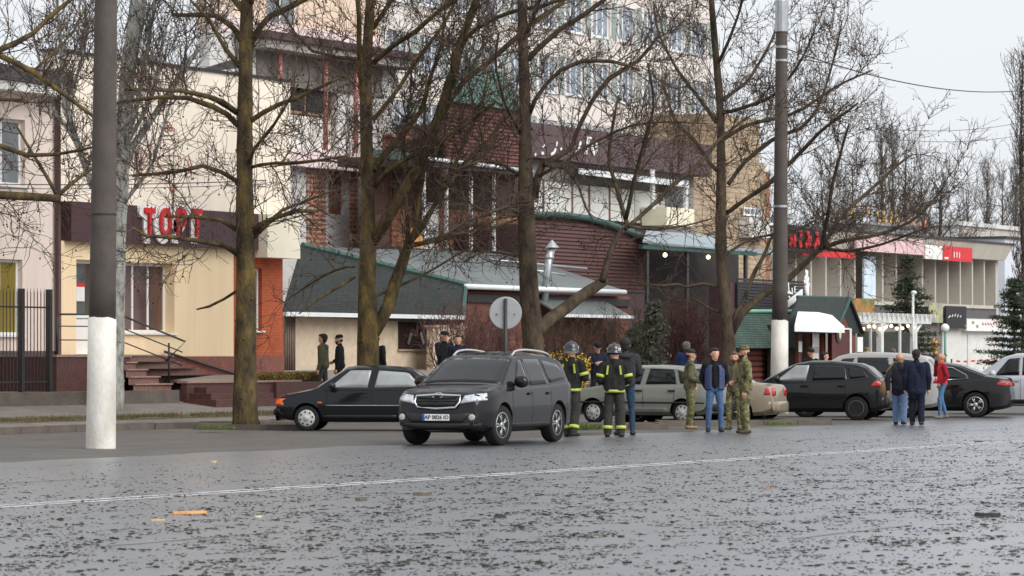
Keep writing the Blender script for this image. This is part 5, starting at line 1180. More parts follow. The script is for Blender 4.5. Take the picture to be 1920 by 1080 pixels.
    def screen(s, name, m, x0, x1, wf=.90, parent=None, off=.006, nx=10, ny=12):
        "wind or rear screen between two stations, over the top surface"
        V, F = [], []
        for lay in (off, -.012):
            for i in range(nx+1):
                x = x0+(x1-x0)*i/nx; dT = (s.top(x+.02)-s.top(x-.02))/.04; nl = math.hypot(1, dT); hw = s.ring(x)[8][0]*wf
                for j in range(ny+1):
                    y = -hw+2*hw*j/ny; V.append((x-dT/nl*lay, y, s.ztop(x, y)+lay/nl))
        N = (nx+1)*(ny+1); id_ = lambda l, i, j: l*N+i*(ny+1)+j
        for i in range(nx):
            for j in range(ny): F.append((id_(0, i, j), id_(0, i+1, j), id_(0, i+1, j+1), id_(0, i, j+1)))
        bd = [(i, 0) for i in range(nx)]+[(nx, j) for j in range(ny)]+[(i, ny) for i in range(nx, 0, -1)]+[(0, j) for j in range(ny, 0, -1)]
        for (a, b), (c, d) in zip(bd, bd[1:]+bd[:1]): F.append((id_(0, a, b), id_(1, a, b), id_(1, c, d), id_(0, c, d)))
        mb = MB().add(V, F); me = mb.mesh(name, m, True)
        bm = bmesh.new(); bm.from_mesh(me); bmesh.ops.recalc_face_normals(bm, faces=bm.faces); bm.to_mesh(me); bm.free()
        return link(name, me, parent or s.root, True)
    def wheels(s, kind, steer=0.0):
        r, w = s.r, s.wt
        ty = MB(); ty.smooth = True; ri = r*.64
        ty.lathe([(ri, -w/2+.015), (r*.93, -w/2), (r*.985, -w/2+.03), (r, -w/4), (r, w/4), (r*.985, w/2-.03), (r*.93, w/2), (ri, w/2-.015)], 32, axis='y'); tm = ty.mesh('wheel', M_TYRE)
        rm = MB(); y = w/2-.03
        if kind == 'alloy':
            rm.lathe([(ri+.005, -w/2+.03), (ri+.005, w/2-.01), (ri-.03, w/2-.02), (ri-.035, y-.06), (ri-.04, -w/2+.04)], 32, axis='y')
            for k in range(5):
                for dd in (-.16, .16):
                    a = 2*math.pi*k/5; b = a+dd; p = Vector((math.cos(a)*.05, y, math.sin(a)*.05)); q = Vector((math.cos(b)*(ri-.01), y-.005, math.sin(b)*(ri-.01)))
                    rm.tube([p, (p+q)/2+Vector((0, .008, 0)), q], [.022, .018, .022], 5)
            rm.lathe([(.07, y-.05), (.07, y+.015), (.03, y+.025)], 12, axis='y'); dark = MB().lathe([(ri-.02, y-.09), (ri-.02, y-.07)], 24, axis='y')
        elif kind == 'cap':
            rm.lathe([(ri+.008, y-.08), (ri+.008, w/2-.005), (ri-.03, w/2+.005), (ri*.55, w/2+.02), (ri*.3, w/2+.022), (ri*.28, w/2+.03), (.01, w/2+.032)], 32, axis='y'); dark = MB()
            for k in range(8): a = 2*math.pi*k/8+.2; dark.lathe([(.022, w/2+.004), (.020, w/2+.017)], 8, (math.cos(a)*ri*.76, 0, -math.sin(a)*ri*.76), 'y')
        else:
            rm.lathe([(ri+.005, y-.08), (ri+.005, w/2-.01), (ri-.025, w/2-.02), (ri*.8, y-.04), (ri*.5, y+.0), (ri*.3, y-.03), (.01, y-.02)], 32, axis='y'); dark = MB()
            for k in range(10): a = 2*math.pi*k/10; dark.lathe([(.017, y-.03), (.015, y+.0)], 8, (math.cos(a)*ri*.68, 0, -math.sin(a)*ri*.68), 'y')
        rmm = rm.mesh('rim', {'alloy': M_RIM, 'cap': M_HUBCAP, 'steel': M_STEELRIM}[kind], True); dm = dark.mesh('rim_holes', M_WELL)
        for i, x in enumerate(s.wb):
            for sg in (1, -1):
                o = link('wheel', tm, s.root, True); o.location = (x, sg*(s.W-w/2-.03), r); o.rotation_euler = (0, 0, (0 if sg > 0 else math.pi)+(steer if x > 0 else 0)); link('rim', rmm, o, True); link('rim_holes', dm, o, True)
        un = MB().box(s.wb[1]-.3, s.wb[0]+.3, -s.W*.72, s.W*.72, s.zb0-.02, s.zb0+.25); un.build('underbody', M_UNDER, s.root, local=True)
    def mirrors(s, m, x, z, size=(.11, .2, .13)):
        for sg in (1, -1):
            y = s.ypos(x, z); b = MB(); b.smooth = True; b.ball((x, sg*(y+.14), z+.05), 1, 10, 8, (size[0]*.7, size[1]*.6, size[2]*.6)); b.tube([(x+.03, sg*(y-.02), z-.01), (x, sg*(y+.08), z+.02)], .025, 6)
            b.build('mirror', m, s.root, local=True)
    def handles(s, m, xs, z, l=.18):
        for x in xs:
            for sg in (1, -1): y = s.ypos(x, z); MB().box(x-l/2, x+l/2, sg*y-.004, sg*y+sg*.03, z-.02, z+.02).build('door_handle', m, s.root, local=True)
    def seams(s, xs, z0, zt=None):
        for x in xs:
            s.side('door_seam', M_WELL, [(x-.006, z0), (x+.006, z0), (x+.006, s.ring(x)[6][1]), (x-.006, s.ring(x)[6][1])], off=.002, nx=1, nz=8)
def car_root(name, label, wheel_local, px, py, heading):
    ang = math.atan2(heading.y, heading.x); g = pg(px, py); R = Matrix.Rotation(ang, 3, 'Z'); o = g-R @ Vector((wheel_local[0], wheel_local[1], 0))
    return thing(name, (o.x, o.y, .006), label, 'car', 'cars in the parking strip', ang)
def head(c, s_): return -right*c+Vector((CA, SA, 0))*s_
# --- dark SUV facing the camera ---
sf = Car([(-2.36, .62), (-2.34, .95), (-2.28, 1.10), (-2.06, 1.46), (-1.92, 1.56), (-1.5, 1.64), (-.6, 1.685), (.0, 1.67), (.32, 1.61), (.62, 1.46), (1.24, 1.11), (1.34, 1.09), (1.9, 1.02), (2.12, .95), (2.22, .86), (2.27, .74), (2.285, .55)],
    [(-2.3, 1.13), (-1, 1.06), (1.2, 1.02), (2.2, .84)], .945, 2.285, -2.36, (1.35, -1.35), .25, .36, .365, .25, .235, .05, .22)
fr, rr_ = pg(935, 835.5), pg(1031, 829.5)
hd = (fr-rr_).normalized()
root = car_root('suv', 'dark grey SUV with silver roof rails and a white number plate', (1.35, .82), 935, 835.5, hd)
PSF = paint('dark_plum_grey_paint', C(24, 21, 23), 0); sf.body(root, PSF)
sf.screen('windscreen', M_CGLASS, .40, 1.20, .93); sf.screen('rear_screen', M_CGLASS, -2.22, -1.98, .85)
sf.side('window', M_CGLASS, [(.66, 1.09), (.02, 1.08), (.02, 1.55), (.20, 1.53)]); sf.side('window', M_CGLASS, [(-.06, 1.08), (-.92, 1.10), (-.90, 1.56), (-.06, 1.56)]); sf.side('window', M_CGLASS, [(-1.0, 1.11), (-1.92, 1.20), (-1.72, 1.46), (-.98, 1.55)])
sf.side('sill_cladding', M_TRIM, [(-.92, .30), (.92, .30), (.92, .40), (-.92, .40)], off=.012)
sf.seams((.95, -.02, -.97), .42); sf.handles(PSF, (.12, -.82), .93); sf.mirrors(PSF, .68, 1.10, (.16, .24, .19)); sf.wheels('alloy', -.12)
sf.end('headlamp', M_LAMP, [(.45, .76), (.87, .83), (.86, .96), (.50, .91)], True, mirror=True, off=.012)
gr = sf.end('grille', M_TRIM, [(-.36, .70), (.36, .70), (.42, .90), (-.42, .90)], True, off=.010)[0]
def nose(y, z, off): return Vector((sf.xend(y, z)+off, y, z))
lp_ = [(-.37, .695), (0, .675), (.37, .695), (.44, .79), (.43, .905), (0, .925), (-.43, .905), (-.44, .79)]
MB().tube([nose(y, z, .02) for y, z in lp_+lp_[:1]], .022, 6).build('grille_surround', M_CHROME, gr, True, True)
for z in (.75, .81, .86): MB().tube([nose(y, z, .02) for y in (-.38, -.19, 0, .19, .38)], .008, 4).build('grille_bar', M_TRIM, gr, False, True)
em = [(.10*math.cos(a), .905+.05*math.sin(a)) for a in [i*math.pi/8 for i in range(17)]]
MB().tube([nose(y, z, .045) for y, z in em], .010, 5).tube([nose(-.045, .87, .045), nose(-.025, .94, .045)], .011, 5).tube([nose(.025, .87, .045), nose(.045, .94, .045)], .011, 5).tube([nose(-.036, .898, .045), nose(.036, .912, .045)], .010, 5).build('badge', M_CHROME, gr, True, True)
sf.end('lower_grille', M_TRIM, [(-.60, .42), (.60, .42), (.66, .60), (-.66, .60)], True, off=.006); sf.end('bumper_lip', M_TRIM, [(-.80, .33), (.80, .33), (.80, .41), (-.80, .41)], True, off=.02)
fg = MB()
for sg in (1, -1):
    c = nose(sg*.68, .52, .0); MB().lathe([(.058, -.03), (.058, .008), (.045, .014)], 16, tuple(c), 'x').build('fog_lamp', M_HUBCAP, root, True, True)
plx = sf.xend(0, .52)+.03
npl = MB().box(plx-.02, plx, -.26, .26, .46, .575).build('number_plate', M_WSIGN, root, local=True)
MB().box(plx-.001, plx+.002, -.26, -.215, .462, .573).build('country_band', mat('plate_blue', C(40, 80, 170), .5, 0), npl, local=True)
text_on('AP 0826 IO', .098, (plx+.003, .022, .515), (0, 1, 0), npl, 'lettering', mat('plate_black', C(20, 20, 20), .5, 0), .001, .002, local=True)
for sg in (1, -1):
    pts = [Vector((x, sg*(sf.ring(x)[9][0]+.02), sf.top(x)+h)) for x, h in ((.16, -.02), (.0, .03), (-.5, .05), (-1.2, .05), (-1.58, .03), (-1.7, -.02))]
    MB().tube(smooth_path(pts, [.03]*6, .1)[0], .021, 8).build('roof_rail', M_HUBCAP, root, True, True)
sf.end('tail_lamp', M_TAIL, [(.70, .92), (.82, .92), (.82, 1.06), (.72, 1.06)], False, mirror=True)
# --- old dark hatchback (side on) ---
tv = Car([(-1.86, .50), (-1.85, .74), (-1.80, .86), (-1.72, .90), (-1.15, 1.28), (-.95, 1.365), (-.4, 1.40), (.1, 1.40), (.32, 1.365), (.98, .93), (1.08, .90), (1.6, .80), (1.78, .745), (1.83, .66), (1.845, .45)],
    [(-1.8, .88), (-.5, .87), (.9, .87), (1.8, .68)], .775, 1.845, -1.86, (1.16, -1.16), .21, .27, .275, .10, .155, .05)
root = car_root('hatchback', 'old dark blue hatchback with amber front indicator parked nose to the kerb', (1.16, .70), 575, 808.5, head(.995, .1))
PTV = paint('faded_navy_paint', C(17, 21, 25), .0); tv.body(root, PTV)
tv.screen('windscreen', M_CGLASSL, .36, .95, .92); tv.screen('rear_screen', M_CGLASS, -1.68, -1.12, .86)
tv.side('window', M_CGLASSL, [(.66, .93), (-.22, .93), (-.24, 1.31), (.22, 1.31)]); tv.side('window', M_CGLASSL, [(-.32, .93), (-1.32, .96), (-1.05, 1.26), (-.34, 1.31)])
tv.side('rubbing_strip', M_STEEL, [(-1.5, .545), (.75, .545), (.75, .562), (-1.5, .562)], off=.006, nz=1); tv.side('sill', M_TRIM, [(-.8, .26), (.8, .26), (.8, .34), (-.8, .34)], off=.006)
tv.seams((.72, -.28), .34); tv.handles(M_TRIM, (-.12,), .76); tv.wheels('cap'); tv.mirrors(M_TRIM, .58, .93)
tv.side('side_repeater', M_AMBER, [(.82, .60), (.92, .60), (.92, .63), (.82, .63)], nx=2, nz=1, off=.012)
tv.end('headlamp', M_LAMP, [(.28, .58), (.62, .58), (.60, .70), (.28, .70)], True, mirror=True); tv.end('indicator', M_AMBER, [(.62, .56), (.735, .56), (.72, .70), (.61, .70)], True, mirror=True, off=.014); tv.end('bumper', M_TRIM, [(-.72, .34), (.72, .34), (.72, .48), (-.72, .48)], True, off=.05); tv.end('tail_lamp', M_TAIL, [(.45, .62), (.70, .62), (.70, .76), (.45, .76)], False, mirror=True)
# --- pale five-door car behind the firefighters ---
vz = Car([(-1.97, .52), (-1.95, .80), (-1.90, .92), (-1.80, .97), (-1.25, 1.30), (-1.05, 1.355), (-.4, 1.395), (.1, 1.39), (.28, 1.36), (.95, .95), (1.05, .925), (1.7, .83), (1.90, .78), (1.97, .68), (1.985, .45)],
    [(-1.9, .93), (-.5, .90), (.9, .90), (1.9, .74)], .82, 1.985, -1.97, (1.20, -1.26), .22, .27, .285, .1, .165, .05)
root = car_root('hatchback', 'pale grey green five door car parked behind the two firefighters', (-1.26, .74), 1281, 797, head(.84, .54))
PVZ = paint('pale_grey_green_paint', C(128, 132, 124)); vz.body(root, PVZ)
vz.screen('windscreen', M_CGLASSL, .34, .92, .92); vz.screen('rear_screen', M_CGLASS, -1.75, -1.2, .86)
vz.side('window', M_CGLASS, [(.62, .95), (-.14, .95), (-.16, 1.32), (.20, 1.32)]); vz.side('window', M_CGLASS, [(-.24, .95), (-1.10, .96), (-.98, 1.30), (-.26, 1.325)]); vz.side('window', M_CGLASS, [(-1.18, .97), (-1.58, .99), (-1.20, 1.25), (-1.07, 1.29)])
vz.side('rubbing_strip', M_TRIM, [(-1.85, .50), (1.7, .50), (1.7, .54), (-1.85, .54)], off=.01, nz=1); vz.side('lower_paint', mat('grey_lower_paint', C(116, 118, 114), .5, .1, 3), [(-.85, .26), (.8, .26), (.8, .40), (-.85, .40)], off=.004)
vz.seams((.70, -.2, -1.05), .34); vz.handles(M_TRIM, (-.08, -.98), .80); vz.wheels('cap'); vz.mirrors(M_TRIM, .60, .95); vz.end('headlamp', M_LAMP, [(.36, .62), (.74, .62), (.72, .74), (.36, .74)], True, mirror=True); vz.end('bumper', M_TRIM, [(-.76, .32), (.76, .32), (.76, .50), (-.76, .50)], True, off=.04); vz.end('bumper', M_TRIM, [(-.76, .32), (.76, .32), (.76, .50), (-.76, .50)], False, off=.04); vz.end('tail_lamp', M_TAIL, [(.5, .66), (.76, .66), (.76, .84), (.5, .84)], False, mirror=True)
# --- gold saloon ---
gd = Car([(-2.08, .50), (-2.07, .80), (-2.02, .93), (-1.45, .98), (-1.30, 1.03), (-.80, 1.34), (-.55, 1.39), (0, 1.41), (.32, 1.36), (1.02, .95), (1.15, .92), (1.8, .82), (2.05, .74), (2.12, .62), (2.13, .4)],
    [(-2.0, .92), (-.5, .91), (1, .90), (2.0, .72)], .84, 2.13, -2.08, (1.27, -1.25), .2, .28, .29, .15, .175, .05)
root = car_root('saloon_car', 'beige gold saloon with red tail lamp behind the men in camouflage', (-1.25, .74), 1386, 796, head(.95, .3))
PGD = paint('beige_gold_paint', C(138, 127, 110)); gd.body(root, PGD)
gd.screen('windscreen', M_CGLASS, .38, .98, .92); gd.screen('rear_screen', M_CGLASS, -1.28, -.84, .88); gd.side('window', M_CGLASS, [(.62, .95), (-.10, .95), (-.12, 1.33), (.22, 1.33)]); gd.side('window', M_CGLASS, [(-.2, .95), (-1.05, .98), (-.72, 1.29), (-.22, 1.33)])
gd.seams((.72, -.15, -.98), .3); gd.handles(PGD, (-.02, -.86), .80); gd.wheels('alloy'); gd.mirrors(PGD, .62, .95)
gd.side('tail_lamp', M_TAIL, [(-1.86, .70), (-2.02, .70), (-2.0, .86), (-1.88, .86)], nx=4); gd.end('tail_lamp', M_TAIL, [(.45, .68), (.74, .68), (.74, .86), (.45, .86)], False, mirror=True); gd.end('headlamp', M_LAMP, [(.36, .60), (.76, .60), (.72, .72), (.36, .72)], True, mirror=True); gd.end('bumper', PGD, [(-.78, .28), (.78, .28), (.78, .54), (-.78, .54)], False, off=.05)
# --- black hatchback right of the pole ---
bk = Car([(-2.03, .55), (-2.02, .85), (-1.97, .98), (-1.85, 1.03), (-1.5, 1.34), (-1.3, 1.42), (-.6, 1.485), (0, 1.48), (.35, 1.42), (1.15, 1.0), (1.25, .96), (1.8, .86), (2.02, .76), (2.10, .62), (2.11, .4)],
    [(-2.0, 1.05), (-.8, .97), (1.1, .92), (2.0, .74)], .845, 2.11, -2.03, (1.27, -1.26), .22, .29, .305, .17, .185, .05)
root = car_root('hatchback', 'black hatchback with dark steel wheels right of the island pole', (-1.26, .74), 1606, 788.5, head(.96, .26))
PBK = paint('black_paint', C(27, 27, 28), 0); bk.body(root, PBK)
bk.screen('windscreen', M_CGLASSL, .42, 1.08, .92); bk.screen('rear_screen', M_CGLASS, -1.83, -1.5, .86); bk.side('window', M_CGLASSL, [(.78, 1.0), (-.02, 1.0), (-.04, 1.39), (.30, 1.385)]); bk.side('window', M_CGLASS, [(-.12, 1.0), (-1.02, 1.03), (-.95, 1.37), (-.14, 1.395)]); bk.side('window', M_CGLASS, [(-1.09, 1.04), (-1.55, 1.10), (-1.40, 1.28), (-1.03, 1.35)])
bk.seams((.86, -.07, -1.0), .34); bk.handles(PBK, (.06, -.88), .86); bk.wheels('steel'); bk.mirrors(PBK, .74, 1.0)
bk.side('tail_lamp', M_TAIL, [(-1.62, .86), (-1.97, .84), (-1.93, 1.04), (-1.74, 1.0)], nx=6, off=.01); bk.end('tail_lamp', M_TAIL, [(.50, .84), (.78, .84), (.76, 1.02), (.55, 1.0)], False, mirror=True); bk.end('bumper', PBK, [(-.78, .3), (.78, .3), (.78, .58), (-.78, .58)], False, off=.04); bk.end('headlamp', M_LAMP, [(.4, .62), (.78, .62), (.74, .76), (.4, .74)], True, mirror=True)
# --- silver SUV behind the black hatchback ---
sv_ = Car([(-2.28, .60), (-2.27, .95), (-2.20, 1.10), (-2.0, 1.45), (-1.85, 1.60), (-1.2, 1.68), (-.4, 1.71), (.2, 1.68), (.5, 1.60), (1.2, 1.12), (1.32, 1.07), (1.95, .98), (2.2, .86), (2.27, .7), (2.28, .45)],
    [(-2.2, 1.12), (0, 1.05), (1.2, 1.0), (2.2, .82)], .90, 2.28, -2.28, (1.33, -1.33), .25, .26, .35, .16, .225, .05)
PSV = paint('silver_paint', C(166, 166, 165))
def suv_kit(c, p):
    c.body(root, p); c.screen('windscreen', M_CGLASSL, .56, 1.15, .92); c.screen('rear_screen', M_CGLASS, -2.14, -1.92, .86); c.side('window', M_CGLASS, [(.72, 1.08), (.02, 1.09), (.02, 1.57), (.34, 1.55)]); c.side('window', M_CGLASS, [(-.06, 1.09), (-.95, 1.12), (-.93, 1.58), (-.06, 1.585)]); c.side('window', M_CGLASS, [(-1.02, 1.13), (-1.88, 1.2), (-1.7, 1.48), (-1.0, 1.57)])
    c.seams((.92, -.02, -.98), .4); c.handles(p, (.1, -.84), .94); c.wheels('alloy'); c.mirrors(p, .74, 1.08, (.15, .22, .17)); c.side('sill_cladding', M_TRIM, [(-.9, .30), (.9, .30), (.9, .42), (-.9, .42)], off=.01); c.end('headlamp', M_LAMP, [(.42, .72), (.82, .76), (.80, .88), (.46, .86)], True, mirror=True); c.end('tail_lamp', M_TAIL, [(.62, .9), (.86, .9), (.84, 1.14), (.66, 1.14)], False, mirror=True); c.end('bumper', M_TRIM, [(-.8, .32), (.8, .32), (.8, .5), (-.8, .5)], True, off=.02)
root = car_root('suv', 'silver SUV standing behind the bald man with the shoulder bag', (-1.33, .79), 1697, 783.5, head(.97, .24)); suv_kit(sv_, PSV)
# --- black saloon with chrome window line ---
cm_ = Car([(-2.32, .60), (-2.31, .90), (-2.24, 1.03), (-1.85, 1.08), (-1.70, 1.10), (-.95, 1.38), (-.6, 1.43), (0, 1.445), (.4, 1.39), (1.25, .98), (1.4, .95), (2.05, .84), (2.38, .70), (2.44, .55), (2.45, .4)],
    [(-2.2, 1.02), (-.8, .97), (1.2, .92), (2.3, .70)], .915, 2.45, -2.32, (1.42, -1.40), .19, .3, .335, .2, .215, .04, .2)
root = car_root('saloon_car', 'black saloon with chrome window edge beside the man in red', (-1.40, .80), 1829, 783.3, head(.975, .22))
PCM = paint('gloss_black_paint', C(24, 24, 26), 0); cm_.body(root, PCM)
cm_.screen('windscreen', M_CGLASS, .46, 1.2, .92); cm_.screen('rear_screen', M_CGLASS, -1.66, -1.0, .88); cm_.side('window', M_CGLASS, [(.8, .98), (0, .98), (-.02, 1.36), (.32, 1.345)]); cm_.side('window', M_CGLASS, [(-.08, .98), (-1.22, 1.03), (-1.12, 1.14), (-.8, 1.30), (-.1, 1.365)])
yy = lambda x, z: Vector((x, cm_.ypos(x, z)+.012, z))
for sg in (1, -1): MB().tube([Vector((p.x, p.y*sg, p.z)) for p in (yy(.8, .975), yy(0, .97), yy(-1.24, 1.02), yy(-1.15, 1.13), yy(-.8, 1.315), yy(-.1, 1.385), yy(.3, 1.36))], .014, 5).build('chrome_trim', M_CHROME, root, True, True)
cm_.seams((.9, -.05, -1.05), .3); cm_.handles(PCM, (.05, -.9), .84); cm_.wheels('alloy'); cm_.mirrors(PCM, .76, .98); cm_.side('tail_lamp', M_TAIL, [(-1.95, .86), (-2.24, .84), (-2.22, .96), (-2.0, .94)], nx=6, off=.01); cm_.end('tail_lamp', M_TAIL, [(.45, .82), (.82, .84), (.8, .97), (.45, .95)], False, mirror=True); cm_.end('headlamp', M_LAMP, [(.45, .58), (.85, .6), (.8, .72), (.45, .7)], True, mirror=True)
# --- pale SUV at the far end ---
root = car_root('suv', 'pale silver SUV parked past the black saloon', (1.33, .79), 1822, 786, head(.93, .36)); ws_ = Car(sv_.prof.tolist(), sv_.belt.tolist(), .90, 2.28, -2.28, (1.33, -1.33), .25, .26, .35, .16, .225, .05); suv_kit(ws_, paint('pale_silver_paint', C(180, 184, 188)))
root.location = pd(1925, 700, 97).x, pd(1925, 700, 97).y, .006
# ================= people =================
def capsule(mb, a, b, ra, rb, n=12):
    a, b = Vector(a), Vector(b); d = b-a; L = d.length; t = d/L if L > 1e-6 else Vector((0, 0, 1))
    pts, rs = [], []
    for i in range(5): w = math.pi/2*(1-i/4); pts.append(a-t*ra*math.sin(w)); rs.append(max(.001, ra*math.cos(w)))
    for i in range(5): w = math.pi/2*i/4; pts.append(b+t*rb*math.sin(w)); rs.append(max(.001, rb*math.cos(w)))
    mb.tube(pts, rs, n)
M_SKIN = mat('skin', C(206, 160, 136), .6, .08, 12); M_SKIN2 = mat('weathered_skin', C(190, 140, 116), .6, .1, 12)
M_HAIRD = mat('dark_hair', C(36, 30, 27), .8, .25, 30, .5, 60); M_HAIRG = mat('grey_hair', C(120, 112, 104), .8, .25, 30, .5, 60)
def camo(name, a, b, c, d):
    m = bpy.data.materials.new(name); m.use_nodes = True; n = m.node_tree.nodes; l = m.node_tree.links; bs = n['Principled BSDF']; bs.inputs['Roughness'].default_value = .9
    tc = n.new('ShaderNodeTexCoord'); nz = n.new('ShaderNodeTexNoise'); nz.inputs['Scale'].default_value = 9; nz.inputs['Detail'].default_value = 3; l.new(tc.outputs['Object'], nz.inputs['Vector'])
    cr = n.new('ShaderNodeValToRGB'); cr.color_ramp.interpolation = 'CONSTANT'; e = cr.color_ramp.elements; e[0].position = 0; e[0].color = a; e[1].position = .44; e[1].color = b
    for p, q in ((.52, c), (.6, d)): x = e.new(p); x.color = q
    l.new(nz.outputs['Fac'], cr.inputs[0]); l.new(cr.outputs[0], bs.inputs['Base Color']); return m
M_CAMO = camo('camouflage_cloth', C(66, 62, 42), C(112, 106, 70), C(84, 88, 54), C(142, 130, 92))
M_CAMO2 = camo('olive_camouflage_cloth', C(62, 62, 44), C(96, 94, 66), C(80, 82, 56), C(110, 104, 76))
def cloth(name, c, v=.14): return mat(name, c, .92, v, 7, .35, 45, spec=.2)
M_HIVIS = mat('yellow_reflective_band', C(178, 188, 84), .5, .12, 9)
SURF = {}
def person(label, px, d, z0, H, phi, mats, arms=('down', 'down'), legs=(.0, .0), hat=None, hair=None, beard=None, look=0.0, bulk=1.0, coat=0.0, loose=0.0, hood=False, lean=0.0, nod=0.0, group=None, voxel=.0125, hivis=False):
    """local frame: x forward, y left. mats: top, sleeve, legs, shoe, skin. legs = forward offset of left/right foot in m"""
    k = H/1.78
    w = right*math.cos(math.radians(phi))+Vector((CA, SA, 0))*math.sin(math.radians(phi)); az = math.atan2(w.y, w.x)
    base = pd(px, HY, d); root = thing('person', (base.x, base.y, z0), label, 'person', group, az)
    caps = []
    def c(tag_, a, b, ra, rb): caps.append((tag_, Vector(a)*k, Vector(b)*k, ra*k, rb*k))
    B_ = bulk; sh = .178*min(B_, 1.12)
    lx = lean
    # legs
    for sg, fo in ((1, legs[0]), (-1, legs[1])):
        hip = Vector((0, sg*.088, .90)); ank = Vector((fo-.02, sg*(.105+.03*(fo == 0)), .09+max(0, -fo)*.10)); kn = (hip+ank)/2+Vector((.035+abs(fo)*.12, sg*.012, .015))
        c('legs', hip, kn, .088+loose*.5, .062+loose); c('legs', kn, ank+Vector((0, 0, .02)), .061+loose, .047+loose)
        c('shoe', ank+Vector((-.04, -.014, -.046)), ank+Vector((.145, sg*.02-.014, -.055)), .044, .034); c('shoe', ank+Vector((-.04, .014, -.046)), ank+Vector((.145, sg*.02+.014, -.055)), .044, .034); c('shoe', ank, ank+Vector((.0, 0, -.03)), .05, .048)
    c('legs', (0, .07, .93), (0, -.07, .93), .115, .115)
    # torso (jacket) in columns
    hem = .88-coat
    for sg in (1, -1):
        c('top', (.0, sg*.075*B_, hem+.10), (lx*.5, sg*.085*B_, 1.12), .108*B_, .105*B_); c('top', (lx*.5, sg*.085*B_, 1.12), (lx, sg*.10*B_, 1.36), .105*B_, .100*B_); c('top', (lx, sg*.10*B_, 1.36), (lx, sg*sh, 1.425), .095, .072)
    c('top', (.02, 0, hem+.10), (lx*.5+.025, 0, 1.12), .112*B_, .108*B_); c('top', (lx*.5+.02, 0, 1.12), (lx+.02, 0, 1.36), .108*B_, .098); c('top', (lx, 0, 1.38), (lx+.005, 0, 1.505), .085, .066)
    c('top', (-.025, 0, hem+.09), (lx*.5-.02, 0, 1.14), .116*B_, .104*B_); c('top', (-.02, .06, hem+.08), (-.02, -.06, hem+.08), .118*B_, .118*B_)
    if coat: 
        for sg in (1, -1): c('top', (0, sg*.07, hem), (0, sg*.07, hem+.2), .125, .115)
    # arms
    W_ = {}
    for sg, mode in ((1, arms[0]), (-1, arms[1])):
        s = Vector((lx, sg*(sh+.02), 1.42))
        el, wr = {'down': ((-.03, .06, -.29), (.04, .055, -.55)), 'back': ((-.09, .07, -.28), (-.13, -.04, -.50)), 'pocket': ((-.08, .09, -.27), (.08, .02, -.46)), 'front': ((-.02, .07, -.28), (.19, -.05, -.36)), 'hold': ((.02, .07, -.27), (.24, -.09, -.22)),
                  'phone': ((.10, .10, -.24), (.11, -.045, .14)), 'mouth': ((.10, .05, -.26), (.19, -.13, .07)), 'swing': ((.07, .06, -.28), (.20, .05, -.50)), 'swingb': ((-.12, .06, -.27), (-.16, .06, -.53))}[mode]
        e_ = s+Vector((el[0], sg*el[1], el[2])); w_ = s+Vector((wr[0], sg*wr[1], wr[2])); c('sleeve', s, e_, .072*min(B_, 1.1), .057+loose*.4); c('sleeve', e_, w_, .056+loose*.4, .044+loose*.3)
        dr = (w_-e_).normalized(); sd_ = Vector((0, sg, 0))-dr*dr.y*sg; sd_ = sd_.normalized() if sd_.length > .1 else Vector((1, 0, 0)); nrm = dr.cross(sd_).normalized()
        c('skin', w_, w_+dr*.085, .034, .036)
        across = nrm
        for q in range(4):
            o = w_+dr*.10+across*(q-1.5)*.021; cu = -sd_*.02; ln = (.06, .072, .068, .05)[q]
            c('skin', o, o+dr*ln*.55+cu*.4, .0105, .010); c('skin', o+dr*ln*.55+cu*.4, o+dr*ln+cu*1.6, .010, .0085)
        th = w_+dr*.03+across*.034; c('skin', th, th+dr*.05+across*.022, .013, .011); c('skin', th+dr*.05+across*.022, th+dr*.082+across*.018, .011, .0095)
        W_[sg] = (w_, dr)
    # head
    R = Matrix.Rotation(look, 3, 'Z') @ Matrix.Rotation(nod, 3, 'Y'); hb = Vector((lx+.015, 0, 1.505)); hp = lambda x, y, z: hb+R @ Vector((x, y, z-1.52))
    c('skin', (lx, 0, 1.43), hp(.01, 0, 1.56), .058, .056); c('skin', hp(-.015, 0, 1.685), hp(.018, 0, 1.69), .093, .090); c('skin', hp(.03, 0, 1.62), hp(.055, 0, 1.585), .066, .045); c('skin', hp(.0, 0, 1.63), hp(.03, 0, 1.66), .074, .076)
    c('skin', hp(.10, 0, 1.665), hp(.117, 0, 1.632), .011, .015); c('skin', hp(.085, .03, 1.615), hp(.085, -.03, 1.615), .016, .016)
    for sg in (1, -1): c('skin', hp(-.005, sg*.084, 1.64), hp(-.012, sg*.09, 1.672), .014, .017); c('skin', hp(.087, sg*.033, 1.69), hp(.09, sg*.02, 1.69), .013, .013)
    mb = MB()
    for t_, a, b, ra, rb in caps: capsule(mb, a, b, ra, rb)
    me = mb.mesh('body', None); ob = bpy.data.objects.new('tmp', me); COL.objects.link(ob)
    md = ob.modifiers.new('r', 'REMESH'); md.mode = 'VOXEL'; md.voxel_size = voxel; md.use_smooth_shade = True
    ms = ob.modifiers.new('s', 'SMOOTH'); ms.iterations = 2; ms.factor = .5
    dg = bpy.context.evaluated_depsgraph_get(); res = bpy.data.meshes.new_from_object(ob.evaluated_get(dg)); bpy.data.objects.remove(ob)
    res.name = 'body'; res.materials.clear()
    order = ['top', 'sleeve', 'legs', 'shoe', 'skin']
    for t_ in order: res.materials.append(mats[t_] if t_ in mats else mats['top'])
    nV = len(res.vertices); co = np.empty(nV*3); res.vertices.foreach_get('co', co); co = co.reshape(-1, 3)
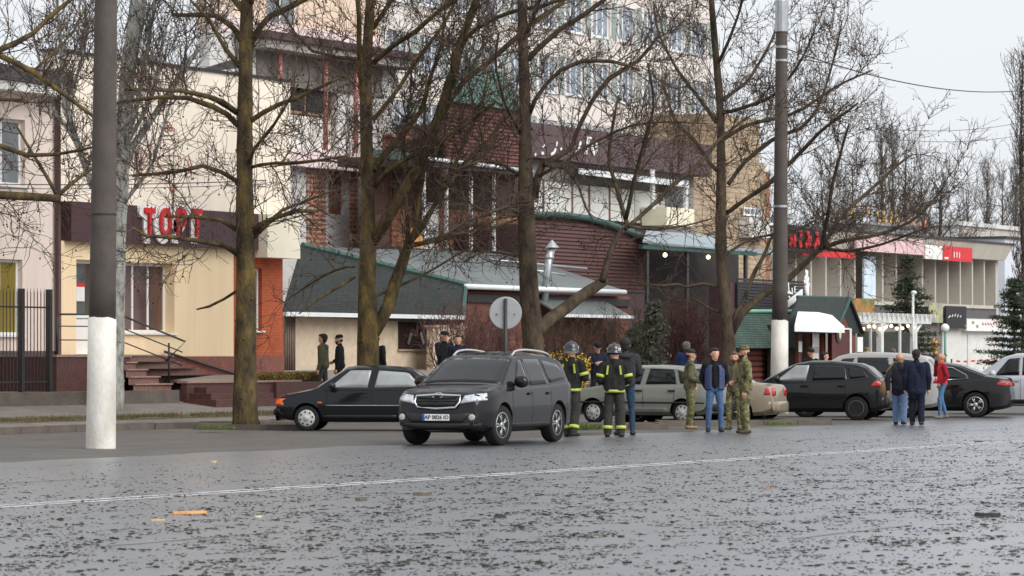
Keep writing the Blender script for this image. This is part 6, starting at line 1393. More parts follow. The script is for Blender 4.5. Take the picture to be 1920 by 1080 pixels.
    def cls(Q):
        best = np.full(len(Q), 1e9); tg = np.zeros(len(Q), int)
        for t_, a, b, ra, rb in caps:
            a, b = np.array(a), np.array(b); ab = b-a; h = np.clip(((Q-a) @ ab)/max(1e-9, ab @ ab), 0, 1); dist = np.linalg.norm(Q-a-h[:, None]*ab, axis=1)-(ra+(rb-ra)*h)
            if t_ == 'skin': dist = dist+.004
            m_ = dist < best; best[m_] = dist[m_]; tg[m_] = order.index(t_)
        return tg
    vt = cls(co); nr = np.empty(nV*3); res.vertices.foreach_get('normal', nr); nr = nr.reshape(-1, 3)
    off = np.zeros(nV); sd0 = px*.37
    for i in np.nonzero(vt <= 2)[0]:
        p = co[i]; off[i] = .011*noise.noise((p[0]*9+sd0, p[1]*9, p[2]*7))+.006*noise.noise((p[0]*20, p[1]*20+sd0, p[2]*26))
    co2 = co+nr*(off*k)[:, None]
    # clothing edges: jacket and sleeves stand a little proud of what is under them
    co2 += nr*np.where((vt == 0) | (vt == 1), .006, np.where(vt == 2, .002, 0))[:, None]
    res.vertices.foreach_set('co', co2.ravel()); nF = len(res.polygons); cen = np.empty(nF*3); res.polygons.foreach_get('center', cen); ft = cls(cen.reshape(-1, 3))
    res.polygons.foreach_set('material_index', ft.astype(np.int32)); res.polygons.foreach_set('use_smooth', np.ones(nF, bool)); res.update()
    link('body', res, root, True)
    HP = lambda x, y, z: hp(x, y, z)*k
    def blob(name, m, balls, cutz=None, vs=.011):
        mb = MB()
        for p, r, s_ in balls: mb.ball(p, r*k, 12, 9, s_)
        o = MB(); o.v, o.f = mb.v, mb.f; me = o.mesh(name, m, True)
        ob = bpy.data.objects.new('tmp', me); COL.objects.link(ob); md = ob.modifiers.new('r', 'REMESH'); md.mode = 'VOXEL'; md.voxel_size = vs
        rs = bpy.data.meshes.new_from_object(ob.evaluated_get(bpy.context.evaluated_depsgraph_get())); bpy.data.objects.remove(ob); rs.materials.clear(); rs.materials.append(m); rs.polygons.foreach_set('use_smooth', [True]*len(rs.polygons))
        return link(name, rs, root, True)
    # eyes and brows
    ey = MB()
    for sg in (1, -1): ey.ball(HP(.096, sg*.032, 1.672), .010*k, 6, 5, (.6, 1.2, .6)); ey.tube([HP(.098, sg*.018, 1.692), HP(.094, sg*.048, 1.694)], .005*k, 4)
    ey.build('eyes', M_HAIRD, root, True, True)
    if hair: blob('hair', hair, [(HP(-.034, 0, 1.708), .108, (1.02, .98, .95)), (HP(.018, 0, 1.752), .084, (1.12, 1.05, .62)), (HP(-.055, 0, 1.65), .080, (.85, 1.08, 1.15))])
    if beard: blob('beard', beard, [(HP(.055, 0, 1.585), .058, (.95, 1.0, 1.0)), (HP(.03, .045, 1.61), .035, (1, .6, 1.3)), (HP(.03, -.045, 1.61), .035, (1, .6, 1.3))])
    if hat and hat[0] == 'cap':
        cp = MB(); cp.smooth = True; prof = [(.106*k, 0), (.107*k, .035*k), (.098*k, .07*k), (.06*k, .092*k), (.004, .098*k)]; cp.lathe(prof, 20); cp.prism([(.085*k+.08*k*math.cos(a), .085*k*math.sin(a)) for a in [i*math.pi/10-math.pi/2 for i in range(11)]], .0, .012*k)
        cp.xform(Matrix.Translation(HP(-.005, 0, 1.715)) @ R.to_4x4() @ Matrix.Rotation(.10, 4, 'Y')); cp.build('cap', hat[1], root, True, True)
        if not hair: blob('hair', M_HAIRD, [(HP(-.045, 0, 1.66), .078, (.8, 1.08, .9))])
    if hat and hat[0] == 'helmet':
        hm = MB(); hm.smooth = True; hm.lathe([(.155*k, -.02), (.150*k, 0), (.134*k, .012), (.135*k, .05*k), (.122*k, .11*k), (.085*k, .155*k), (.03*k, .175*k), (.003, .177*k)], 24); T_ = Matrix.Translation(HP(-.01, 0, 1.70)) @ R.to_4x4(); hm.xform(T_); h_ = hm.build('helmet', hat[1], root, True, True)
        cr = MB(); cr.tube([T_ @ Vector((x*k, 0, z*k)) for x, z in ((.13, .06), (.10, .14), (.0, .19), (-.10, .14), (-.135, .05))], .014*k, 6); cr.build('crest', hat[1], h_, True, True)
        nk = MB(); nk.tube([T_ @ Vector((-.10*k*math.cos(a), .115*k*math.sin(a), -.02)) for a in [i*math.pi/8-math.pi/2 for i in range(9)]], .03*k, 6); nk.build('neck_flap', hat[2], h_, True, True)
        for sg in (1, -1):
            p = T_ @ Vector((-.02, sg*.138*k, .055*k)); nrm_ = (R @ Vector((-.1, sg, 0))).normalized(); xd = Vector((0, 0, 1)).cross(nrm_)
            text_on(hat[3], .075, p+nrm_*.006, xd, h_, 'number', M_WSIGN, .003, .004, local=True)
        vs_ = MB(); vs_.tube([T_ @ Vector((.145*k*math.cos(a), .135*k*math.sin(a), -.01)) for a in [i*math.pi/8-math.pi/2 for i in range(9)]], .02*k, 5); vs_.build('visor', M_TRIM, h_, True, True)
    if hood:
        hd_ = MB(); hd_.smooth = True; hd_.tube([Vector((lx-.10*math.cos(a), .115*math.sin(a), 1.475-.03*math.cos(a)))*k for a in [i*math.pi/8-math.pi/2-.3 for i in range(10)]], [.02*k]+[.048*k]*8+[.02*k], 8); hd_.build('hood', mats['top'], root, True, True)
    if hivis:
        def band(a, b, r, wd, n=16, sy=1.0):
            a, b = Vector(a)*k, Vector(b)*k; m_ = MB(); t_ = (b-a).normalized(); m_.tube([a-t_*wd*k/2, a+t_*wd*k/2], r*k, n, False)
            if sy != 1: m_.v = [((x-a.x)*1.0+a.x, (y-a.y)*sy+a.y, z) for x, y, z in m_.v]
            me = m_.mesh('band', M_HIVIS, True); ob = bpy.data.objects.new('t', me); COL.objects.link(ob); so = ob.modifiers.new('s', 'SOLIDIFY'); so.thickness = .012; so.offset = 0
            rs = bpy.data.meshes.new_from_object(ob.evaluated_get(bpy.context.evaluated_depsgraph_get())); bpy.data.objects.remove(ob); return link('reflective_band', rs, root, True)
        for t_, a, b, ra, rb in caps:
            if t_ == 'sleeve' and ra > .065*k: m_ = a.lerp(b, .72); band(m_/k, b/k, (ra*.28+rb*.72)/k+.019, .06)
            if t_ == 'legs' and abs(rb/k-(.047+loose)) < 1e-3: m_ = a.lerp(b, .80); band(m_/k, b/k, (ra*.2+rb*.8)/k+.016, .065)
        band((-.004, 0, hem+.035), (-.004, 0, 1.2), .158, .055, 20, 1.3)
        for sg in (1, -1): MB().box(-.012, .0, -.018*k, .018*k, -.09*k, .09*k).xform(Matrix.Translation(Vector((lx-.118, sg*.13, 1.33))*k) @ Matrix.Rotation(sg*.12, 4, 'X')).build('reflective_band', M_HIVIS, root, local=True)
    return root, W_, k, HP
def d_feet(py, z=0.0): return (HCAM-z)*FPX/(py-HY)
K_BLACK = cloth('black_cloth', C(34, 34, 37)); K_NAVY = cloth('navy_cloth', C(36, 40, 58)); K_OLIVE = cloth('olive_jacket_cloth', C(84, 84, 66)); K_GREYT = cloth('grey_trousers', C(64, 66, 64)); K_JEANS = cloth('blue_jeans', C(74, 98, 134)); K_LJEANS = cloth('light_blue_jeans', C(112, 134, 168)); K_DJEANS = cloth('dark_jeans', C(48, 64, 86))
K_SHOE = mat('black_shoe', C(28, 28, 30), .6, .1, 8); K_TAN = mat('tan_boot', C(156, 126, 90), .85, .1, 8); K_GRSHOE = mat('grey_shoe', C(104, 104, 98), .8, .1, 8); K_OLBOOT = mat('olive_boot', C(66, 62, 46), .85, .1, 8)
K_FIRE = cloth('black_turnout_cloth', C(40, 40, 38)); K_FIREL = cloth('charcoal_turnout_trousers', C(58, 56, 52)); K_HELM = mat('black_helmet', C(44, 46, 50), .3, .2, 6, coat=.4)
def M5(top, legs, shoe=None, sleeve=None, skin=None): return dict(top=top, sleeve=sleeve or top, legs=legs, shoe=shoe or K_SHOE, skin=skin or M_SKIN)
GP = 'onlookers by the restaurant'
person('person in an olive jacket with hood down walking behind the dark hatchback', 606, 90, .44, 1.76, 165, M5(K_OLIVE, K_GREYT), hair=M_HAIRD, hood=True, legs=(.12, -.14), arms=('down', 'swing'), bulk=1.08, group=GP)
person('person in black with a black cap walking close behind the olive jacket', 637, 91, .46, 1.72, 172, M5(K_BLACK, K_BLACK), hat=('cap', K_BLACK), beard=M_HAIRD, arms=('down', 'front'), legs=(-.1, .12), group=GP)
person('balding person in a black coat half hidden by the forked sycamore', 705, 93.5, .47, 1.72, 60, M5(K_BLACK, K_BLACK, skin=M_SKIN2), bulk=1.1, group=GP)
person('person in black with cap and hand at the mouth behind the dark SUV', 833, 95, .46, 1.84, -55, M5(K_BLACK, K_BLACK), hat=('cap', K_BLACK), arms=('down', 'mouth'), bulk=1.06, group=GP)
person('short haired person in dark navy beside the one with a cap behind the SUV', 859, 94, .44, 1.76, -95, M5(K_NAVY, K_BLACK), hair=M_HAIRD, group=GP)
GF = 'firefighters in turnout gear'
mF = M5(K_FIRE, K_FIREL)
person('firefighter with number 1 helmet and white neck flap beside the dark SUV', 1071, d_feet(819.5), .006, 1.83, 62, mF, arms=('hold', 'hold'), hat=('helmet', K_HELM, M_WSIGN, '1'), loose=.028, bulk=1.12, hivis=True, legs=(.06, -.08), look=.3, group=GF)
person('firefighter with number 17 helmet seen from behind, bands on sleeves and hem', 1152, d_feet(820), .006, 1.79, 85, mF, arms=('front', 'front'), hat=('helmet', mat('glossy_black_helmet', C(26, 28, 34), .15, .1, 6, coat=.8), K_BLACK, '17'), loose=.03, bulk=1.16, hivis=True, look=-.6, group=GF)
person('tall person in a charcoal hooded jacket and dark jeans behind the second firefighter', 1172, 70.8, .006, 1.99, 95, M5(cloth('charcoal_hoodie', C(54, 54, 58)), K_DJEANS), hair=M_HAIRD, hood=True, arms=('front', 'front'), bulk=1.02)
person('person in a dark jacket and cap looking down between the firefighters', 1120, 97, .17, 1.84, -80, M5(K_NAVY, K_BLACK), hat=('cap', K_BLACK), arms=('hold', 'hold'), nod=.35)
person('grey haired person in a royal blue jacket facing away behind the cars', 1287, 100, .14, 1.90, 55, M5(cloth('royal_blue_cloth', C(48, 62, 104)), K_BLACK, skin=M_SKIN2), hair=M_HAIRG, bulk=1.12)
GC = 'group standing before the parked cars'
r9 = person('person in olive jacket, dark cap and camouflage trousers with tan boots', 1294, d_feet(805), .006, 1.77, 5, M5(M_CAMO2, M_CAMO, K_TAN, skin=M_SKIN2), hat=('cap', cloth('dark_green_cap', C(50, 54, 46))), arms=('pocket', 'front'), bulk=1.04, loose=.012, group=GC)
r10 = person('dark haired person in a navy quilted vest over black sleeves and blue jeans', 1340, d_feet(810.5), .006, 1.79, -88, M5(cloth('black_knit', C(30, 30, 33)), K_JEANS), hair=M_HAIRD, arms=('back', 'back'), look=.35, group=GC, loose=.006)
r11 = person('bearded bareheaded person in olive fleece and camouflage trousers', 1377, d_feet(806.5), .006, 1.71, -115, M5(cloth('olive_fleece', C(90, 84, 66)), M_CAMO, K_OLBOOT, skin=M_SKIN2), hair=mat('cropped_hair', C(84, 66, 54), .8, .2, 30), beard=mat('brown_beard', C(66, 46, 36), .9, .2, 30), arms=('down', 'front'), look=.3, loose=.012, group=GC)
r12 = person('bearded person in full camouflage with cap and flag patch on the sleeve', 1397, d_feet(813.5), .006, 1.83, 188, M5(M_CAMO, M_CAMO, K_OLBOOT, skin=M_SKIN2), hat=('cap', M_CAMO), beard=M_HAIRD, arms=('down', 'front'), bulk=1.06, loose=.014, group=GC)
# quilted vest over the dark sweater
def vest(P, m):
    root, W_, k, HP = P; vs, fs = [], []; nu, nz = 36, 26; z0, z1 = .90, 1.42
    for j in range(nz+1):
        z = z0+(z1-z0)*j/nz; q = .010*abs(math.sin(j*math.pi/2.6)); t = (z-z0)/(z1-z0); ry = .205+.012*t-(.05*max(0, t-.8)/.2); rx = .145-.012*t
        for i in range(nu+1): a = math.radians(22)+math.radians(316)*i/nu; vs.append(((rx+q)*math.cos(a)*k, (ry+q)*math.sin(a)*k, z*k))
    for j in range(nz):
        for i in range(nu): b = j*(nu+1)+i; fs.append((b, b+1, b+nu+2, b+nu+1))
    me = MB().add(vs, fs).mesh('vest', m, True); ob = bpy.data.objects.new('t', me); COL.objects.link(ob); so = ob.modifiers.new('s', 'SOLIDIFY'); so.thickness = .025
    rs = bpy.data.meshes.new_from_object(ob.evaluated_get(bpy.context.evaluated_depsgraph_get())); bpy.data.objects.remove(ob); link('quilted_vest', rs, root, True)
vest(r10, mat('navy_quilted_nylon', C(50, 62, 100), .5, .1, 6))
# arm patches
def patch(P, side, cols, w=.085, h=.06, z=1.30):
    root, W_, k, HP = P; y = side*(.178+.02+.075)*k; n = len(cols)
    for i, c_ in enumerate(cols): MB().box(-w/2, w/2, y-.004, y+.012 if side > 0 else y-.012, z*k+h/2-h*(i+1)/n, z*k+h/2-h*i/n).build('arm_patch', c_, root, local=True)
patch(r12, 1, [M_WSIGN, mat('patch_blue', C(44, 66, 150), .8, 0), mat('patch_red', C(190, 40, 44), .8, 0)], z=1.28)
patch(r9, -1, [M_WSIGN], .08, .08)
text_on('Z', .075, (0.0, -(.178+.02+.087)*r9[2], 1.30*r9[2]), (1, 0, 0), r9[0], 'patch_mark', K_BLACK, .002, .006, local=True)
GW = 'people walking on the carriageway edge'
r14 = person('bald person in a dark jacket and pale jeans carrying a khaki shoulder bag', 1687, d_feet(797), .006, 1.69, 75, M5(cloth('dark_navy_jacket', C(42, 44, 52)), K_LJEANS, skin=M_SKIN2), arms=('swingb', 'swing'), legs=(.1, -.1), bulk=1.08, loose=.03, coat=.05, group=GW, look=-.5)
person('dark haired person in a long navy coat and navy trousers seen from behind', 1719, d_feet(798), .006, 1.77, 82, M5(cloth('navy_coat', C(30, 34, 52)), cloth('navy_trousers', C(30, 34, 48))), hair=M_HAIRD, arms=('down', 'down'), legs=(.08, -.08), bulk=1.22, loose=.025, coat=.16, group=GW, look=-.4)
r16 = person('person in a red jacket and blue jeans talking on a phone beside the saloon', 1766, d_feet(785.5), .006, 1.70, 188, M5(mat('bright_red_jacket', C(206, 44, 46), .8, .1, 7, .3, 40), cloth('mid_blue_jeans', C(78, 110, 144)), K_GRSHOE, sleeve=cloth('crimson_sleeve', C(140, 34, 50)), skin=M_SKIN2), arms=('pocket', 'phone'), legs=(.1, -.12), group=GW)
rt, W_, k, HP = r16; wp, wd = W_[-1]; MB().box(-.035, .035, -.008, .008, -.07, .07).xform(Matrix.Translation((wp+wd*.10)*k+Vector((0, -.0, .02))) @ Matrix.Rotation(.3, 4, 'Y')).build('phone', M_TRIM, rt, local=True)
rt, W_, k, HP = r14
bag = thing('shoulder_bag', rt.location+Vector((0, 0, .85)), 'khaki canvas bag hanging at the hip of the bald walker', 'bag'); bag.rotation_euler = rt.rotation_euler
K_BAG = mat('khaki_canvas', C(128, 108, 74), .9, .15, 8, .4, 50); b = MB(); b.smooth = True; b.ball((-.06, .36, .0), .17, 14, 10, (1.0, .55, 1.15)); b.build('pouch', K_BAG, bag, True, True)
MB().tube([(-.06, .36, .14), (-.10, .28, .42), (-.05, .13, .63), (.03, -.0, .60), (.12, -.06, .45)], [.02]*5, 6).build('strap', K_BAG, bag, True, True)
GK = 'people by the kiosk'
person('person in black with cap holding a hand to the face by the kiosk', 1520, 106, .006, 1.84, -70, M5(K_BLACK, K_BLACK), hat=('cap', K_BLACK), arms=('down', 'mouth'), group=GK, voxel=.016)
person('dark haired person in navy turned sideways by the kiosk', 1546, 106, .006, 1.74, -10, M5(K_NAVY, K_BLACK), hair=M_HAIRD, group=GK, voxel=.016)
person('person in a camouflage cap behind the silver SUV', 1624, 117, .25, 1.66, -90, M5(M_CAMO2, M_CAMO2), hat=('cap', M_CAMO), group=GK, voxel=.018)
person('brown haired person behind the silver SUV roof', 1675, 117, .25, 1.62, 100, M5(K_BLACK, K_BLACK), hair=mat('brown_hair', C(104, 84, 70), .8, .2, 20), group=GK, voxel=.018)
# ================= hedges, shrubs, conifers, grass, litter =================
def leaf_mesh(name, P, size, m, seed, aspect=.5, flat=0.0):
    "one small quad leaf at each point, turned at random"
    rs = np.random.RandomState(seed); n = len(P); P = np.asarray(P, float)
    a = rs.normal(size=(n, 3)); a[:, 2] *= (1-flat); a /= np.linalg.norm(a, axis=1, keepdims=True); b = rs.normal(size=(n, 3)); b -= a*(a*b).sum(1, keepdims=True); b /= np.linalg.norm(b, axis=1, keepdims=True)
    s = size*rs.uniform(.6, 1.3, (n, 1)); V = np.stack([P-a*s, P-b*s*aspect, P+a*s, P+b*s*aspect], 1).reshape(-1, 3)
    return np_mesh(name, V, np.arange(4*n).reshape(-1, 4), m, False)
def conifer(label, base, h, rad, seed, m, m2, droop=.25, gap=.3, dens=1.0):
    rng = random.Random(seed); t = thing('conifer', base, label, 'tree', 'dark conifers')
    br = []; P, P2 = [], []
    MB().tube([(base[0], base[1], base[2]-.2), (base[0], base[1], base[2]+h)], [.09, .015], 8).build('trunk', M_BARKD, t, True)
    z = .25
    while z < h*.98:
        f = z/h; R_ = rad*(1-f)**.75*rng.uniform(.7, 1.1)+.08
        for k in range(rng.randint(5, 8)):
            a = rng.uniform(0, 6.28); L = R_*rng.uniform(.7, 1.15); dr = Vector((math.cos(a), math.sin(a), .1)); pts = []; p = Vector(base)+Vector((0, 0, z))
            for i in range(6): pts.append(p.copy()); p = p+dr*(L/5); dr.z -= droop*.12*(1 if i < 3 else -1.4)
            br.append(([list(x) for x in pts], [.014, .012, .01, .008, .006, .004]))
            for i in range(1, 6):
                for q in range(int(10*dens*(1+L))):
                    o = pts[i-1].lerp(pts[i], rng.random())+Vector((rng.gauss(0, .09), rng.gauss(0, .09), rng.gauss(0, .05)-.03)); (P if rng.random() < .7 else P2).append(list(o))
        z += gap*rng.uniform(.7, 1.2)*(1-.4*f)
    V, F = tubes_np(br, 3); link('branches', np_mesh('branches', V, F, M_TWIG), t); link('crown', leaf_mesh('crown', P, .085, m, seed, .28), t); link('crown_tips', leaf_mesh('crown_tips', P2, .075, m2, seed+1, .28), t)
    return t
M_FIR = mat('dark_fir_needles', C(52, 64, 48), .9, .3, 3); M_FIR2 = mat('lighter_fir_tips', C(78, 90, 66), .9, .3, 3); M_JUN = mat('grey_green_juniper', C(96, 96, 82), .9, .3, 3); M_JUN2 = mat('dull_juniper_tips', C(64, 74, 60), .9, .3, 3)
p = pv(1702, 690, 52.5); conifer('dark layered conifer rising behind the white pergola', (p.x, p.y, .5), 5.4, 1.7, 41, M_FIR, M_FIR2)
p = pd(1902, 690, 150); conifer('bushy dark conifer at the street end before the pale wall', (p.x, p.y, .5), 4.6, 1.9, 42, M_FIR, M_FIR2, dens=1.3)
p = pd(1222, 690, 103); conifer('grey green juniper behind the pale five door car', (p.x, p.y, .4), 2.9, 1.0, 43, M_JUN, M_JUN2, droop=-.6, gap=.22, dens=.45)
p = pd(1192, 690, 104); conifer('dark round juniper beside the grey green one', (p.x, p.y, .4), 2.0, .9, 44, M_JUN2, M_FIR, droop=-.2, gap=.2)
M_REDTW = mat('reddish_bare_twigs', C(104, 74, 70), .95, .3, 2); M_DKRED = mat('dark_red_twigs', C(84, 52, 52), .95, .3, 2)
def bush(label, px, d, z0, h, w, seed, m, n=34, group='bare shrubs'):
    rng = random.Random(seed); b = pd(px, 690, d); t = thing('bare_shrub', (b.x, b.y, z0), label, 'shrub', group); limbs = []
    for i in range(n):
        o = right*rng.gauss(0, w*.33)+Vector((CA, SA, 0))*rng.gauss(0, .3); p = Vector((b.x, b.y, z0))+o*.55; e = Vector((b.x, b.y, z0))+o*1.25+Vector((0, 0, h*rng.uniform(.55, 1.0)))
        m_ = p.lerp(e, .5)+Vector((rng.gauss(0, .08), rng.gauss(0, .08), 0)); limbs.append(([p, m_, e], [.016, .011, .006]))
    V, F = tubes_np([([list(x) for x in a], r) for a, r in limbs], 4); link('stems', np_mesh('stems', V, F, m), t)
    tw, _ = grow_twigs([smooth_path(a, r, .3) for a, r in limbs], rng, 1.0, (.3, .7), .5, (20, 50), 0, .005, .25, (.15, .4)); V, F = tubes_np(tw, 3); link('twigs', np_mesh('twigs', V, F, m), t); return t
bush('reddish bare shrub spreading behind the SUV and the road sign', 868, 96.5, .6, 2.3, 1.3, 51, M_REDTW, 40); bush('thin reddish shrub before the brown brick wall by the sign', 935, 98, .6, 2.2, 1.0, 52, M_REDTW, 26)
bush('bare brown shrub between the thick sycamore and the yellow bush', 1060, 100, .5, 2.2, 1.2, 53, M_TWIG, 26); bush('bare twiggy shrub behind the first firefighter', 1130, 101, .5, 2.4, 1.2, 54, M_TWIG, 28)
bush('dark red bare shrub left of the spreading sycamore', 1300, 104, .4, 2.7, 1.3, 55, M_DKRED, 44); bush('dark shrub beneath the awning terrace', 1262, 108, .4, 3.2, 1.3, 56, M_TWIG, 36)
# yellow forsythia
fy = thing('yellow_bush', pd(1062, 690, 92), 'bright yellow flowering bush behind the first firefighter', 'shrub'); fy.location.z = .2
rng = random.Random(8); P = []; limbs = []
for i in range(46):
    x = rng.uniform(1018, 1106); b0 = pd(1062+(x-1062)*.6, 700, 92+rng.uniform(-.4, .4)); b0.z = .2; top = pd(x, rng.uniform(657, 680)+abs(x-1062)*.12, 92+rng.uniform(-.5, .5)); limbs.append(([list(b0), list(b0.lerp(top, .5)), list(top)], [.01, .008, .005]))
    for q in range(34): o = b0.lerp(top, rng.uniform(.35, 1.02)); P.append([o.x+rng.gauss(0, .05), o.y+rng.gauss(0, .05), o.z+rng.gauss(0, .04)])
V, F = tubes_np(limbs, 3); link('stems', np_mesh('stems', V, F, M_TWIG), fy); link('blossom', leaf_mesh('blossom', P, .03, mat('yellow_blossom', C(226, 190, 44), .8, .2, 6), 3, .6), fy)
# clipped hedge on the terrace edge
hg = thing('low_hedge', pv(545, 725, 46.9), 'low clipped yellow green hedge on the terrace edge', 'hedge')
a0, a1 = pv(502, 715, 46.9).x, pv(594, 715, 46.9).x; rs = np.random.RandomState(4)
bx(hg, 'twig_core', mat('hedge_core', C(60, 52, 36), .95, .3, 8), a0+.08, a1-.08, 46.82, 47.25, .94, 1.10)
P = np.column_stack([rs.uniform(a0, a1, 5200), rs.uniform(46.72, 47.35, 5200), .95+.25*np.sqrt(rs.uniform(0, 1, 5200))]); P[:, 2] += .02*np.sin(P[:, 0]*7); link('leaves', leaf_mesh('leaves', P[:3600], .028, mat('hedge_leaf', C(122, 112, 52), .8, .3, 5), 5, .6), hg); link('brown_leaves', leaf_mesh('brown_leaves', P[3600:], .028, mat('hedge_brown_leaf', C(128, 92, 56), .8, .3, 5), 6, .6), hg)
tag(MB().box(a0-.3, a1+2.5, 46.45, 46.70, .3, .97).build('hedge_wall', M_GRAN), kind='structure')
# grass
def grass(name, pts, h, m, seed):
    rs = np.random.RandomState(seed); P = np.asarray(pts, float); n = len(P); a = rs.uniform(0, 6.28, n); w = .006; hh = h*rs.uniform(.4, 1.2, n); dx, dy = np.cos(a)*w, np.sin(a)*w; lx, ly = rs.normal(0, .35, n)*hh, rs.normal(0, .35, n)*hh
    V = np.stack([P+np.column_stack([dx, dy, 0*dx]), P-np.column_stack([dx, dy, 0*dx]), P+np.column_stack([lx-dx*.3, ly-dy*.3, hh]), P+np.column_stack([lx+dx*.3, ly+dy*.3, hh])], 1).reshape(-1, 3)
    o = link(name, np_mesh(name, V, np.arange(4*n).reshape(-1, 4), m, False)); tag(o, kind='stuff'); return o
M_GRASS = mat('spring_grass', C(86, 104, 52), .9, .3, 4); M_DRYG = mat('dull_dry_grass', C(98, 90, 58), .9, .35, 3)
rs = np.random.RandomState(9)
u = rs.uniform(48, 71.5, 16000); v = rs.normal(44.15, .22, 16000); keep = np.array([noise.noise((x*.8, y*2, 0)) > -.12 for x, y in zip(u, v)]); u, v = u[keep], v[keep]
grass('verge_grass', np.column_stack([u, v, .24+.07*(v-44.15)]), .07, M_DRYG, 1)
def isl_grass(px0, px1, py, dd, n, seed, name='island_grass', h=.08):
    rs = np.random.RandomState(seed); pts = []
    while len(pts) < n:
        p = pg(rs.uniform(px0, px1), py, .11)+Vector((CA, SA, 0))*rs.uniform(.1, dd)
        if noise.noise((p.x*1.3, p.y*1.3, seed)) > -.1: pts.append([p.x, p.y, .10])
    grass(name, pts, h, M_GRASS, seed)
isl_grass(366, 440, 803, 1.2, 1100, 11, h=.06); isl_grass(1075, 1130, 806, 1.9, 1100, 12, h=.10); isl_grass(1440, 1490, 797, 1.2, 450, 13, h=.07)
# ---- litter on the carriageway ----
def clods(name, pts, sizes, m, seed):
    rs = np.random.RandomState(seed); n = len(pts); P = np.asarray(pts); k = 6; w = np.arange(k)*2*np.pi/k; rot = rs.uniform(0, 6.28, (n, 1)); el = rs.uniform(.35, 1.0, (n, 1))
    rr1 = sizes[:, None]*rs.uniform(.6, 1.25, (n, k)); x, y = rr1*np.cos(w), rr1*np.sin(w)*el; X = x*np.cos(rot)-y*np.sin(rot); Y = x*np.sin(rot)+y*np.cos(rot); hz = sizes[:, None]*rs.uniform(.06, .22, (n, 1)); tilt = rs.normal(0, .12, (n, 1))
    bot = np.stack([P[:, :1]+X, P[:, 1:2]+Y, np.full_like(X, .003)+0*X], 2); f = rs.uniform(.45, .9, (n, 1)); top = np.stack([P[:, :1]+X*f, P[:, 1:2]+Y*f, .003+hz*rs.uniform(.6, 1.2, (n, k))+np.abs(tilt*X)], 2)
    V = np.concatenate([bot, top], 1).reshape(-1, 3); q = [(i, (i+1) % k, k+(i+1) % k, k+i) for i in range(k)]+[(k, k+1, k+2, k+3), (k+3, k+4, k+5, k)]
    F = (np.array(q)[None]+np.arange(n)[:, None, None]*2*k).reshape(-1, 4); o = link(name, np_mesh(name, V, F, m, False)); tag(o, kind='stuff'); return o
rs = np.random.RandomState(77); pts = []; 
N0 = 1300000; U = rs.uniform(12, 95, N0); Vv = rs.uniform(7, 42.6, N0); kp = np.abs(U*SA-Vv*CA) < (U*CA+Vv*SA)*.185; U, Vv = U[kp], Vv[kp]
den = np.interp(Vv, [7, 13, 17, 21, 25, 28.5, 30.5, 34, 42.6], [1.0, .95, .72, .40, .20, .10, .06, .05, .04])
for a_, b_, p_ in zip(U, Vv, den):
    lat = a_*SA-b_*CA; dep = a_*CA+b_*SA
    if abs(lat) > dep*.19: continue
    cl = noise.noise((a_*.9, b_*1.6, 4))*.6+noise.noise((a_*3.2, b_*4, 7))*.6; p2 = p_*(.30+1.15*cl)*(1.25 if lat < dep*.03 else .85)
    if rs.rand() < p2: pts.append((a_, b_))
pts = np.array(pts); sz = np.clip(rs.lognormal(-4.35, .5, len(pts)), .006, .042); sz *= np.interp(pts[:, 1], [7, 25, 30], [1.05, .95, .7])
sel = rs.rand(len(pts)); print('litter', len(pts))
clods('soil_litter', pts[sel < .62], sz[sel < .62], mat('dark_wet_soil', C(38, 37, 35), .9, .3, 5, spec=.3), 1); clods('leaf_litter', pts[(sel >= .62) & (sel < .96)], sz[(sel >= .62) & (sel < .96)], mat('brown_litter', C(66, 61, 51), .9, .35, 5, spec=.2), 2); clods('pale_litter', pts[sel >= .96], sz[sel >= .96]*.7, mat('pale_litter', C(150, 144, 130), .9, .3, 5), 3)
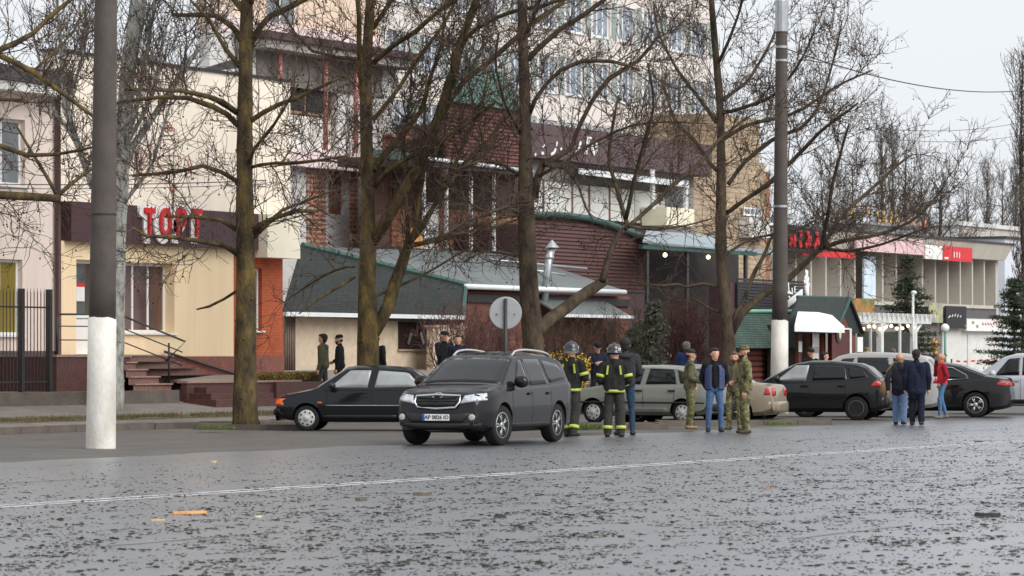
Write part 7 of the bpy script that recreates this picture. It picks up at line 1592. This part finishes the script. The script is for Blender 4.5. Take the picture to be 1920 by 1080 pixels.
# loose pieces that can be told apart
def scrap(px, py, L, w, h, ang, c, label, name='wood_scrap'):
    p = pg(px, py); rng = random.Random(int(px)); m_ = MB(); n = 5; vs = []
    for i in range(n+1):
        x = -L/2+L*i/n; j = w*.5*(.55+.45*math.sin(math.pi*(i+.6)/(n+1.2)))*rng.uniform(.8, 1.15)
        vs += [(x, -j, 0), (x, j, 0), (x, j*.9, h*rng.uniform(.8, 1.2)), (x, -j*.9, h*rng.uniform(.8, 1.2))]
    fs = [(0, 3, 2, 1), (4*n, 4*n+1, 4*n+2, 4*n+3)]+[(4*i+a, 4*i+(a+1) % 4, 4*i+4+(a+1) % 4, 4*i+4+a) for i in range(n) for a in range(4)]
    m_.add(vs, fs); me = m_.mesh(name, mat('scrap_%d_%d_%d' % c, C(*c), .85, .25, 12)); bm = bmesh.new(); bm.from_mesh(me); bmesh.ops.recalc_face_normals(bm, faces=bm.faces); bm.to_mesh(me); bm.free()
    o = link(name, me); o.location = (p.x, p.y, .004); o.rotation_euler = (0, 0, math.atan2(right.y, right.x)+ang); tag(o, label, 'debris', 'loose scraps on the road')
scrap(355, 964, .38, .09, .025, .55, (206, 150, 100), 'fresh orange splinter of wood lying on the littered road'); scrap(677, 939, .13, .09, .03, .1, (92, 88, 78), 'small dark grey chunk lying beyond the orange splinter'); scrap(792, 929, .22, .07, .03, .3, (96, 88, 74), 'flat brown grey board piece beyond the dark chunk')
scrap(938, 971, .11, .06, .03, 0, (60, 62, 62), 'small blackish chunk on the near lane'); scrap(1852, 969, .26, .10, .035, -.3, (58, 58, 58), 'curled black scrap in the littered near lane'); scrap(484, 971, .07, .04, .02, .4, (196, 190, 170), 'small cream coloured chip beside the orange splinter'); scrap(400, 868, .10, .05, .03, .2, (176, 160, 130), 'small tan chip near the gutter edge')
scrap(1440, 919, .14, .03, .015, .5, (168, 116, 84), 'thin reddish splinter on the middle lane'); scrap(1835, 829, .16, .05, .02, .1, (62, 60, 58), 'dark sliver on the far lane'); scrap(295, 977, .16, .03, .015, .7, (190, 170, 120), 'thin yellowish strip of wood in the litter')
